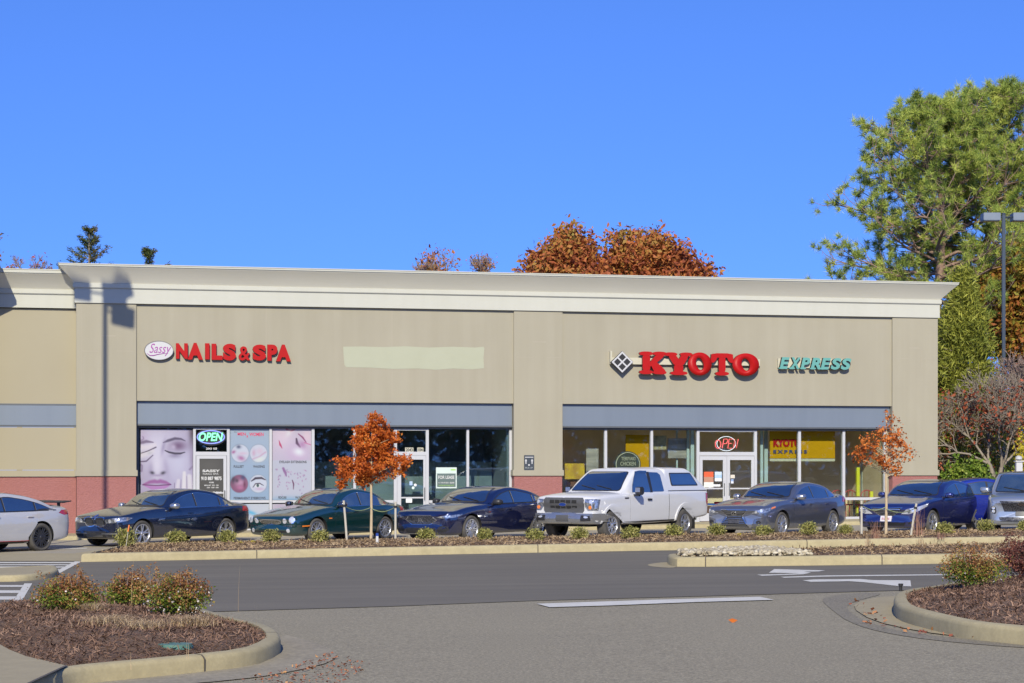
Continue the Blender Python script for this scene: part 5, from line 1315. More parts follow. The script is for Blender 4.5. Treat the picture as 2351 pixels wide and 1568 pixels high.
for sy in (-1, 1):
    c.lamp([(0,.52,.655),(.1,.66,.685),(.3,.90,.715),(.55,.955,.735),(.5,.94,.69),(.3,.90,.645),(.1,.66,.625)], sy, inner=[((.1,.64,.655),.022,'lamp_lens'),((.2,.73,.67),.022,'lamp_lens'),((.2,.82,.68),.022,'lamp_lens')], d=(1,.6,0))
    c.front('corner_intake', rnd([(.50*sy,.27),(.86*sy,.29),(.84*sy,.44),(.60*sy,.43)],1), CM['black_trim'], off=.004)
    c.lamp([(4.5,.93,.86),(4.55,.92,.96),(4.88,.80,.98),(4.92,.70,.88)], sy, 'red', 'tail_light', (-1,.9,0))
c.front('lower_intake', [(-.46,.25),(.46,.25),(.50,.38),(-.50,.38)], [CM['black_trim']], off=.004); c.front('bumper_lip', [(-.60,.225),(.60,.225),(.60,.242),(-.60,.242)], CM['silver'], off=.012)

# 4 white pickup with a canopy on the bed
S = dict(L=5.89, W=2.03, H=1.95, WB=3.68, FO=.93, R=.395, Ra=.48, rim=.235, boxy=.9, bow=.10, rbow=.03,
    plan=[(0,.90),(.03,.93),(.10,.955),(.3,.975),(.8,.985),(1.6,.985),(4.6,.985),(5.6,.98),(5.84,.965),(5.89,.94)],
    zb=[(0,.56),(.04,.50),(.12,.44),(.4,.42),(1.6,.40),(4.5,.44),(5.5,.52),(5.85,.56),(5.89,.60)],
    zs=[(0,.98),(.04,1.08),(.12,1.12),(.5,1.15),(1.3,1.19),(2.2,1.22),(3.5,1.24),(5.84,1.26),(5.89,1.22)],
    zt=[(0,1.02),(.04,1.13),(.12,1.19),(.45,1.245),(1.1,1.29),(1.6,1.30),(2.2,1.26),(3.5,1.27),(5.84,1.29),(5.89,1.26)],
    gh=[dict(top=[(1.30,1.22),(1.42,1.30),(1.85,1.60),(2.25,1.84),(2.40,1.90),(2.9,1.925),(3.55,1.92),(3.70,1.88),(3.78,1.80)], wb=[(1.3,.86),(1.8,.93),(3.78,.93)], base=1.23, th=.24, r=.12, bow=.18, rbow=0),
        dict(name='bed_canopy', top=[(3.74,1.80),(3.82,1.92),(4.2,1.935),(4.9,1.93),(5.10,1.88),(5.45,1.66),(5.80,1.38),(5.86,1.28)], wb=[(3.74,.90),(5.86,.92)], base=1.30, th=.20, r=.13, bow=0, rbow=.04)])
loc, rz = place_front(1400, 1238.5, HD, S)
c = Car(S, 'pickup_truck', 'white pickup truck with matching canopy over the bed and grey bar grille', P_white, loc, rz, cat='pickup truck')
c.wheels('vee', 6, tw=.27)
c.windscreen(0, 1.325, 1.815, .80, .64, 'glass', r=.07); c.wipers(1.33)
for sy in (-1, 1):
    c.side('side_window', [(1.95,1.27),(2.02,1.45),(2.14,1.60),(2.34,1.80),(2.50,1.825),(2.82,1.825),(2.86,1.27)], sy, [CM['glass'], CM['black_trim']], off=.006)
    c.side('window_trim', [(2.84,1.26),(2.84,1.83),(2.98,1.83),(2.98,1.26)], sy, CM['black_trim'], off=.004)
    c.side('side_window', [(2.97,1.28),(2.97,1.82),(3.40,1.81),(3.52,1.74),(3.56,1.30),(3.50,1.28)], sy, [CM['glass'], CM['black_trim']], off=.008)
    c.side('weather_shield', [(2.02,1.47),(2.14,1.64),(2.32,1.83),(2.50,1.855),(2.84,1.855),(2.84,1.80),(2.50,1.795),(2.36,1.77),(2.20,1.60),(2.10,1.46)], sy, CM['glass'], off=.022)
    c.side('canopy_window', rcorn([(4.00,1.43),(5.42,1.43),(5.10,1.80),(3.98,1.80)],.05), sy, [CM['black_trim']], off=.005)
    c.side('canopy_glass', rcorn([(4.04,1.46),(5.35,1.46),(5.07,1.77),(4.02,1.77)],.05), sy, [CM['glass']], off=.010)
    c.side('canopy_seam', [(3.80,1.285),(5.80,1.285),(5.80,1.305),(3.80,1.305)], sy, CM['black_trim'], off=.007)
    for a, b in ((1.78, 2.94), (2.94, 3.62)):
        d = c.side('door', [(a,.52),(a,1.215),(b,1.235),(b,.52)], sy, [P_white, CM['well']], off=.003, inset=.007, skirt=.012)
        if a < 2:
            h, n = c.hit((2.72, sy*3, 1.07), (0,-sy,0)); y0, y1 = sorted((h.y, h.y+.045*sy)); MB().box(2.63, 2.83, y0, y1, 1.045, 1.095).build('handle', CM['black_trim'], d, bevel=.01)
    c.side('bed_seam', [(3.74,.50),(3.755,.50),(3.755,1.24),(3.74,1.24)], sy, CM['well'], off=.003)
    c.side('rocker', [(1.50,.43),(4.05,.46),(4.05,.50),(1.50,.48)], sy, CM['black_trim'], off=.004)
    # wheel arch flares
    for x in c.wx:
        E0 = [(x+.55*math.cos(t), .395+.56*math.sin(t)) for t in np.linspace(.13, math.pi-.13, 18)]; E1 = [(x+.485*math.cos(t), .395+.485*math.sin(t)) for t in np.linspace(math.pi-.15, .15, 18)]
        c.side('arch_flare', E0+E1, sy, P_white, off=.022, cell=.05, skirt=.03)
    c.lamp([(0,.70,.90),(0,.70,1.10),(.15,.96,1.105),(.28,1.0,1.09),(.22,.99,.80),(.05,.78,.79)], sy, inner=[((.1,.86,1.03),.05,'lamp_lens'),((.1,.84,.88),.05,'amber')], d=(1,.3,0))
    c.side('fender_badge', [(1.52,1.10),(1.70,1.10),(1.72,1.135),(1.52,1.135)], sy, CM['black_trim'], off=.01)
    c.lamp([(5.72,1.0,.98),(5.72,1.0,1.22),(5.88,.95,1.22),(5.88,.95,.84),(5.80,.99,.84)], sy, 'red', 'tail_light', (-.35,1,0))
    # tow mirrors
    h, n = c.hit((2.0, sy*3, 1.22), (0,-sy,0)); y = h.y+sy*.20
    mo = MB().box(1.90, 2.06, min(y-.11*1, y+.11), max(y-.11, y+.11), 1.20, 1.42).build('mirror', CM['black_trim'], c.root, smooth=True, bevel=.03)
    MB().box(1.885, 1.90, y-.07, y+.085, 1.28, 1.40).build('mirror_cap', CM['silver'], mo, bevel=.004)
    y0, y1 = sorted((h.y-.02*sy, y)); MB().box(1.95, 2.03, y0, y1, 1.16, 1.22).build('stalk', CM['black_trim'], mo, bevel=.01)
    MB().box(4.61+.47, 4.61+.49, sy*.98-.13 if sy > 0 else -.98-.02, sy*.98+.02 if sy > 0 else -.98+.15, .20, .60).build('mud_flap', CM['black_trim'], c.root)
grey_g = mat('grille_grey', (.085,.085,.085), .5, .2, noise=(7,.4,(.12,.12,.12),2))
g = c.front('grille', [(-.62,.74),(.62,.74),(.66,.80),(.66,1.07),(.61,1.13),(-.61,1.13),(-.66,1.07),(-.66,.80)], [grey_g], off=.018, skirt=.05)
for (za, zb_) in ((.86,.93),(1.0,1.07)):
    cells = [c.front('grille_slot', [(-.44+.18*k,za),(-.29+.18*k,za),(-.29+.18*k,zb_),(-.44+.18*k,zb_)], CM['well'], off=.023, parent=g) for k in range(5)]
    c.join(cells, 'grille_slot')
c.front('emblem_rim', ell(0,.965,.125,.052,24), CM['silver'], off=.030, parent=g); c.front('emblem', ell(0,.965,.112,.042,24), CM['badge_blue'], off=.036, parent=g)
bp = c.front('bumper', [(-.99,.50),(.99,.50),(.99,.72),(-.99,.72)], [mat('bumper_steel', (.42,.43,.45), .25, .8, noise=(3,.4,(.30,.31,.33),3))], off=.05, skirt=.09)
c.front('number_plate_holder', [(-.20,.54),(.20,.54),(.20,.66),(-.20,.66)], grey_g, off=.058, parent=bp)
for sy in (-1, 1):
    fr = c.front('fog_lamp', [(.58*sy,.55),(.86*sy,.55),(.86*sy,.66),(.58*sy,.66)], CM['black_trim'], off=.058, parent=bp); c.front('lens', ell(.74*sy,.605,.07,.035,16), CM['lamp_lens'], off=.066, parent=bp)
c.front('air_dam', [(-.90,.40),(.90,.40),(.90,.50),(-.90,.50)], CM['black_trim'], off=.0, skirt=.05)
MB().box(.35, 5.5, -.62, .62, .36, .50).build('chassis', CM['well'], c.root)

# 5 grey saloon with spindle grille
S = base_sedan(L=4.91, W=1.82, H=1.45, WB=2.82, FO=1.00, R_=.33, hood=(.77,.88,.99,1.04), cowl=1.55, roof0=2.35, roofp=2.80, roof1=3.45, deckx=4.30, deckz=1.13, nose=.68, tail=1.09, belt=.98)
loc, rz = place_front(1789, 1232, HD, S)
c = Car(S, 'saloon_car', 'metallic grey saloon with spindle shaped grille, parked right of the pickup', P_grey, loc, rz)
c.wheels('twin', 7); c.windows(0, 'glass', (2.72, 3.62), (1.64, 4.18), trim='chrome', trimw=.013)
c.windscreen(0, 1.05, 1.375, .69, .54, 'glass'); c.windscreen(0, 1.16, 1.38, .58, .48, rear=True); c.wipers(1.04)
c.doors([1.60, 2.70, 3.64], .27, [(1.5,.94),(4,.995)], hz=.84); c.mirrors(1.80, 1.02, CM['silver'])
g = c.front('grille', [(-.40,.72),(.40,.72),(.24,.56),(.26,.50),(.48,.25),(-.48,.25),(-.26,.50),(-.24,.56)], [CM['chrome']], off=.006, cell=.04)
c.front('grille_field', [(-.375,.705),(.375,.705),(.215,.56),(.235,.49),(.445,.265),(-.445,.265),(-.235,.49),(-.215,.56)], [CM['well']], off=.011, cell=.04, parent=g)
wf = lambda z: (-(np.interp(z,[.26,.49,.56,.71],[.43,.22,.20,.36])), np.interp(z,[.26,.49,.56,.71],[.43,.22,.20,.36]))
c.strips('grille_bar', (.29,.33,.37,.41,.45,.49,.54,.58,.62,.66,.69), 0, 0, .006, 'silver', parent=g, off=.016, yf=wf)
c.front('emblem', ell(0,.625,.075,.055,20), CM['chrome'], off=.024, parent=g); c.front('emblem_field', ell(0,.625,.060,.040,20), CM['well'], off=.030, parent=g)
a1 = [c.front('emblem_stroke', P, CM['chrome'], off=.036, parent=g) for P in ([(.010,.655),(-.004,.655),(-.030,.598),(-.014,.598)], [(-.030,.598),(.040,.598),(.040,.609),(-.025,.609)])]; c.join(a1, 'emblem_stroke')
c.front('dealer_plate', [(-.16,.36),(.16,.36),(.16,.46),(-.16,.46)], [mat('plate_dark', (.03,.03,.035), .5, noise=(30,.5,(.10,.10,.11),2))], off=.024, parent=g)
for sy in (-1, 1):
    c.lamp([(0,.46,.63),(.1,.62,.70),(.3,.84,.76),(.55,.90,.80),(.5,.89,.73),(.3,.84,.66),(.1,.66,.62)], sy, inner=[((.1,.62,.665),.034,'lamp_lens'),((.2,.72,.69),.034,'lamp_lens')], d=(1,.5,0))
    c.lamp([(.40,.87,.735),(.45,.89,.785),(.62,.91,.81),(.60,.91,.765)], sy, 'amber', 'indicator', (.7,1,0), off=.012)
    c.front('bumper_blade', [(.30*sy,.54),(.50*sy,.60),(.66*sy,.56),(.80*sy,.53),(.58*sy,.47),(.50*sy,.27),(.44*sy,.27)], P_white if False else CM['silver'], off=.010)
    c.front('fog_lamp', ell(.70*sy,.40,.07,.045,16), CM['black_trim'], off=.006)
    c.lamp([(4.45,.88,.88),(4.5,.88,1.0),(4.85,.78,1.02),(4.89,.68,.88)], sy, 'red', 'tail_light', (-1,.9,0))

# 6 indigo saloon behind the right young tree
S = base_sedan(L=4.74, W=1.835, H=1.46, WB=2.795, FO=.96, R_=.33, hood=(.77,.88,.98,1.04), cowl=1.48, roof0=2.30, roofp=2.75, roof1=3.35, deckx=4.38, deckz=1.14, nose=.66, tail=1.10, belt=.975)
loc, rz = place_front(2135, 1227.5, HD, S)
c = Car(S, 'saloon_car', 'indigo blue saloon with white front number plate behind the staked right tree', P_blue, loc, rz)
c.wheels('twin', 5); c.windows(0, 'glass', (2.68, 3.62), (1.56, 4.20), trim='chrome', trimw=.012)
c.windscreen(0, 1.05, 1.385, .69, .54, 'glass'); c.windscreen(0, 1.17, 1.385, .58, .48, rear=True); c.wipers(1.04)
c.doors([1.52, 2.62, 3.62], .27, [(1.5,.94),(4,.995)], hz=.84); c.mirrors(1.72, 1.02)
g = c.front('grille', [(-.46,.735),(0,.715),(.46,.735),(.34,.60),(.20,.51),(-.20,.51),(-.34,.60)], [CM['chrome']], off=.006)
c.front('grille_field', [(-.43,.72),(0,.70),(.43,.72),(.32,.605),(.19,.525),(-.19,.525),(-.32,.605)], [CM['well']], off=.011, parent=g)
wf = lambda z: (-(np.interp(z,[.53,.60,.71],[.18,.30,.41])), np.interp(z,[.53,.60,.71],[.18,.30,.41]))
c.strips('grille_bar', (.56,.60,.64,.68), 0, 0, .008, 'silver', parent=g, off=.016, yf=wf)
c.front('emblem', ell(0,.625,.07,.045,20), CM['chrome'], off=.024, parent=g); c.front('emblem_field', ell(0,.625,.055,.032,20), CM['well'], off=.029, parent=g)
a1 = [c.front('emblem_stroke', P, CM['chrome'], off=.035, parent=g) for P in ([(-.030,.60),(-.018,.60),(-.010,.65),(-.022,.65)], [(.018,.60),(.030,.60),(.022,.65),(.010,.65)], [(-.024,.619),(.024,.624),(.024,.633),(-.024,.628)])]; c.join(a1, 'emblem_stroke')
pl = c.front('number_plate', [(-.155,.36),(.155,.36),(.155,.50),(-.155,.50)], [CM['plate']], off=.024)
c.front('plate_lettering', [(-.11,.40),(.11,.40),(.11,.455),(-.11,.455)], [mat('plate_red', (.40,.12,.14), .5, noise=((70,70,3),.9,(.62,.58,.58),2))], off=.029, parent=pl)
for sy in (-1, 1):
    c.lamp([(0,.44,.56),(.05,.56,.68),(.3,.80,.76),(.65,.91,.84),(.6,.91,.77),(.3,.82,.66),(.1,.62,.56)], sy, m='lamp_lens', inner=[((.1,.62,.62),.045,'lamp'),((.25,.74,.67),.045,'lamp')], d=(1,.5,0))
    c.front('corner_intake', rnd([(.54*sy,.30),(.80*sy,.31),(.82*sy,.42)],1), CM['black_trim'], off=.005)
    c.lamp([(4.35,.90,.88),(4.45,.90,1.0),(4.76,.80,1.03),(4.80,.68,.88)], sy, 'red', 'tail_light', (-1,.9,0))
c.front('lower_intake', [(-.50,.26),(.50,.26),(.56,.34),(-.56,.34)], [CM['black_trim']], off=.005)

# 7 silver crossover cut by the right picture edge
S = dict(L=4.77, W=1.89, H=1.70, WB=2.765, FO=.93, R=.36, Ra=.42, boxy=.4, bow=.16, rbow=.10,
    plan=[(0,.80),(.04,.87),(.12,.91),(.3,.95),(.8,.985),(1.6,1.0),(3.8,.99),(4.5,.95),(4.7,.89),(4.77,.80)],
    zb=[(0,.38),(.04,.30),(.12,.26),(.5,.25),(3.8,.27),(4.5,.32),(4.77,.45)],
    zs=[(0,.82),(.04,.90),(.14,.94),(.4,.98),(1.2,1.03),(3.5,1.10),(4.5,1.12),(4.77,1.02)],
    zt=[(0,.86),(.04,.95),(.14,1.0),(.4,1.05),(1.2,1.12),(3.5,1.13),(4.5,1.15),(4.77,1.05)],
    gh=[dict(top=[(1.15,1.05),(1.25,1.12),(1.75,1.42),(2.20,1.62),(2.8,1.67),(3.8,1.64),(4.3,1.56),(4.55,1.30),(4.66,1.12)], wb=[(1.15,.86),(1.6,.94),(4.2,.94),(4.66,.84)], base=1.08, th=.34, r=.10, bow=.24, rbow=.16)])
loc = AT(2262, 1190, 53.6); 
c = Car(S, 'crossover_car', 'silver crossover with dark wide grille at the right picture edge', P_silver, (13.55, 52.9, gz(14)+.006), R(90-16), cat='car')
c.wheels('twin', 5); c.windows(0, 'glass', (2.55, 3.45), (1.45, 4.35), trim='black_trim', margin=.10)
c.windscreen(0, 1.14, 1.58, .74, .60, 'glass_light'); c.windscreen(0, 1.20, 1.52, .66, .54, rear=True); c.wipers(1.13)
c.doors([1.35, 2.50, 3.50], .36, [(1.3,1.03),(4,1.08)], hz=.95); c.mirrors(1.55, 1.16, sz=(.10,.13,.085))
mesh_d = mat('wide_mesh', (.012,.012,.014), .35, .4, noise=(30,.8,(.12,.12,.13),2))
g = c.front('grille', [(-.58,.90),(.58,.90),(.52,.80),(.46,.62),(-.46,.62),(-.52,.80)], [mesh_d, CM['chrome']], off=.010, inset=.016)
c.front('emblem', ell(0,.83,.10,.05,20), CM['chrome'], off=.022, parent=g); c.front('emblem_field', ell(0,.83,.08,.034,20), CM['well'], off=.028, parent=g)
a1 = [c.front('emblem_stroke', P, CM['chrome'], off=.034, parent=g) for P in ([(-.040,.805),(-.024,.805),(-.014,.857),(-.030,.857)], [(.024,.805),(.040,.805),(.030,.857),(.014,.857)], [(-.032,.824),(.032,.829),(.032,.838),(-.032,.833)])]; c.join(a1, 'emblem_stroke')
c.front('number_plate', [(-.17,.50),(.17,.50),(.17,.62),(-.17,.62)], [grey_g], off=.016)
c.front('lower_intake', [(-.56,.36),(.56,.36),(.60,.47),(-.60,.47)], [mesh_d, CM['chrome']], off=.008, inset=.012)
for sy in (-1, 1):
    c.lamp([(0,.60,.86),(.1,.76,.90),(.3,.90,.93),(.3,.90,.90),(.1,.76,.86),(0,.62,.83)], sy, d=(1,.6,0))
    c.front('bumper_lamp', rnd([(.66*sy,.55),(.80*sy,.58),(.82*sy,.76),(.68*sy,.78)],1), [CM['black_trim']], off=.008); c.front('lens', ell(.74*sy,.72,.04,.04,14), CM['lamp_lens'], off=.014); c.front('lens', ell(.74*sy,.63,.04,.04,14), CM['lamp_lens'], off=.014)
    c.lamp([(4.4,.90,1.0),(4.45,.88,1.10),(4.72,.78,1.10),(4.76,.68,1.0)], sy, 'red', 'tail_light', (-1,.9,0))

# 8 bright blue car further back
S = base_sedan(L=4.60, W=1.80, H=1.43, WB=2.70, FO=.88, R_=.32, deckx=4.05, deckz=1.06, hood=(.66,.80,.92,.99), belt=.95, tail=1.02, cowl=1.42, roof0=2.2, roofp=2.6, roof1=3.2)
c = Car(S, 'compact_car', 'bright blue car half hidden behind the indigo saloon', P_bright, (16.1, 57.9, gz(16)+.006), R(180+8))
c.wheels('five', 5); c.windows(0, 'glass_light', (2.60, 3.45), (1.52, 4.0), trim='black_trim'); c.windscreen(0, 1.0, 1.34, .66, .52); c.windscreen(0, 1.09, 1.35, .56, .46, rear=True)
c.doors([1.48, 2.56, 3.46], .27, [(1.4,.91),(4,.965)], hz=.82); c.mirrors(1.66, .99)
for sy in (-1, 1):
    c.lamp([(0,.5,.62),(.3,.82,.72),(.4,.86,.66),(.1,.6,.56)], sy); c.lamp([(4.3,.86,.84),(4.3,.86,.95),(4.56,.74,.97),(4.6,.66,.84)], sy, 'red', 'tail_light', (-1,.9,0))
c.front('grille', [(-.4,.60),(.4,.60),(.3,.45),(-.3,.45)], [CM['black_trim']])

# 9 white saloon driving out of the left picture edge
S = base_sedan(L=4.88, W=1.84, H=1.445, WB=2.825, FO=.98, R_=.345, hood=(.68,.80,.92,.99), cowl=1.50, roof0=2.35, roofp=2.80, roof1=3.40, deckx=4.38, deckz=1.11, nose=.62, tail=1.09, belt=.965)
wx_, wy_ = G(90, 1264.5); a_ = R(90-HD); lx_, ly_ = (S['FO']+S['WB'])*S['k'], -(S['W']/2-.12)*S['k']
ox = wx_-(lx_*math.cos(a_)-ly_*math.sin(a_)); oy = wy_-(lx_*math.sin(a_)+ly_*math.cos(a_))
c = Car(S, 'saloon_car', 'white saloon with black rear spoiler and dark wheels cut by the left picture edge', P_pearl, (ox, oy, gz(ox+1.5)+.006), a_, group=None)
c.wheels('vee', 9, 'rim_dark'); c.windows(0, 'glass', (2.70, 3.66), (1.60, 4.32), trim='black_trim', margin=.09)
c.windscreen(0, 1.02, 1.365, .69, .54); c.windscreen(0, 1.13, 1.365, .60, .50, rear=True)
c.doors([1.56, 2.66, 3.66], .27, [(1.5,.925),(4,.98)], hz=.85); c.mirrors(1.76, 1.0)
rf = []
c.decal('black_roof', [(2.25,-.57,1.4),(2.25,.57,1.4),(3.75,.55,1.4),(3.75,-.55,1.4)], (.0001,0,-1), [CM['glass']], off=.006)
sp = MB()
for sy in (-1, 1): sp.box(4.58, 4.66, sy*.55-.02, sy*.55+.02, 1.08, 1.18)
sp.prism([(4.50,1.175),(4.62,1.165),(4.86,1.20),(4.88,1.225),(4.70,1.205),(4.52,1.20)], -.74, .74); sp.build('spoiler', CM['black_trim'], c.root, bevel=.004)
for sy in (-1, 1):
    c.lamp([(4.42,.90,.93),(4.55,.90,1.0),(4.84,.76,1.01),(4.88,.60,.96),(4.86,.62,.90),(4.60,.88,.88)], sy, 'red', 'tail_light', (-1,.9,0))
    c.lamp([(0,.5,.62),(.3,.82,.72),(.4,.86,.66),(.1,.6,.56)], sy)
    c.side('side_skirt', [(1.35,.21),(3.42,.22),(3.42,.27),(1.35,.26)], sy, CM['black_trim'], off=.008); c.side('skirt_pinstripe', [(1.35,.262),(3.42,.272),(3.42,.284),(1.35,.274)], sy, CM['red'], off=.010)
c.rear('diffuser', [(-.72,.33),(.72,.33),(.70,.46),(-.70,.46)], [CM['black_trim']], off=.006); c.rear('number_plate', [(-.16,.78),(.16,.78),(.16,.92),(-.16,.92)], [CM['plate']], off=.008)
# ================================================================ PLANTS
def segmesh(name, segs, m, n=4, parent=None):
    """segs: list of (p0, p1, r0, r1) -> one mesh of tapered prisms"""
    A = np.array([s_[0] for s_ in segs], float); B = np.array([s_[1] for s_ in segs], float); ra = np.array([s_[2] for s_ in segs]); rb = np.array([s_[3] for s_ in segs])
    d = B-A; l = np.linalg.norm(d, axis=1, keepdims=True)+1e-9; d = d/l; up = np.where(np.abs(d[:, 2:3]) > .9, [[1., 0, 0]], [[0, 0, 1.]])
    a = np.cross(d, up); a /= np.linalg.norm(a, axis=1, keepdims=True)+1e-9; b = np.cross(d, a); k = len(A); V = np.zeros((k, 2*n, 3))
    for i in range(n):
        t = 2*math.pi*i/n; o = a*math.cos(t)+b*math.sin(t); V[:, i] = A-d*(ra[:, None]*.3)+o*ra[:, None]; V[:, n+i] = B+o*rb[:, None]
    base = (np.arange(k)*2*n)[:, None, None]; f = np.array([[i, (i+1) % n, n+(i+1) % n, n+i] for i in range(n)])[None]
    return link(name, npmesh(name, V.reshape(-1, 3), (base+f).reshape(-1, 4), m, smooth=True), parent)
def leaves(name, C, size, m, parent=None, asp=.55, flat=.0, jit=.45, dirs=None):
    """leaf shaped quads at centres C, any orientation"""
    C = np.asarray(C, float); k = len(C); s_ = size*rng.uniform(1-jit, 1+jit, k)
    u = rng.normal(size=(k, 3)); 
    if dirs is not None: u = u*.45+dirs
    u[:, 2] *= (1-flat); u /= np.linalg.norm(u, axis=1, keepdims=True)
    w_ = rng.normal(size=(k, 3)); w_ -= (w_*u).sum(1, keepdims=True)*u; w_ /= np.linalg.norm(w_, axis=1, keepdims=True)
    u = u*(s_/2)[:, None]; w_ = w_*(s_*asp/2)[:, None]; nrm = np.cross(u, w_); nrm = nrm/(np.linalg.norm(nrm, axis=1, keepdims=True)+1e-9)*(s_*.10)[:, None]
    V = np.stack([C-u, C+w_*1.0-u*.1+nrm, C+u, C-w_*1.0-u*.1+nrm], 1).reshape(-1, 3)
    return link(name, npmesh(name, V, np.arange(4*k).reshape(k, 4), m), parent)
def grow(segs, tips, p, d, ln, r, depth, spread=.55, kids=3, up=.12, shrink=.72, rmin=.004, wob=.15, nseg=3):
    d = d.normalized(); q_ = p.copy()
    for i in range(nseg):
        d2 = (d+Vector([random.gauss(0, wob) for _ in range(3)])+Vector((0,0,up*.5))).normalized(); e = q_+d2*(ln/nseg)
        ra = r*(1-.35*i/nseg); rb = r*(1-.35*(i+1)/nseg); segs.append((tuple(q_), tuple(e), ra, rb)); q_ = e; d = d2
        if depth > 0 and i >= 1:
            for _ in range(1):
                a = random.uniform(0, 6.283); side = d.cross(Vector((math.cos(a), math.sin(a), .3))).normalized()
                grow(segs, tips, q_.copy(), (d*.6+side*spread*1.4+Vector((0,0,up))).normalized(), ln*shrink*random.uniform(.6, .95), max(rmin, rb*.55), depth-1, spread, kids, up, shrink, rmin, wob, nseg)
    tips.append((tuple(q_), tuple(d)))
    if depth > 0:
        for k in range(kids):
            a = 6.283*k/kids+random.uniform(-.6, .6); b1 = d.cross(Vector((0,0,1))); b1 = b1 if b1.length > .05 else Vector((1,0,0)); b1.normalize(); b2 = d.cross(b1)
            nd = d+(b1*math.cos(a)+b2*math.sin(a))*spread*random.uniform(.7, 1.3)+Vector((0,0,up))
            grow(segs, tips, q_.copy(), nd, ln*shrink*random.uniform(.8, 1.15), max(rmin, r*.62), depth-1, spread, kids, up, shrink, rmin, wob, nseg)
BK = {'pine': mat('pine_bark', (.30,.20,.15), .95, noise=[((6,6,1.5),.7,(.17,.11,.08),5)], bump=(14,.8,.04)),
      'grey': mat('grey_bark', (.27,.23,.18), .95, noise=[((5,5,1.5),.7,(.17,.14,.11),5)], bump=(20,.6,.02)),
      'young': mat('young_bark', (.48,.38,.24), .9, noise=[((12,12,5),.6,(.36,.28,.18),4)], bump=(40,.4,.01)),
      'twig': mat('twig_bark', (.28,.21,.18), .9, noise=[(3,.6,(.20,.14,.12),3)])}
LM = {'pine': leafmat('pine_needles', [(.08,.14,.034),(.22,.30,.055),(.42,.48,.09),(.58,.58,.14)], .6, .2, .55),
      'cedar': leafmat('cedar_needles', [(.10,.13,.025),(.25,.27,.04),(.42,.41,.07)], .6, .2, .6),
      'spruce': leafmat('spruce_needles', [(.015,.035,.012),(.05,.07,.02),(.12,.13,.03),(.24,.13,.05)], .6, .15, .8),
      'rust': leafmat('rust_leaves', [(.15,.042,.022),(.36,.10,.04),(.48,.165,.05),(.42,.23,.055),(.24,.20,.05)], .65, .3, .35),
      'gold': leafmat('gold_leaves', [(.18,.06,.025),(.36,.12,.035),(.38,.20,.035),(.28,.24,.03),(.15,.15,.03)], .65, .3, .45),
      'orange': leafmat('orange_leaves', [(.24,.05,.014),(.50,.115,.02),(.66,.18,.028),(.66,.28,.05)], .6, .35, 1.4),
      'orange_dull': leafmat('dull_orange_leaves', [(.28,.07,.02),(.54,.15,.03),(.68,.25,.05)], .65, .3, 1.4),
      'red': leafmat('red_leaves', [(.18,.05,.03),(.38,.09,.045),(.48,.17,.08)], .65, .3, .9),
      'holly': leafmat('holly_leaves', [(.03,.06,.012),(.09,.16,.022),(.20,.28,.04),(.36,.40,.08)], .4, .15, 1.2),
      'box': leafmat('shrub_leaves', [(.10,.11,.03),(.24,.24,.06),(.38,.36,.11),(.46,.40,.18)], .6, .2, 5),
      'abelia_green': leafmat('green_shrub_leaves', [(.04,.075,.012),(.12,.18,.022),(.26,.30,.04)], .5, .25, 4),
      'abelia_red': leafmat('rust_shrub_leaves', [(.14,.055,.03),(.30,.125,.05),(.40,.24,.08),(.25,.24,.06)], .55, .25, 4),
      'purple': leafmat('purple_shrub_leaves', [(.05,.018,.018),(.15,.05,.04),(.28,.12,.07)], .6, .2, 4),
      'white': leafmat('pale_flowers', [(.50,.42,.38),(.78,.72,.70)], .7, .3, 5),
      'yellow': leafmat('yellow_leaves', [(.40,.32,.03),(.66,.55,.05)], .6, .3, 1.5),
      'litter': leafmat('fallen_leaves', [(.14,.03,.025),(.28,.10,.05),(.42,.24,.10)], .8, 0, 6)}
def new_tree(name, x, y, z, label, group=None, cat='tree'): return empty(name, (x, y, z), 0, label, cat, group)

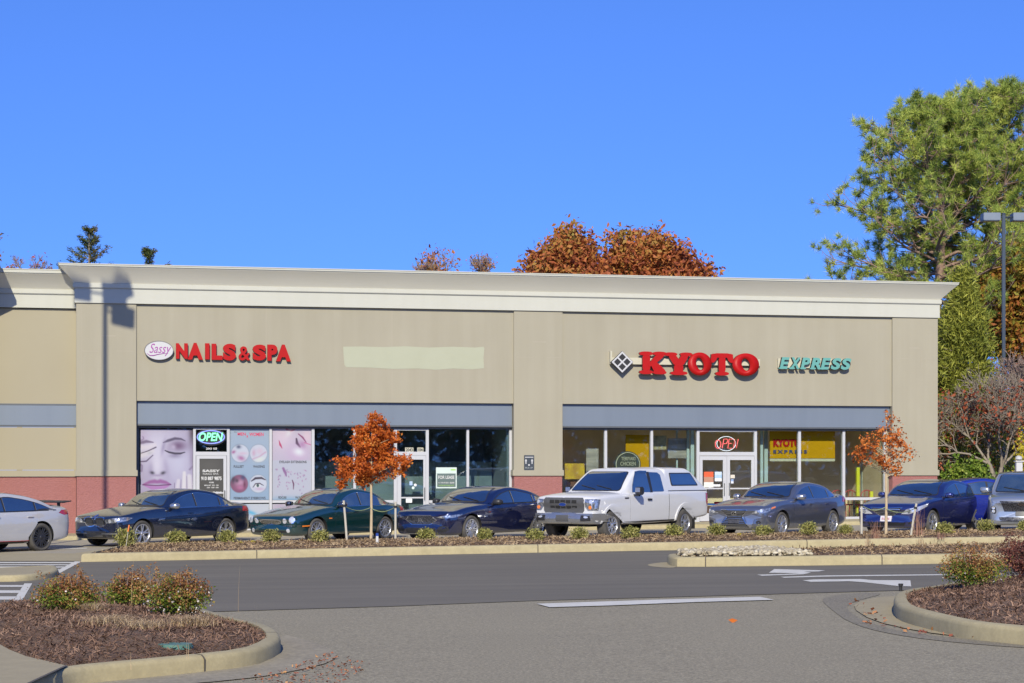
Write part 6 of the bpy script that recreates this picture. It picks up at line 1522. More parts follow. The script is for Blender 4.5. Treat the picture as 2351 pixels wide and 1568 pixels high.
def pine(base, hgt, crown0, rad, lean, label, ntuft=1500, seed=3, prof=None):
    random.seed(seed); x, y = base; r_ = new_tree('pine_tree', x, y, gz(x)-.05, label, 'tall pines behind the building')
    segs = []; tufts = []
    path = [Vector((lean*(t**1.5)+.25*math.sin(t*7+seed), .2*math.sin(t*5), hgt*.965*t)) for t in np.linspace(0, 1, 15)]
    trad = lambda t: .34*(1-t)**.8+.035
    def tp(z): t = max(0, min(.9999, z/(hgt*.965)))*14; i = int(t); return path[i].lerp(path[i+1], t-i)
    MB().tube(path, [trad(t) for t in np.linspace(0, 1, 15)], 9).build('trunk', BK['pine'], r_, smooth=True)
    prof = prof or [(0,.55),(.12,.9),(.3,1.0),(.5,.92),(.7,.72),(.88,.42),(1,.15)]
    n = 66
    for i in range(n):
        h = (i+.5)/n; z = crown0+(hgt*.97-crown0)*h; L = rad*float(hermite(prof, np.array([h]))[0])*random.uniform(.72, 1.12); a = i*2.399+random.uniform(-.4, .4)
        d = Vector((math.cos(a), math.sin(a), random.uniform(.02, .28)+h*.55)); p = tp(z); st = 7; rr = .085*(1-h*.6)*min(1, L/2.5)+.02
        nd = 1 if st < 1 else 0
        for k in range(st):
            d2 = (d.normalized()+Vector([random.gauss(0, .16) for _ in range(3)])+Vector((0,0,.10 if k > 3 else -.05))).normalized(); e = p+d2*L/st; f0 = rr*(1-k/st*.8); f1 = rr*(1-(k+1)/st*.8)
            segs.append((tuple(p), tuple(e), f0, f1)); p = e
            if k >= 1:
                for _ in range(3):
                    sd = (d2*.7+Vector((random.gauss(0,.8), random.gauss(0,.8), random.gauss(.25,.4)))).normalized(); l2 = L*.26*random.uniform(.5, 1.2)*(1-k/st*.35)+.25; e2 = p+sd*l2*.55; e3 = e2+(sd+Vector((0,0,.35))).normalized()*l2*.45
                    segs += [(tuple(p), tuple(e2), f1*.5+.006, .014), (tuple(e2), tuple(e3), .014, .008)]
                    tufts += [(e3, (e3-e2).normalized()), (e2.lerp(e3, .3), sd)]
                    for _ in range(2):
                        q_ = e2.lerp(e3, random.random()); dd = (sd+Vector([random.gauss(0, .9) for _ in range(3)])).normalized(); e4 = q_+dd*random.uniform(.2, .5); segs.append((tuple(q_), tuple(e4), .010, .006)); tufts.append((e4, dd))
        tufts.append((p, d2))
    segmesh('limbs', segs, BK['pine'], 4, r_)
    if len(tufts) > ntuft: tufts = random.sample(tufts, ntuft)
    C = np.array([t[0][:] for t in tufts]); D = np.array([t[1][:] for t in tufts]); m_ = 58; k = len(C)
    D = np.repeat(D, m_, 0); P = np.repeat(C, m_, 0)+rng.normal(0, .05, (k*m_, 3)); v = rng.normal(size=(k*m_, 3)); v /= np.linalg.norm(v, axis=1, keepdims=True); v = v+D*.75+np.array([0,0,.15]); v /= np.linalg.norm(v, axis=1, keepdims=True)
    ln = rng.uniform(.20, .42, (k*m_, 1)); w_ = np.cross(v, rng.normal(size=v.shape)); w_ /= np.linalg.norm(w_, axis=1, keepdims=True); w_ *= .013
    V = np.stack([P-w_, P+w_, P+v*ln], 1).reshape(-1, 3)
    # one shade per tuft: join by tuft with a colour attribute is not needed, noise in the material groups them
    link('crown', npmesh('crown', V, np.arange(3*k*m_).reshape(-1, 3), LM['pine']), r_)
pine((AT(2146,1075,93).x, 93), 18.9, 8.2, 6.5, .1, 'broad yellow green pine whose crown overhangs the right end of the roof', 2200, 3, [(0,.72),(.12,.95),(.3,1.0),(.5,.78),(.7,.56),(.88,.34),(1,.12)])
pine((AT(2262,1075,96).x, 96), 19.9, 9.0, 4.9, .2, 'tallest pine, right of the broad pine at the picture edge', 2000, 8, [(0,.6),(.15,.8),(.4,.95),(.65,.85),(.85,.62),(1,.25)])

def ellipsoid_pts(n, c, r, shell=.5):
    v = rng.normal(size=(n, 3)); v /= np.linalg.norm(v, axis=1, keepdims=True); rad = rng.uniform(shell, 1, (n, 1))**.8
    ph = rng.uniform(0, 6, 3); rad = rad*(1+.16*np.sin(v[:, :1]*5+ph[0])*np.sin(v[:, 2:3]*6+ph[1])+.10*np.sin(v[:, 1:2]*9+ph[2]))
    return np.array(c)+v*rad*np.array(r)
def broadleaf(name, base, hgt, blobs, nclump, per, leaf, lm, label, bark='grey', trunk_r=.18, group=None, clump=.30, seed=1, shell=.45, trunk_h=None):
    random.seed(seed); x, y = base; r_ = new_tree(name, x, y, gz(x)-.05, label, group)
    segs = []; tips = []; th = trunk_h or hgt*.35
    segs.append(((0,0,0), (0,0,th), trunk_r, trunk_r*.8))
    tot = sum(b[3]*b[4]*b[5] for b in blobs); C = []; 
    for (cx, cy, cz, rx, ry, rz) in blobs:
        n = int(nclump*(rx*ry*rz/tot)); cc = ellipsoid_pts(n, (cx, cy, cz), (rx, ry, rz), shell); C.append(cc)
        for p in cc[::max(1, n//26)]:
            a = Vector((0,0,th*random.uniform(.8,1.0))); m_ = a.lerp(Vector(p), .5)+Vector((random.gauss(0,.2), random.gauss(0,.2), .25)); segs += [(tuple(a), tuple(m_), trunk_r*.35, trunk_r*.2), (tuple(m_), tuple(p), trunk_r*.2, trunk_r*.05)]
    segmesh('trunk', segs, BK[bark], 6, r_)
    C = np.concatenate(C); P = np.repeat(C, per, 0)+rng.normal(0, clump, (len(C)*per, 3))*np.array([1,1,.7])
    leaves('crown', P, leaf, lm, r_)
    return r_
def px(x_, Y): return (x_-CX)/F*Y
Y = 97
hz = lambda py, Y: CAMZ+(HY-py)/F*Y
def blob(cx, py, rx, rz, Y, x0, ry=None): return (px(cx, Y)-x0, 0, hz(py, Y)-gz(x0), rx*Y/F, (ry or rx)*Y/F, rz*Y/F)
x0 = px(1310, Y); broadleaf('autumn_tree', (x0, Y), 13, [blob(1310,565,38,48,Y,x0), blob(1285,600,60,50,Y,x0), blob(1235,625,42,32,Y,x0), blob(1350,625,40,52,Y,x0), blob(1310,680,100,60,Y,x0)], 900, 30, .24, LM['rust'], 'rust and green autumn tree, left of two above the roof', seed=4, group='rust autumn trees above the roof', clump=.34)
x0 = px(1490, Y+2); broadleaf('autumn_tree', (x0, Y+2), 13, [blob(1435,555,32,38,Y,x0), blob(1500,555,42,38,Y,x0), blob(1450,600,60,45,Y,x0), blob(1535,590,50,48,Y,x0), blob(1590,620,55,32,Y,x0), blob(1500,680,130,60,Y,x0)], 1100, 30, .24, LM['rust'], 'rust and green autumn tree, right of two above the roof', seed=5, group='rust autumn trees above the roof', clump=.34)
# gold and orange tree at the right edge
Y = 91; x0 = px(2375, Y); broadleaf('autumn_tree', (x0, Y), 10, [blob(2375,640,95,90,Y,x0), blob(2330,740,85,95,Y,x0), blob(2290,690,40,50,Y,x0)], 900, 30, .22, LM['gold'], 'gold and orange tree behind the lamp post at the right edge', seed=6, clump=.32)
# yellow-green evergreen below the pines
Y = 80; x0 = px(2205, Y); 
def cedar(base, hgt, w_, label, n, seed, lm='cedar', low=.0, group=None, name='cedar_tree'):
    random.seed(seed); x, y = base; r_ = new_tree(name, x, y, gz(x)-.05, label, group); segs = [((0,0,0),(0,0,hgt*.97),.16,.02)]; C = []; D = []
    for i in range(n):
        h = low+(1-low)*random.random()**.8; R_ = w_*(1-h)**.75*(.75+.5*random.random()); a = random.uniform(0, 6.283); p0 = Vector((0,0,hgt*h*.94)); p1 = Vector((math.cos(a)*R_, math.sin(a)*R_, hgt*h*.94+R_*.12)); segs.append((tuple(p0), tuple(p1), .03, .01))
        for t in (.45, .6, .75, .88, 1.0):
            q_ = p0.lerp(p1, t); C.append(tuple(q_)); D.append(((p1-p0).normalized()*.5+Vector((0,0,.3)))[:])
    segmesh('trunk', segs, BK['grey'], 4, r_)
    C = np.array(C); D = np.array(D); m_ = 16; P = np.repeat(C, m_, 0)+rng.normal(0, .17, (len(C)*m_, 3)); leaves('crown', P, .26, LM[lm], r_, asp=.16, dirs=np.repeat(D, m_, 0))
cedar((px(2212,Y), Y), 10.2, 2.3, 'yellow green evergreen below the pines beside the building corner', 560, 2)
cedar((px(2150,Y+8), Y+8), 8.6, 1.9, 'darker evergreen peeping over the right roof corner', 300, 12, 'spruce')
# conifer tops over the roof on the left
def conifer(pxc, py_top, Y, w_, label, seed, n=26):
    random.seed(seed); x = px(pxc, Y); H_ = hz(py_top, Y)-gz(x); r_ = new_tree('spruce_tree', x, Y, gz(x)-.05, label, 'spruce tops above the left roof'); segs = [((0,0,0),(0,0,H_*.6),.2,.12),((0,0,H_*.6),(0,0,H_),.10,.015)]; C = []; D = []
    z = H_-.15
    while z > H_-5.2:
        f = (H_-z)/2.6; L = (.15+w_*f*1.15)*random.uniform(.8, 1.15); k = random.choice((1,1,2)); a0 = random.uniform(0, 6)
        for i in range(k):
            a = a0+6.283*i/k; L_ = L*random.uniform(.55,1.25); p0 = Vector((0,0,z)); pts = [p0+Vector((math.cos(a)*L_*t, math.sin(a)*L_*t, L_*(.10*t+.35*t*t))) for t in np.linspace(0, 1, 6)]
            for p, q_ in zip(pts[:-1], pts[1:]): segs.append((tuple(p), tuple(q_), .022, .014))
            for j in range(1, 6):
                for s_ in (-1, 0, 1):
                    sd = Vector((math.cos(a+s_*.9), math.sin(a+s_*.9), .45)).normalized(); C.append(tuple(pts[j]+sd*.12*abs(s_))); D.append(sd[:])
        z -= random.uniform(.13, .24)
    segmesh('trunk', segs, BK['grey'], 4, r_); C = np.array(C); D = np.array(D); m_ = 13; P = np.repeat(C, m_, 0)+rng.normal(0, .055, (len(C)*m_, 3)); leaves('crown', P, .13, LM['spruce'], r_, asp=.22, dirs=np.repeat(D, m_, 0))
conifer(205, 520, 84, 1.0, 'dark spruce top above the left roof corner, the larger of two', 3); conifer(342, 568, 84, 1.3, 'small dark spruce top right of the larger spruce', 4)
# sparse twiggy crowns over the roof
def bare(name, pxc, py_top, Y, label, seed, depth=4, ln=1.1, lean=0, leafn=0, lm=None, leaf=.14, trunk=None, r0=.09, group=None, top_only=True, spread=.5, kids=3, start=None, rmin=.010):
    random.seed(seed); x = px(pxc, Y); H_ = hz(py_top, Y)-gz(x); r_ = new_tree(name, x, Y, gz(x)-.05, label, group); segs = []; tips = []
    z0 = start if start is not None else H_-ln*2.6; segs.append(((0,0,0),(0,0,z0),r0*1.6,r0)); grow(segs, tips, Vector((0,0,z0)), Vector((lean,0,1)), ln, r0, depth, spread, kids, .10, .70, rmin)
    mz = max(s_[1][2] for s_ in segs); k = H_/mz if start is None else 1
    segs = [((a[0],a[1],a[2]*k),(b[0],b[1],b[2]*k),c_,d_) for a,b,c_,d_ in segs]
    segmesh('trunk', segs, BK['twig'], 4, r_)
    if leafn:
        T = np.array([t[0] for t in tips])*np.array([1,1,k]); idx = rng.integers(0, len(T), leafn); leaves('crown', T[idx]+rng.normal(0, .12, (leafn, 3)), leaf, lm, r_)
    return r_
bare('bare_tree', 1040, 568, 90, 'rusty half bare treetop above the roof between the signs', 5, 4, 1.3, 0, 1500, LM['rust'], .14, group='half bare treetops above the roof', rmin=.012)
bare('bare_tree', 975, 590, 90, 'twiggy treetop, leftmost of three above the middle roof', 6, 4, .8, 0, 200, LM['rust'], .11, group='half bare treetops above the roof', rmin=.012)
bare('bare_tree', 1112, 580, 90, 'narrow twiggy treetop, rightmost of three above the middle roof', 7, 4, .8, 0, 350, LM['rust'], .11, group='half bare treetops above the roof', rmin=.012)
bare('bare_tree', 45, 578, 88, 'purplish bare treetop above the far left wing', 8, 4, 1.0, 0, 260, LM['red'], .12, rmin=.010)
x0 = px(-18, 88); broadleaf('autumn_tree', (x0, 88), 11, [blob(-16,538,18,14,88,x0), blob(-58,590,42,60,88,x0)], 240, 18, .18, LM['gold'], 'tuft of golden leaves at the very left picture edge', seed=9, clump=.14)

# red-leaved crape tree right of the building
Y = 75; x = px(2292, Y); r_ = new_tree('crape_tree', x, Y, gz(x)-.03, 'grey twiggy tree with sparse red leaves right of the building'); r_.scale = (1.12, 1.12, 1.12); random.seed(21); segs = []; tips = []
segs += [((0,0,0),(-.02,0,.9),.17,.14), ((-.02,0,.9),(-.30,0,1.7),.11,.085), ((-.02,0,.9),(.12,.05,1.6),.10,.08), ((.02,0,1.0),(.9,-.1,1.75),.06,.045)]
for p, d in (((-.30,0,1.7),(-.6,0,.8)),((-.30,0,1.7),(-.1,.4,1)),((-.30,0,1.7),(-1.0,.1,.45)),((.12,.05,1.6),(.15,-.3,1)),((.12,.05,1.6),(.8,.1,.8)),((.9,-.1,1.75),(.9,0,.6)),((.12,.05,1.6),(-.3,-.2,1))):
    grow(segs, tips, Vector(p), Vector(d), 1.15, .055, 4, .55, 3, .06, .72, .010, .17)
segmesh('trunk', segs, BK['grey'], 4, r_); T = np.array([t[0] for t in tips]); T2 = T[T[:, 2] < 4.2]; idx = rng.integers(0, len(T2), 2600); leaves('crown', T2[idx]+rng.normal(0, .17, (2600, 3)), .12, LM['red'], r_)
bare('bare_tree', 2185, 800, 82, 'brown bare tree close behind the building corner', 31, 5, 1.5, .1, 260, LM['red'], .12, r0=.10, start=1.6, rmin=.012, kids=3)
bare('bare_tree', 2362, 780, 77, 'bare brown tree at the right edge behind the lamp post', 32, 5, 1.7, -.1, 200, LM['red'], .12, r0=.11, start=1.8, rmin=.012, kids=3)
def bush(name, x, y, z, rx, ry, rz, n, leaf, lm, label, group=None, cat='shrub', asp=.55, stems=10, shell=.35, mats2=None, dz=.0):
    r_ = empty(name, (x, y, z), 0, label, cat, group); segs = []
    for i in range(stems):
        a = random.uniform(0, 6.283); q_ = Vector((math.cos(a)*rx*.6*random.random(), math.sin(a)*ry*.6*random.random(), rz*random.uniform(1.0, 1.7))); segs += [((0,0,-.04), tuple(q_*.5+Vector((0,0,.02))), .012, .009), (tuple(q_*.5+Vector((0,0,.02))), tuple(q_), .009, .004)]
    segmesh('stems', segs, BK['twig'], 3, r_)
    v = rng.normal(size=(n, 3)); v /= np.linalg.norm(v, axis=1, keepdims=True); rad = rng.uniform(shell, 1, (n, 1))**.7
    lump = 1+.20*np.sin(v[:, :1]*7+rz*9)*np.cos(v[:, 1:2]*6+rx*5)+.10*rng.normal(size=(n, 1))
    P = v*rad*lump*np.array([rx, ry, rz]); P[:, 2] += rz*.95+dz; P = P[P[:, 2] > -.01]
    if mats2 is None: leaves('foliage', P, leaf, lm, r_, asp=asp)
    else:
        hh = P[:, 2]/(2*rz)+rng.normal(0, .30, len(P))+.14*np.sin(P[:, 0]*11)+.08; leaves('foliage', P[hh < .52], leaf, lm, r_, asp=asp); leaves('young_foliage', P[hh >= .52], leaf, mats2, r_, asp=asp)
    return r_
Y = 73; x = px(2220, Y); bush('holly_bush', x, Y, gz(x), 1.0, .9, 1.08, 7500, .13, LM['holly'], 'rounded glossy green bush beside the building corner', stems=8)
Y = 74; x = px(2330, Y); bush('holly_bush', x, Y, gz(x), .85, .8, .85, 3200, .13, LM['holly'], 'green bush behind the white post and silver crossover', stems=8)
Y = 70; x = px(2358, Y); bush('yellow_shrub', x, Y, gz(x)+1.1, .45, .5, 1.1, 900, .12, LM['yellow'], 'yellow leaved sapling at the right picture edge', stems=8)
# far brush that closes the view beside the building: uncountable
P = []; 
for _ in range(26000):
    x_ = random.uniform(15, 75); y_ = 108+random.uniform(-5, 5)+.2*x_; h = (3.6+2.6*mnoise.noise(Vector((x_*.13, 1, 0)))+1.2*mnoise.noise(Vector((x_*.6, 5, 0)))); z_ = random.uniform(0, 1)**.8*(h+2); P.append((x_, y_, z_))
o = leaves('woods', P, .55, leafmat('brush', [(.035,.032,.018),(.10,.085,.04),(.17,.12,.06),(.09,.11,.03),(.26,.15,.06)], .8, .1, .2)); tag(o, 'brown and olive woods far behind the trees on the right', 'woods', kind='stuff')
# woods across the lot behind the viewer, seen only as reflections in glass and paint
P = []
for _ in range(60000):
    x_ = random.uniform(-30, 160); h = 14+3.0*mnoise.noise(Vector((x_*.09, 9, 0)))+2.5*mnoise.noise(Vector((x_*.4, 2, 0))); P.append((x_, -62+random.uniform(-5, 5), random.uniform(0, 1)**.8*h))
o = leaves('woods', P, .9, leafmat('brush_back', [(.03,.035,.015),(.08,.09,.03),(.22,.08,.035),(.30,.13,.05),(.10,.11,.04)], .8, .1, .12)); tag(o, 'autumn woods mirrored in the shop windows', 'woods', kind='stuff')

# ---- young staked trees in the long bed
def bedpt(x_, y_, z_=.19): a = G(x_, y_, z_); return a[0], a[1], gz(a[0])+z_
def young(pxc, py_base, py_top, blobs_, nl, lm, label, seed, crown_y, dens, sparse=False):
    random.seed(seed); x, y, z = bedpt(pxc, py_base); s_ = F/y; r_ = empty('young_tree', (x, y, z-.02), 0, label, 'tree', 'young staked trees in the bed'); H_ = (py_base-py_top)/s_; hc = (py_base-crown_y)/s_
    segs = [((0,0,0),(.01,0,hc*.5),.042,.036),((.01,0,hc*.5),(0,0,hc),.036,.032),((0,0,hc),(.03,0,hc+(H_-hc)*.5),.030,.018),((.03,0,hc+(H_-hc)*.5),(.0,0,H_*.97),.018,.006)]; tips = []
    cl = []
    for (bx, by, rx, rz) in blobs_:
        c0 = Vector(((bx-pxc)/s_, 0, (py_base-by)/s_)); R_ = (rx/s_, rx/s_*.9, rz/s_)
        for q_ in ellipsoid_pts(int(dens*R_[0]*R_[2]*60), c0, R_, .15): cl.append(q_)
    for q_ in cl[::(4 if sparse else 12)]:
        q_ = Vector(q_); a = Vector((0,0,max(hc*.98, min(H_*.9, q_.z-.25*abs(q_.x)-.15)))); m_ = a.lerp(q_, .55)+Vector((0,0,.03)); segs += [(tuple(a), tuple(m_), .012, .008), (tuple(m_), tuple(q_), .008, .004)]
    segmesh('trunk', segs, BK['young'], 6, r_)
    cl = np.array(cl); per = nl//len(cl)+1; P = np.repeat(cl, per, 0)+rng.normal(0, .06, (len(cl)*per, 3))*np.array([1,1,.8]); leaves('crown', P, .070, lm, r_, asp=.62)
    return x, y, z
yt = young(852, 1236, 940, [(862,980,34,40),(855,1035,56,45),(850,1080,74,30),(798,1068,32,28),(880,1015,44,42),(908,1060,34,28),(820,995,22,24),(788,1104,16,16),(835,1100,30,14)], 10500, LM['orange'], 'young tree with dense orange leaves between two white stakes', 11, 1108, 3.4)
for q_ in ((838,948),(885,965),(932,1058),(918,1035)): pass
yt2 = young(2034, 1227, 937, [(2038,960,14,22),(2030,1000,34,28),(2058,1000,22,30),(1995,1022,34,24),(2062,1035,36,34),(2015,1055,45,24),(1972,1040,24,20),(2050,1075,34,16),(2085,1030,16,16)], 1700, LM['orange_dull'], 'thin sparsely leaved orange tree between two white stakes on the right', 12, 1092, 3.2, True)
stakem = mat('stake_white', (.46,.43,.35), .8, noise=[((8,8,2),.4,(.38,.35,.28),3)]); tiem = mat('tie_strap', (.32,.38,.16), .8, noise=(9,.4,(.24,.3,.12),2))
for (a, b, lab, T, n_) in (((789,1149),(797,1241),'leaning white stake left of the dense orange tree',yt,0),((908,1152),(908,1239),'upright white stake right of the dense orange tree',yt,1),((1978,1149),(1978,1230),'white stake left of the sparse right tree',yt2,0),((2104,1156),(2090,1231),'slanting white stake right of the sparse right tree',yt2,1)):
    x, y, z = bedpt(*b); s_ = F/y; r_ = empty('tree_stake', (x, y, z), 0, lab, 'stake', 'white stakes of the young trees'); top = Vector(((a[0]-b[0])/s_, 0, (b[1]-a[1])/s_)); q_ = MB().tube([(0,0,-.1), tuple(top*.5), tuple(top)], [.030,.028,.028], 8).build('pole', stakem, r_, smooth=True)
    e = Vector((T[0]-x, T[1]-y, top.z*.80)); p = top*.86; pts = [p.lerp(e, t)+Vector((0,0,-.10*math.sin(math.pi*t))) for t in np.linspace(0, 1, 8)]; MB().tube(pts, .010, 5).build('tie', tiem, r_)
    MB().tube([tuple(top*.84), tuple(top*.90)], .041, 8).build('band', CM['rubber'], r_)

# ---- low shrubs along the bed
SH = [(288,1255,.26,.23),(405,1249,.27,.18),(522,1248,.24,.17),(622,1248,.24,.18),(735,1247,.25,.17),(978,1242,.24,.17),(1112,1243,.21,.17),(1228,1243,.23,.16),(1331,1240,.24,.17),(1449,1239,.25,.17),(1546,1234,.24,.17),(1645,1232,.24,.17),(1752,1232,.24,.15),(1857,1231,.23,.19),(1942,1229,.20,.14),(2167,1229,.24,.17),(2262,1223,.24,.18),(2356,1222,.22,.17)]
names = ['in front of the black blue saloon\'s headlight','under the black blue saloon\'s front door','at the black blue saloon\'s rear wheel','below the green saloon\'s grille','at the green saloon\'s front wheel','below the dark blue sport saloon\'s grille','behind the sport saloon\'s front wheel','between the sport saloon and the pickup','under the pickup\'s left headlamp','right of the pickup\'s front wheel','left of the pickup\'s rear wheel','below the grey saloon\'s grille','left of the grey saloon\'s front wheel','left of the grey saloon\'s rear wheel','in the gap right of the grey saloon','between the wheels of the indigo saloon','right of the indigo saloon\'s rear wheel','in front of the silver crossover']
protos = []
random.seed(5)
for i, ((a, b, rx, rz), nm) in enumerate(zip(SH, names)):
    x, y, z = bedpt(a, b, .17)
    lab = 'low yellow green shrub '+nm
    if i < 4:
        r_ = bush('low_shrub', x, y, z, .25, .24, .175, 1500, .045, LM['box'], lab, 'low shrubs along the bed', stems=14, shell=.2); r_.scale = (rx/.25, rx/.25, rz/.175); protos.append(r_)
    else:
        src = protos[i % 4]; r_ = src.copy(); COL.objects.link(r_); r_['label'] = lab; r_.location = (x, y, z); r_.rotation_euler = (0,0,i*1.3); r_.scale = (rx/.25, rx/.25, rz/.175)
        for ch in list(src.children): c_ = ch.copy(); COL.objects.link(c_); c_.parent = r_
for (a, b, lab) in ((552,1250,'tiny bright weed near the black blue saloon\'s rear'),(581,1249,'tiny bright weed left of the green saloon'),(1697,1231,'tiny weed in the bed right of the pickup'),(2190,1226,'tiny bright weed near the indigo saloon\'s rear wheel')):
    x, y, z = bedpt(a, b, .17); bush('weed', x, y, z, .07, .07, .04, 90, .04, LM['yellow'], lab, cat='weed', stems=3)
# ---- grasses
def tuft(px_, py_, z_, n, h, sp, label, name='dry_grass', lean=.5, w_=.004, cat='grass', m=None, group=None, far=False):
    x, y, z = (*G(px_, py_, z_), 0); z = gz(x)+z_-.02; r_ = empty(name, (x, y, z), 0, label, cat, group); V = []; Fs = []
    for i in range(n):
        a = random.uniform(0, 6.283); b0 = Vector((random.gauss(0, sp*.25), random.gauss(0, sp*.25), 0)); l = h*random.uniform(.5, 1.1); d = Vector((math.cos(a), math.sin(a), 0))*random.uniform(.1, 1)*lean; pts = [b0+d*l*t*t+Vector((0,0,1))*l*t*(1-.45*lean*t) for t in (0, .4, .75, 1)]; s_ = Vector((-math.sin(a), math.cos(a), 0))*w_*random.uniform(.6,1.4); k = len(V)
        for j, p in enumerate(pts): q_ = (1-.28*j); V += [tuple(p-s_*q_), tuple(p+s_*q_)]
        for j in range(3): Fs.append((k+2*j, k+2*j+1, k+2*j+3, k+2*j+2))
    link('blades', npmesh('blades', V, Fs, m or M['straw']), r_)
    return r_
random.seed(9)
for (a, b, n, h, sp, lab) in ((255,1432,600,.30,.50,'flattened straw coloured grass tuft in the middle of the left island'),(330,1440,500,.26,.50,'low straw tuft left of the teal valve lid'),(215,1405,300,.34,.30,'dry grass at the foot of the left rust shrub'),(440,1432,600,.30,.40,'pale dry grass under the flowering right shrub'),(395,1400,60,.20,.25,'small dry tuft between the shrubs')):
    tuft(a, b, .30, n, h, sp, lab, lean=1.5, w_=.0028)
for (a, b, h, lab) in ((302,1398,.60,'tall dry seed stalk rising between the left shrubs'),(547,1402,.74,'tallest dry stalk right of the flowering shrub'),(588,1436,.36,'forked pale twig near the island\'s right end'),(300,1532,.18,'short straw blade at the front kerb, the left one'),(432,1508,.19,'short straw blade at the front kerb, the right one')):
    tuft(a, b, .28, 2, h, .03, lab, name='grass_stalk', lean=.12, w_=.0024, cat='grass stalk')
for (a, b, h, n, lab) in ((1530+480,1237,.55,40,'reddish dry weed stalks left of the right young tree'),(2110,1232,.85,46,'tall reddish dry weed at the indigo saloon\'s bumper'),(2160,1236,.30,20,'short reddish weed right of the tall reddish weed')):
    tuft(a, b, .18, n, h, .22, lab, name='dry_weed', lean=.35, w_=.006, m=leafmat('red_straw', [(.26,.13,.09),(.42,.25,.18)], .8, .2, 2), cat='weed')
for (a, b, lab) in ((1015+560+420,1256,'dry weed on the median island near the rocks'),(2112,1254,'dry weed on the median island under the indigo saloon')): tuft(a, b, .2, 30, .35, .2, lab, name='dry_weed', lean=.4, w_=.006, cat='weed')
# ---- foreground shrubs
random.seed(14)
def abelia(px_, py_, z_, rx, rz, n, label, fl=0, green='abelia_green', red='abelia_red', sprigs=8):
    x, y = G(px_, py_, z_); z = gz(x)+z_-.03
    r_ = bush('flowering_shrub', x, y, z, rx, rx*.85, rz, n, .030, LM[green], label, 'rust tinted shrubs on the islands', stems=40, shell=.25, mats2=LM[red])
    segs = []; P = []
    for i in range(sprigs):
        a = random.uniform(0, 6.283); b0 = Vector((math.cos(a)*rx*random.uniform(.2,.8), math.sin(a)*rx*.6, rz*1.4)); e = b0+Vector((random.gauss(0,.05), 0, random.uniform(.10, .24))); segs.append((tuple(b0), tuple(e), .004, .002))
        for _ in range(26): P.append(tuple(b0.lerp(e, random.uniform(.5, 1.1))+Vector([random.gauss(0, .022) for _ in range(3)])))
    segmesh('sprig', segs, BK['twig'], 3, r_); leaves('sprig_leaves', P, .028, LM[red], r_)
    if fl:
        v = rng.normal(size=(fl, 3)); v /= np.linalg.norm(v, axis=1, keepdims=True); v[:, 1] = -abs(v[:, 1]); P = v*np.array([rx, rx*.85, rz])*1.02; P[:, 2] += rz*.8; P = P[P[:, 2] > .02]; leaves('flowers', P, .024, LM['white'], r_, asp=.9)
abelia(156, 1402, .30, .40, .23, 6500, 'rust and green shrub, leftmost on the left island', 14)
abelia(296, 1388, .28, .33, .21, 5200, 'greener shrub in the middle of the left island\'s three', 16)
abelia(408, 1404, .30, .41, .25, 7000, 'rust shrub with white flowers, rightmost of the left island\'s three', 90)
abelia(2232, 1338, .32, .46, .24, 6500, 'yellow green and rust shrub on the right island', 16)
abelia(2345, 1318, .32, .42, .28, 5200, 'dark purple shrub at the right picture edge', 0, 'purple', 'purple', 14)
# ---- mulch splinters, fallen leaves
M['chip_far'] = leafmat('bark_chip', [(.10,.06,.032),(.22,.145,.078),(.34,.24,.135),(.46,.35,.21)], .9, 0, 1.5)
zl = lambda x, y: .14+li_m(x, y)
o = chips('mulch_chips', li_in, 17000, li_m, .142, M['mulch_chip'], .055, .011, .45); tag(o, 'shredded bark mulch over the left island', 'mulch', kind='stuff')
riv = [p for p in ri_in if p[0] < 13]
o = chips('mulch_chips', [p for p in ri_in], 15000, ri_m, .162, M['mulch_chip'], .055, .013, .45, weight=lambda x, y: 1 if x < 8.5 else 0); tag(o, 'shredded bark mulch over the right island', 'mulch', kind='stuff')
o = chips('mulch_chips', bed_in, 24000, bed_m, .155, M['chip_far'], .07, .018, .4, weight=lambda x, y: 1 if abs(x) < 14.5 else 0); tag(o, 'bark mulch over the long bed in front of the cars', 'mulch', kind='stuff')
o = chips('mulch_chips', [p for p in isl_in], 7000, isl_m, .155, M['chip_far'], .07, .018, .4, weight=lambda x, y: 1 if x < 13 else 0); tag(o, 'bark mulch behind the river rocks on the median', 'mulch', kind='stuff')
lp = [G(*p) for p in ((560,1562),(660,1535),(760,1500),(860,1530),(760,1590),(500,1620))]
o = chips('fallen_leaves', lp, 420, lambda x, y: 0, .018, LM['litter'], .028, .018, .35); tag(o, 'red brown leaf litter in the gutter of the left island', 'leaves', kind='stuff')
lp = [G(*p) for p in ((1940,1385),(1960,1372),(2060,1440),(2351,1474),(2351,1480),(2100,1462),(1990,1436))]
o = chips('fallen_leaves', lp, 60, lambda x, y: 0, .020, LM['litter'], .05, .03, .3); tag(o, 'few brown leaves along the right gutter edge', 'leaves', kind='stuff')
for (a, b, lab) in ((2149,1519,'orange leaf lying on the open asphalt'),):
    x, y = G(2149-0, 1519-0) if False else G(int((1900+530/2.139)/1.2756), int((1500+692/2.139)/1.2756)); o = leaves('fallen_leaf', [(0,0,0)]*1, .09, LM['orange'], None, asp=.7, flat=.9); o.location = (x, y, gz(x)+.03); tag(o, lab, 'leaf')
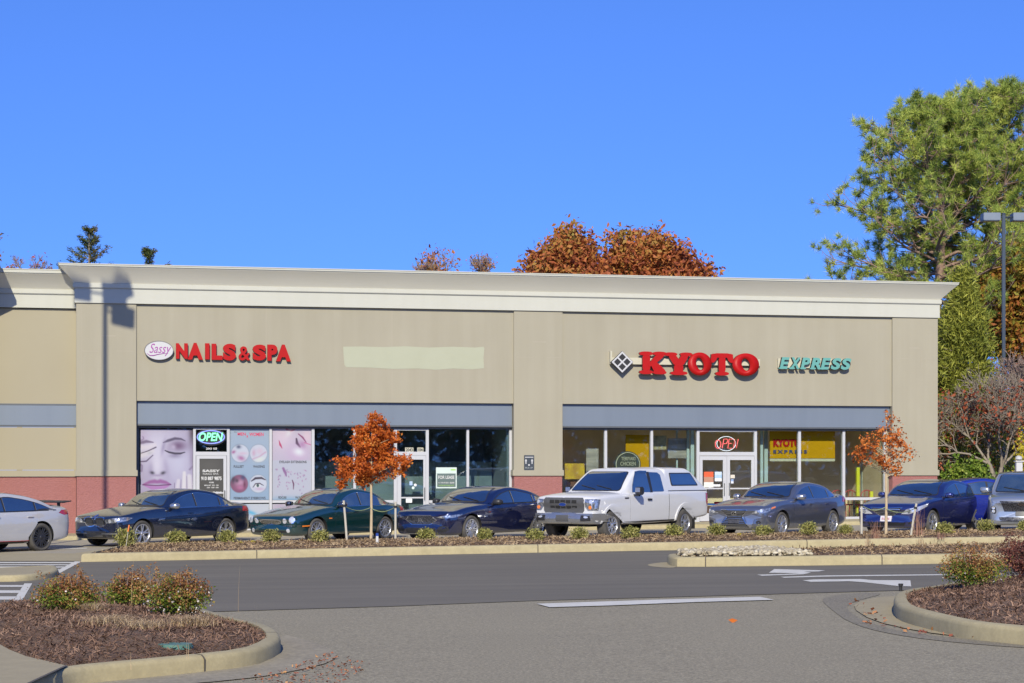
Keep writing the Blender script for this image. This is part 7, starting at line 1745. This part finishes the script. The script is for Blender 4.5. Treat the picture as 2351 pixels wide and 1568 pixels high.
# ---- small fittings
x, y, z = (*G(402, 1457, .33), 0); r_ = empty('valve_lid', (x, y, gz(x)+.14+li_m(x, y)+.004), 0, 'teal green round irrigation valve lid in the mulch', 'valve lid')
MB().prism(ell(0,0,.17,.17,28), 0, .022, axis='z').build('lid', mat('teal_plastic', (.085,.19,.145), .6, noise=(9,.5,(.12,.15,.11),4)), r_, bevel=.004); MB().prism(ell(0,0,.180,.180,28), -.05, .004, axis='z').build('collar', mat('teal_rim', (.08,.2,.17), .6, noise=(9,.4,(.06,.15,.13),3)), r_)
x, y, z = bedpt(866, 1247, .2); r_ = empty('blue_marker', (x, y, z), 0, 'short blue and white marker stake below the orange tree', 'marker'); MB().box(-.03,.03,-.008,.008,-.05,.17).build('slat', M['white'], r_); MB().box(-.031,.031,-.010,.010,.17,.24).build('blue_tip', CM['badge_blue'], r_)
x, y, z = bedpt(295, 1252, .2); r_ = empty('marker_flag', (x, y-.3, z), 0, 'leaning orange marker stick in front of the black blue saloon', 'marker'); MB().tube([(0,0,0),(.06,0,.42)], .008, 6).build('stick', stakem, r_); MB().tube([(.045,0,.34),(.075,0,.50)], .018, 8).build('orange_tip', CM['amber'], r_)
x, y, z = (*G(2068, 1355, .2), 0); 
for (a, b, z_, lab) in ((2048+20,1349,.24,'small black sprinkler head at the right island\'s kerb'),(344*.78+4,1259,.2,'small dark spray head in the long bed'),(2005,1259-4,.2,'dark spray head on the median island')):
    x, y = G(a, b, z_); r_ = empty('sprinkler', (x, y, gz(x)+z_-.03), 0, lab, 'sprinkler'); MB().tube([(0,0,-.02),(0,0,.055)], .022, 10).build('riser', M['black'], r_); MB().tube([(0,0,.055),(0,0,.085)], .034, 12).build('cap', M['black'], r_)

# ================================================================ LAMP POSTS
polem = mat('pole_bronze', (.035,.05,.07), .45, .4, noise=[((3,3,.4),.5,(.05,.07,.10),3)]); headm = mat('lamp_head', (.16,.19,.23), .45, .3, noise=(3,.4,(.12,.15,.19),2)); lensm = mat('lamp_glass', (.30,.33,.35), .2, .2, noise=(5,.3,(.25,.28,.3),2))
def lamp_post(x, y, H_, label, heads):
    r_ = empty('lamp_post', (x, y, gz(x)), 0, label, 'lamp post'); MB().box(-.065,.065,-.065,.065,.75,H_).build('pole', polem, r_, bevel=.012); MB().prism(ell(0,0,.30,.30,24), -.3, .76, axis='z').build('footing', M['concrete_flat'], r_)
    MB().box(-.12,.12,-.12,.12,.76,.80).build('base_plate', polem, r_); MB().prism(ell(0,0,.08,.08,12), H_, H_+.05, axis='z').build('finial', polem, r_)
    for (dx, dy, z, w_, d_, h_, yaw, tilt) in heads:
        T = Matrix.Translation((dx, dy, z)) @ Matrix.Rotation(R(yaw), 4, 'Z') @ Matrix.Rotation(R(tilt), 4, 'X')
        h = MB().box(-w_/2, w_/2, -d_/2, d_/2, -h_/2, h_/2, T).build('lamp_head', headm, r_, bevel=.015)
        MB().box(-w_*.42, w_*.42, -d_*.42, d_*.42, -h_/2-.012, -h_/2+.002, T).build('lens', lensm, h)
        MB().tube([(0,0,z), (dx*.8,dy*.8,z)], .035, 6).build('arm', polem, r_)
Yp = 79.5; xp = px(2304, Yp); zt_ = hz(492, Yp)-gz(xp)
lamp_post(xp, Yp, zt_, 'dark square lamp post with two box heads right of the building', [(px(2274,Yp)-xp, 0, zt_-.12, .68, .60, .31, 0, 0), (px(2342,Yp)-xp, 0, zt_-.12, .68, .60, .31, 0, 0), (0,-.02,zt_-.10,.02,.02,.02,0,0)][:2])
# the post whose shadow crosses the left pier stands beyond the left picture edge
Dd = 13.0; xs_ = px(243, 61.2)
xp2 = xs_-Dd*math.tan(R(SUN_AZ)); yp2 = 61.2-Dd; rise = Dd*math.tan(R(SUN_EL))/math.cos(R(SUN_AZ))
zc_ = lambda py: hz(py, 61.2)+rise-gz(xp2)
k_ = 61.2/F
lamp_post(xp2, yp2, zc_(668), 'tall floodlight post standing beyond the left picture edge', [(-52*k_, 0, zc_(683), 45*k_, .30, 34*k_, 0, -20), (30*k_, 0, zc_(672), 58*k_, .45, 30*k_, 45, -20), (38*k_, -.2, zc_(716), 50*k_, .30, 36*k_, -8, -20), (22*k_, .2, zc_(690), 50*k_, .3, 40*k_, 10, -15)])
# white post with ball cap by the crossover
Yp = 64; xp = px(2339, Yp); r_ = empty('white_post', (xp, Yp, gz(xp)), 0, 'white post with moulded cap above the silver crossover', 'post'); zt_ = hz(1046, Yp)-gz(xp)
MB().box(-.10,.10,-.10,.10,0,zt_-.16).build('shaft', M['white'], r_, bevel=.01); MB().box(-.135,.135,-.135,.135,zt_-.20,zt_-.16).build('cap_moulding', M['white'], r_); MB().tube([(0,0,zt_-.16),(0,0,zt_-.12),(0,0,zt_-.04),(0,0,zt_)], [.05,.11,.11,.03], 12).build('cap', M['white'], r_, smooth=True)
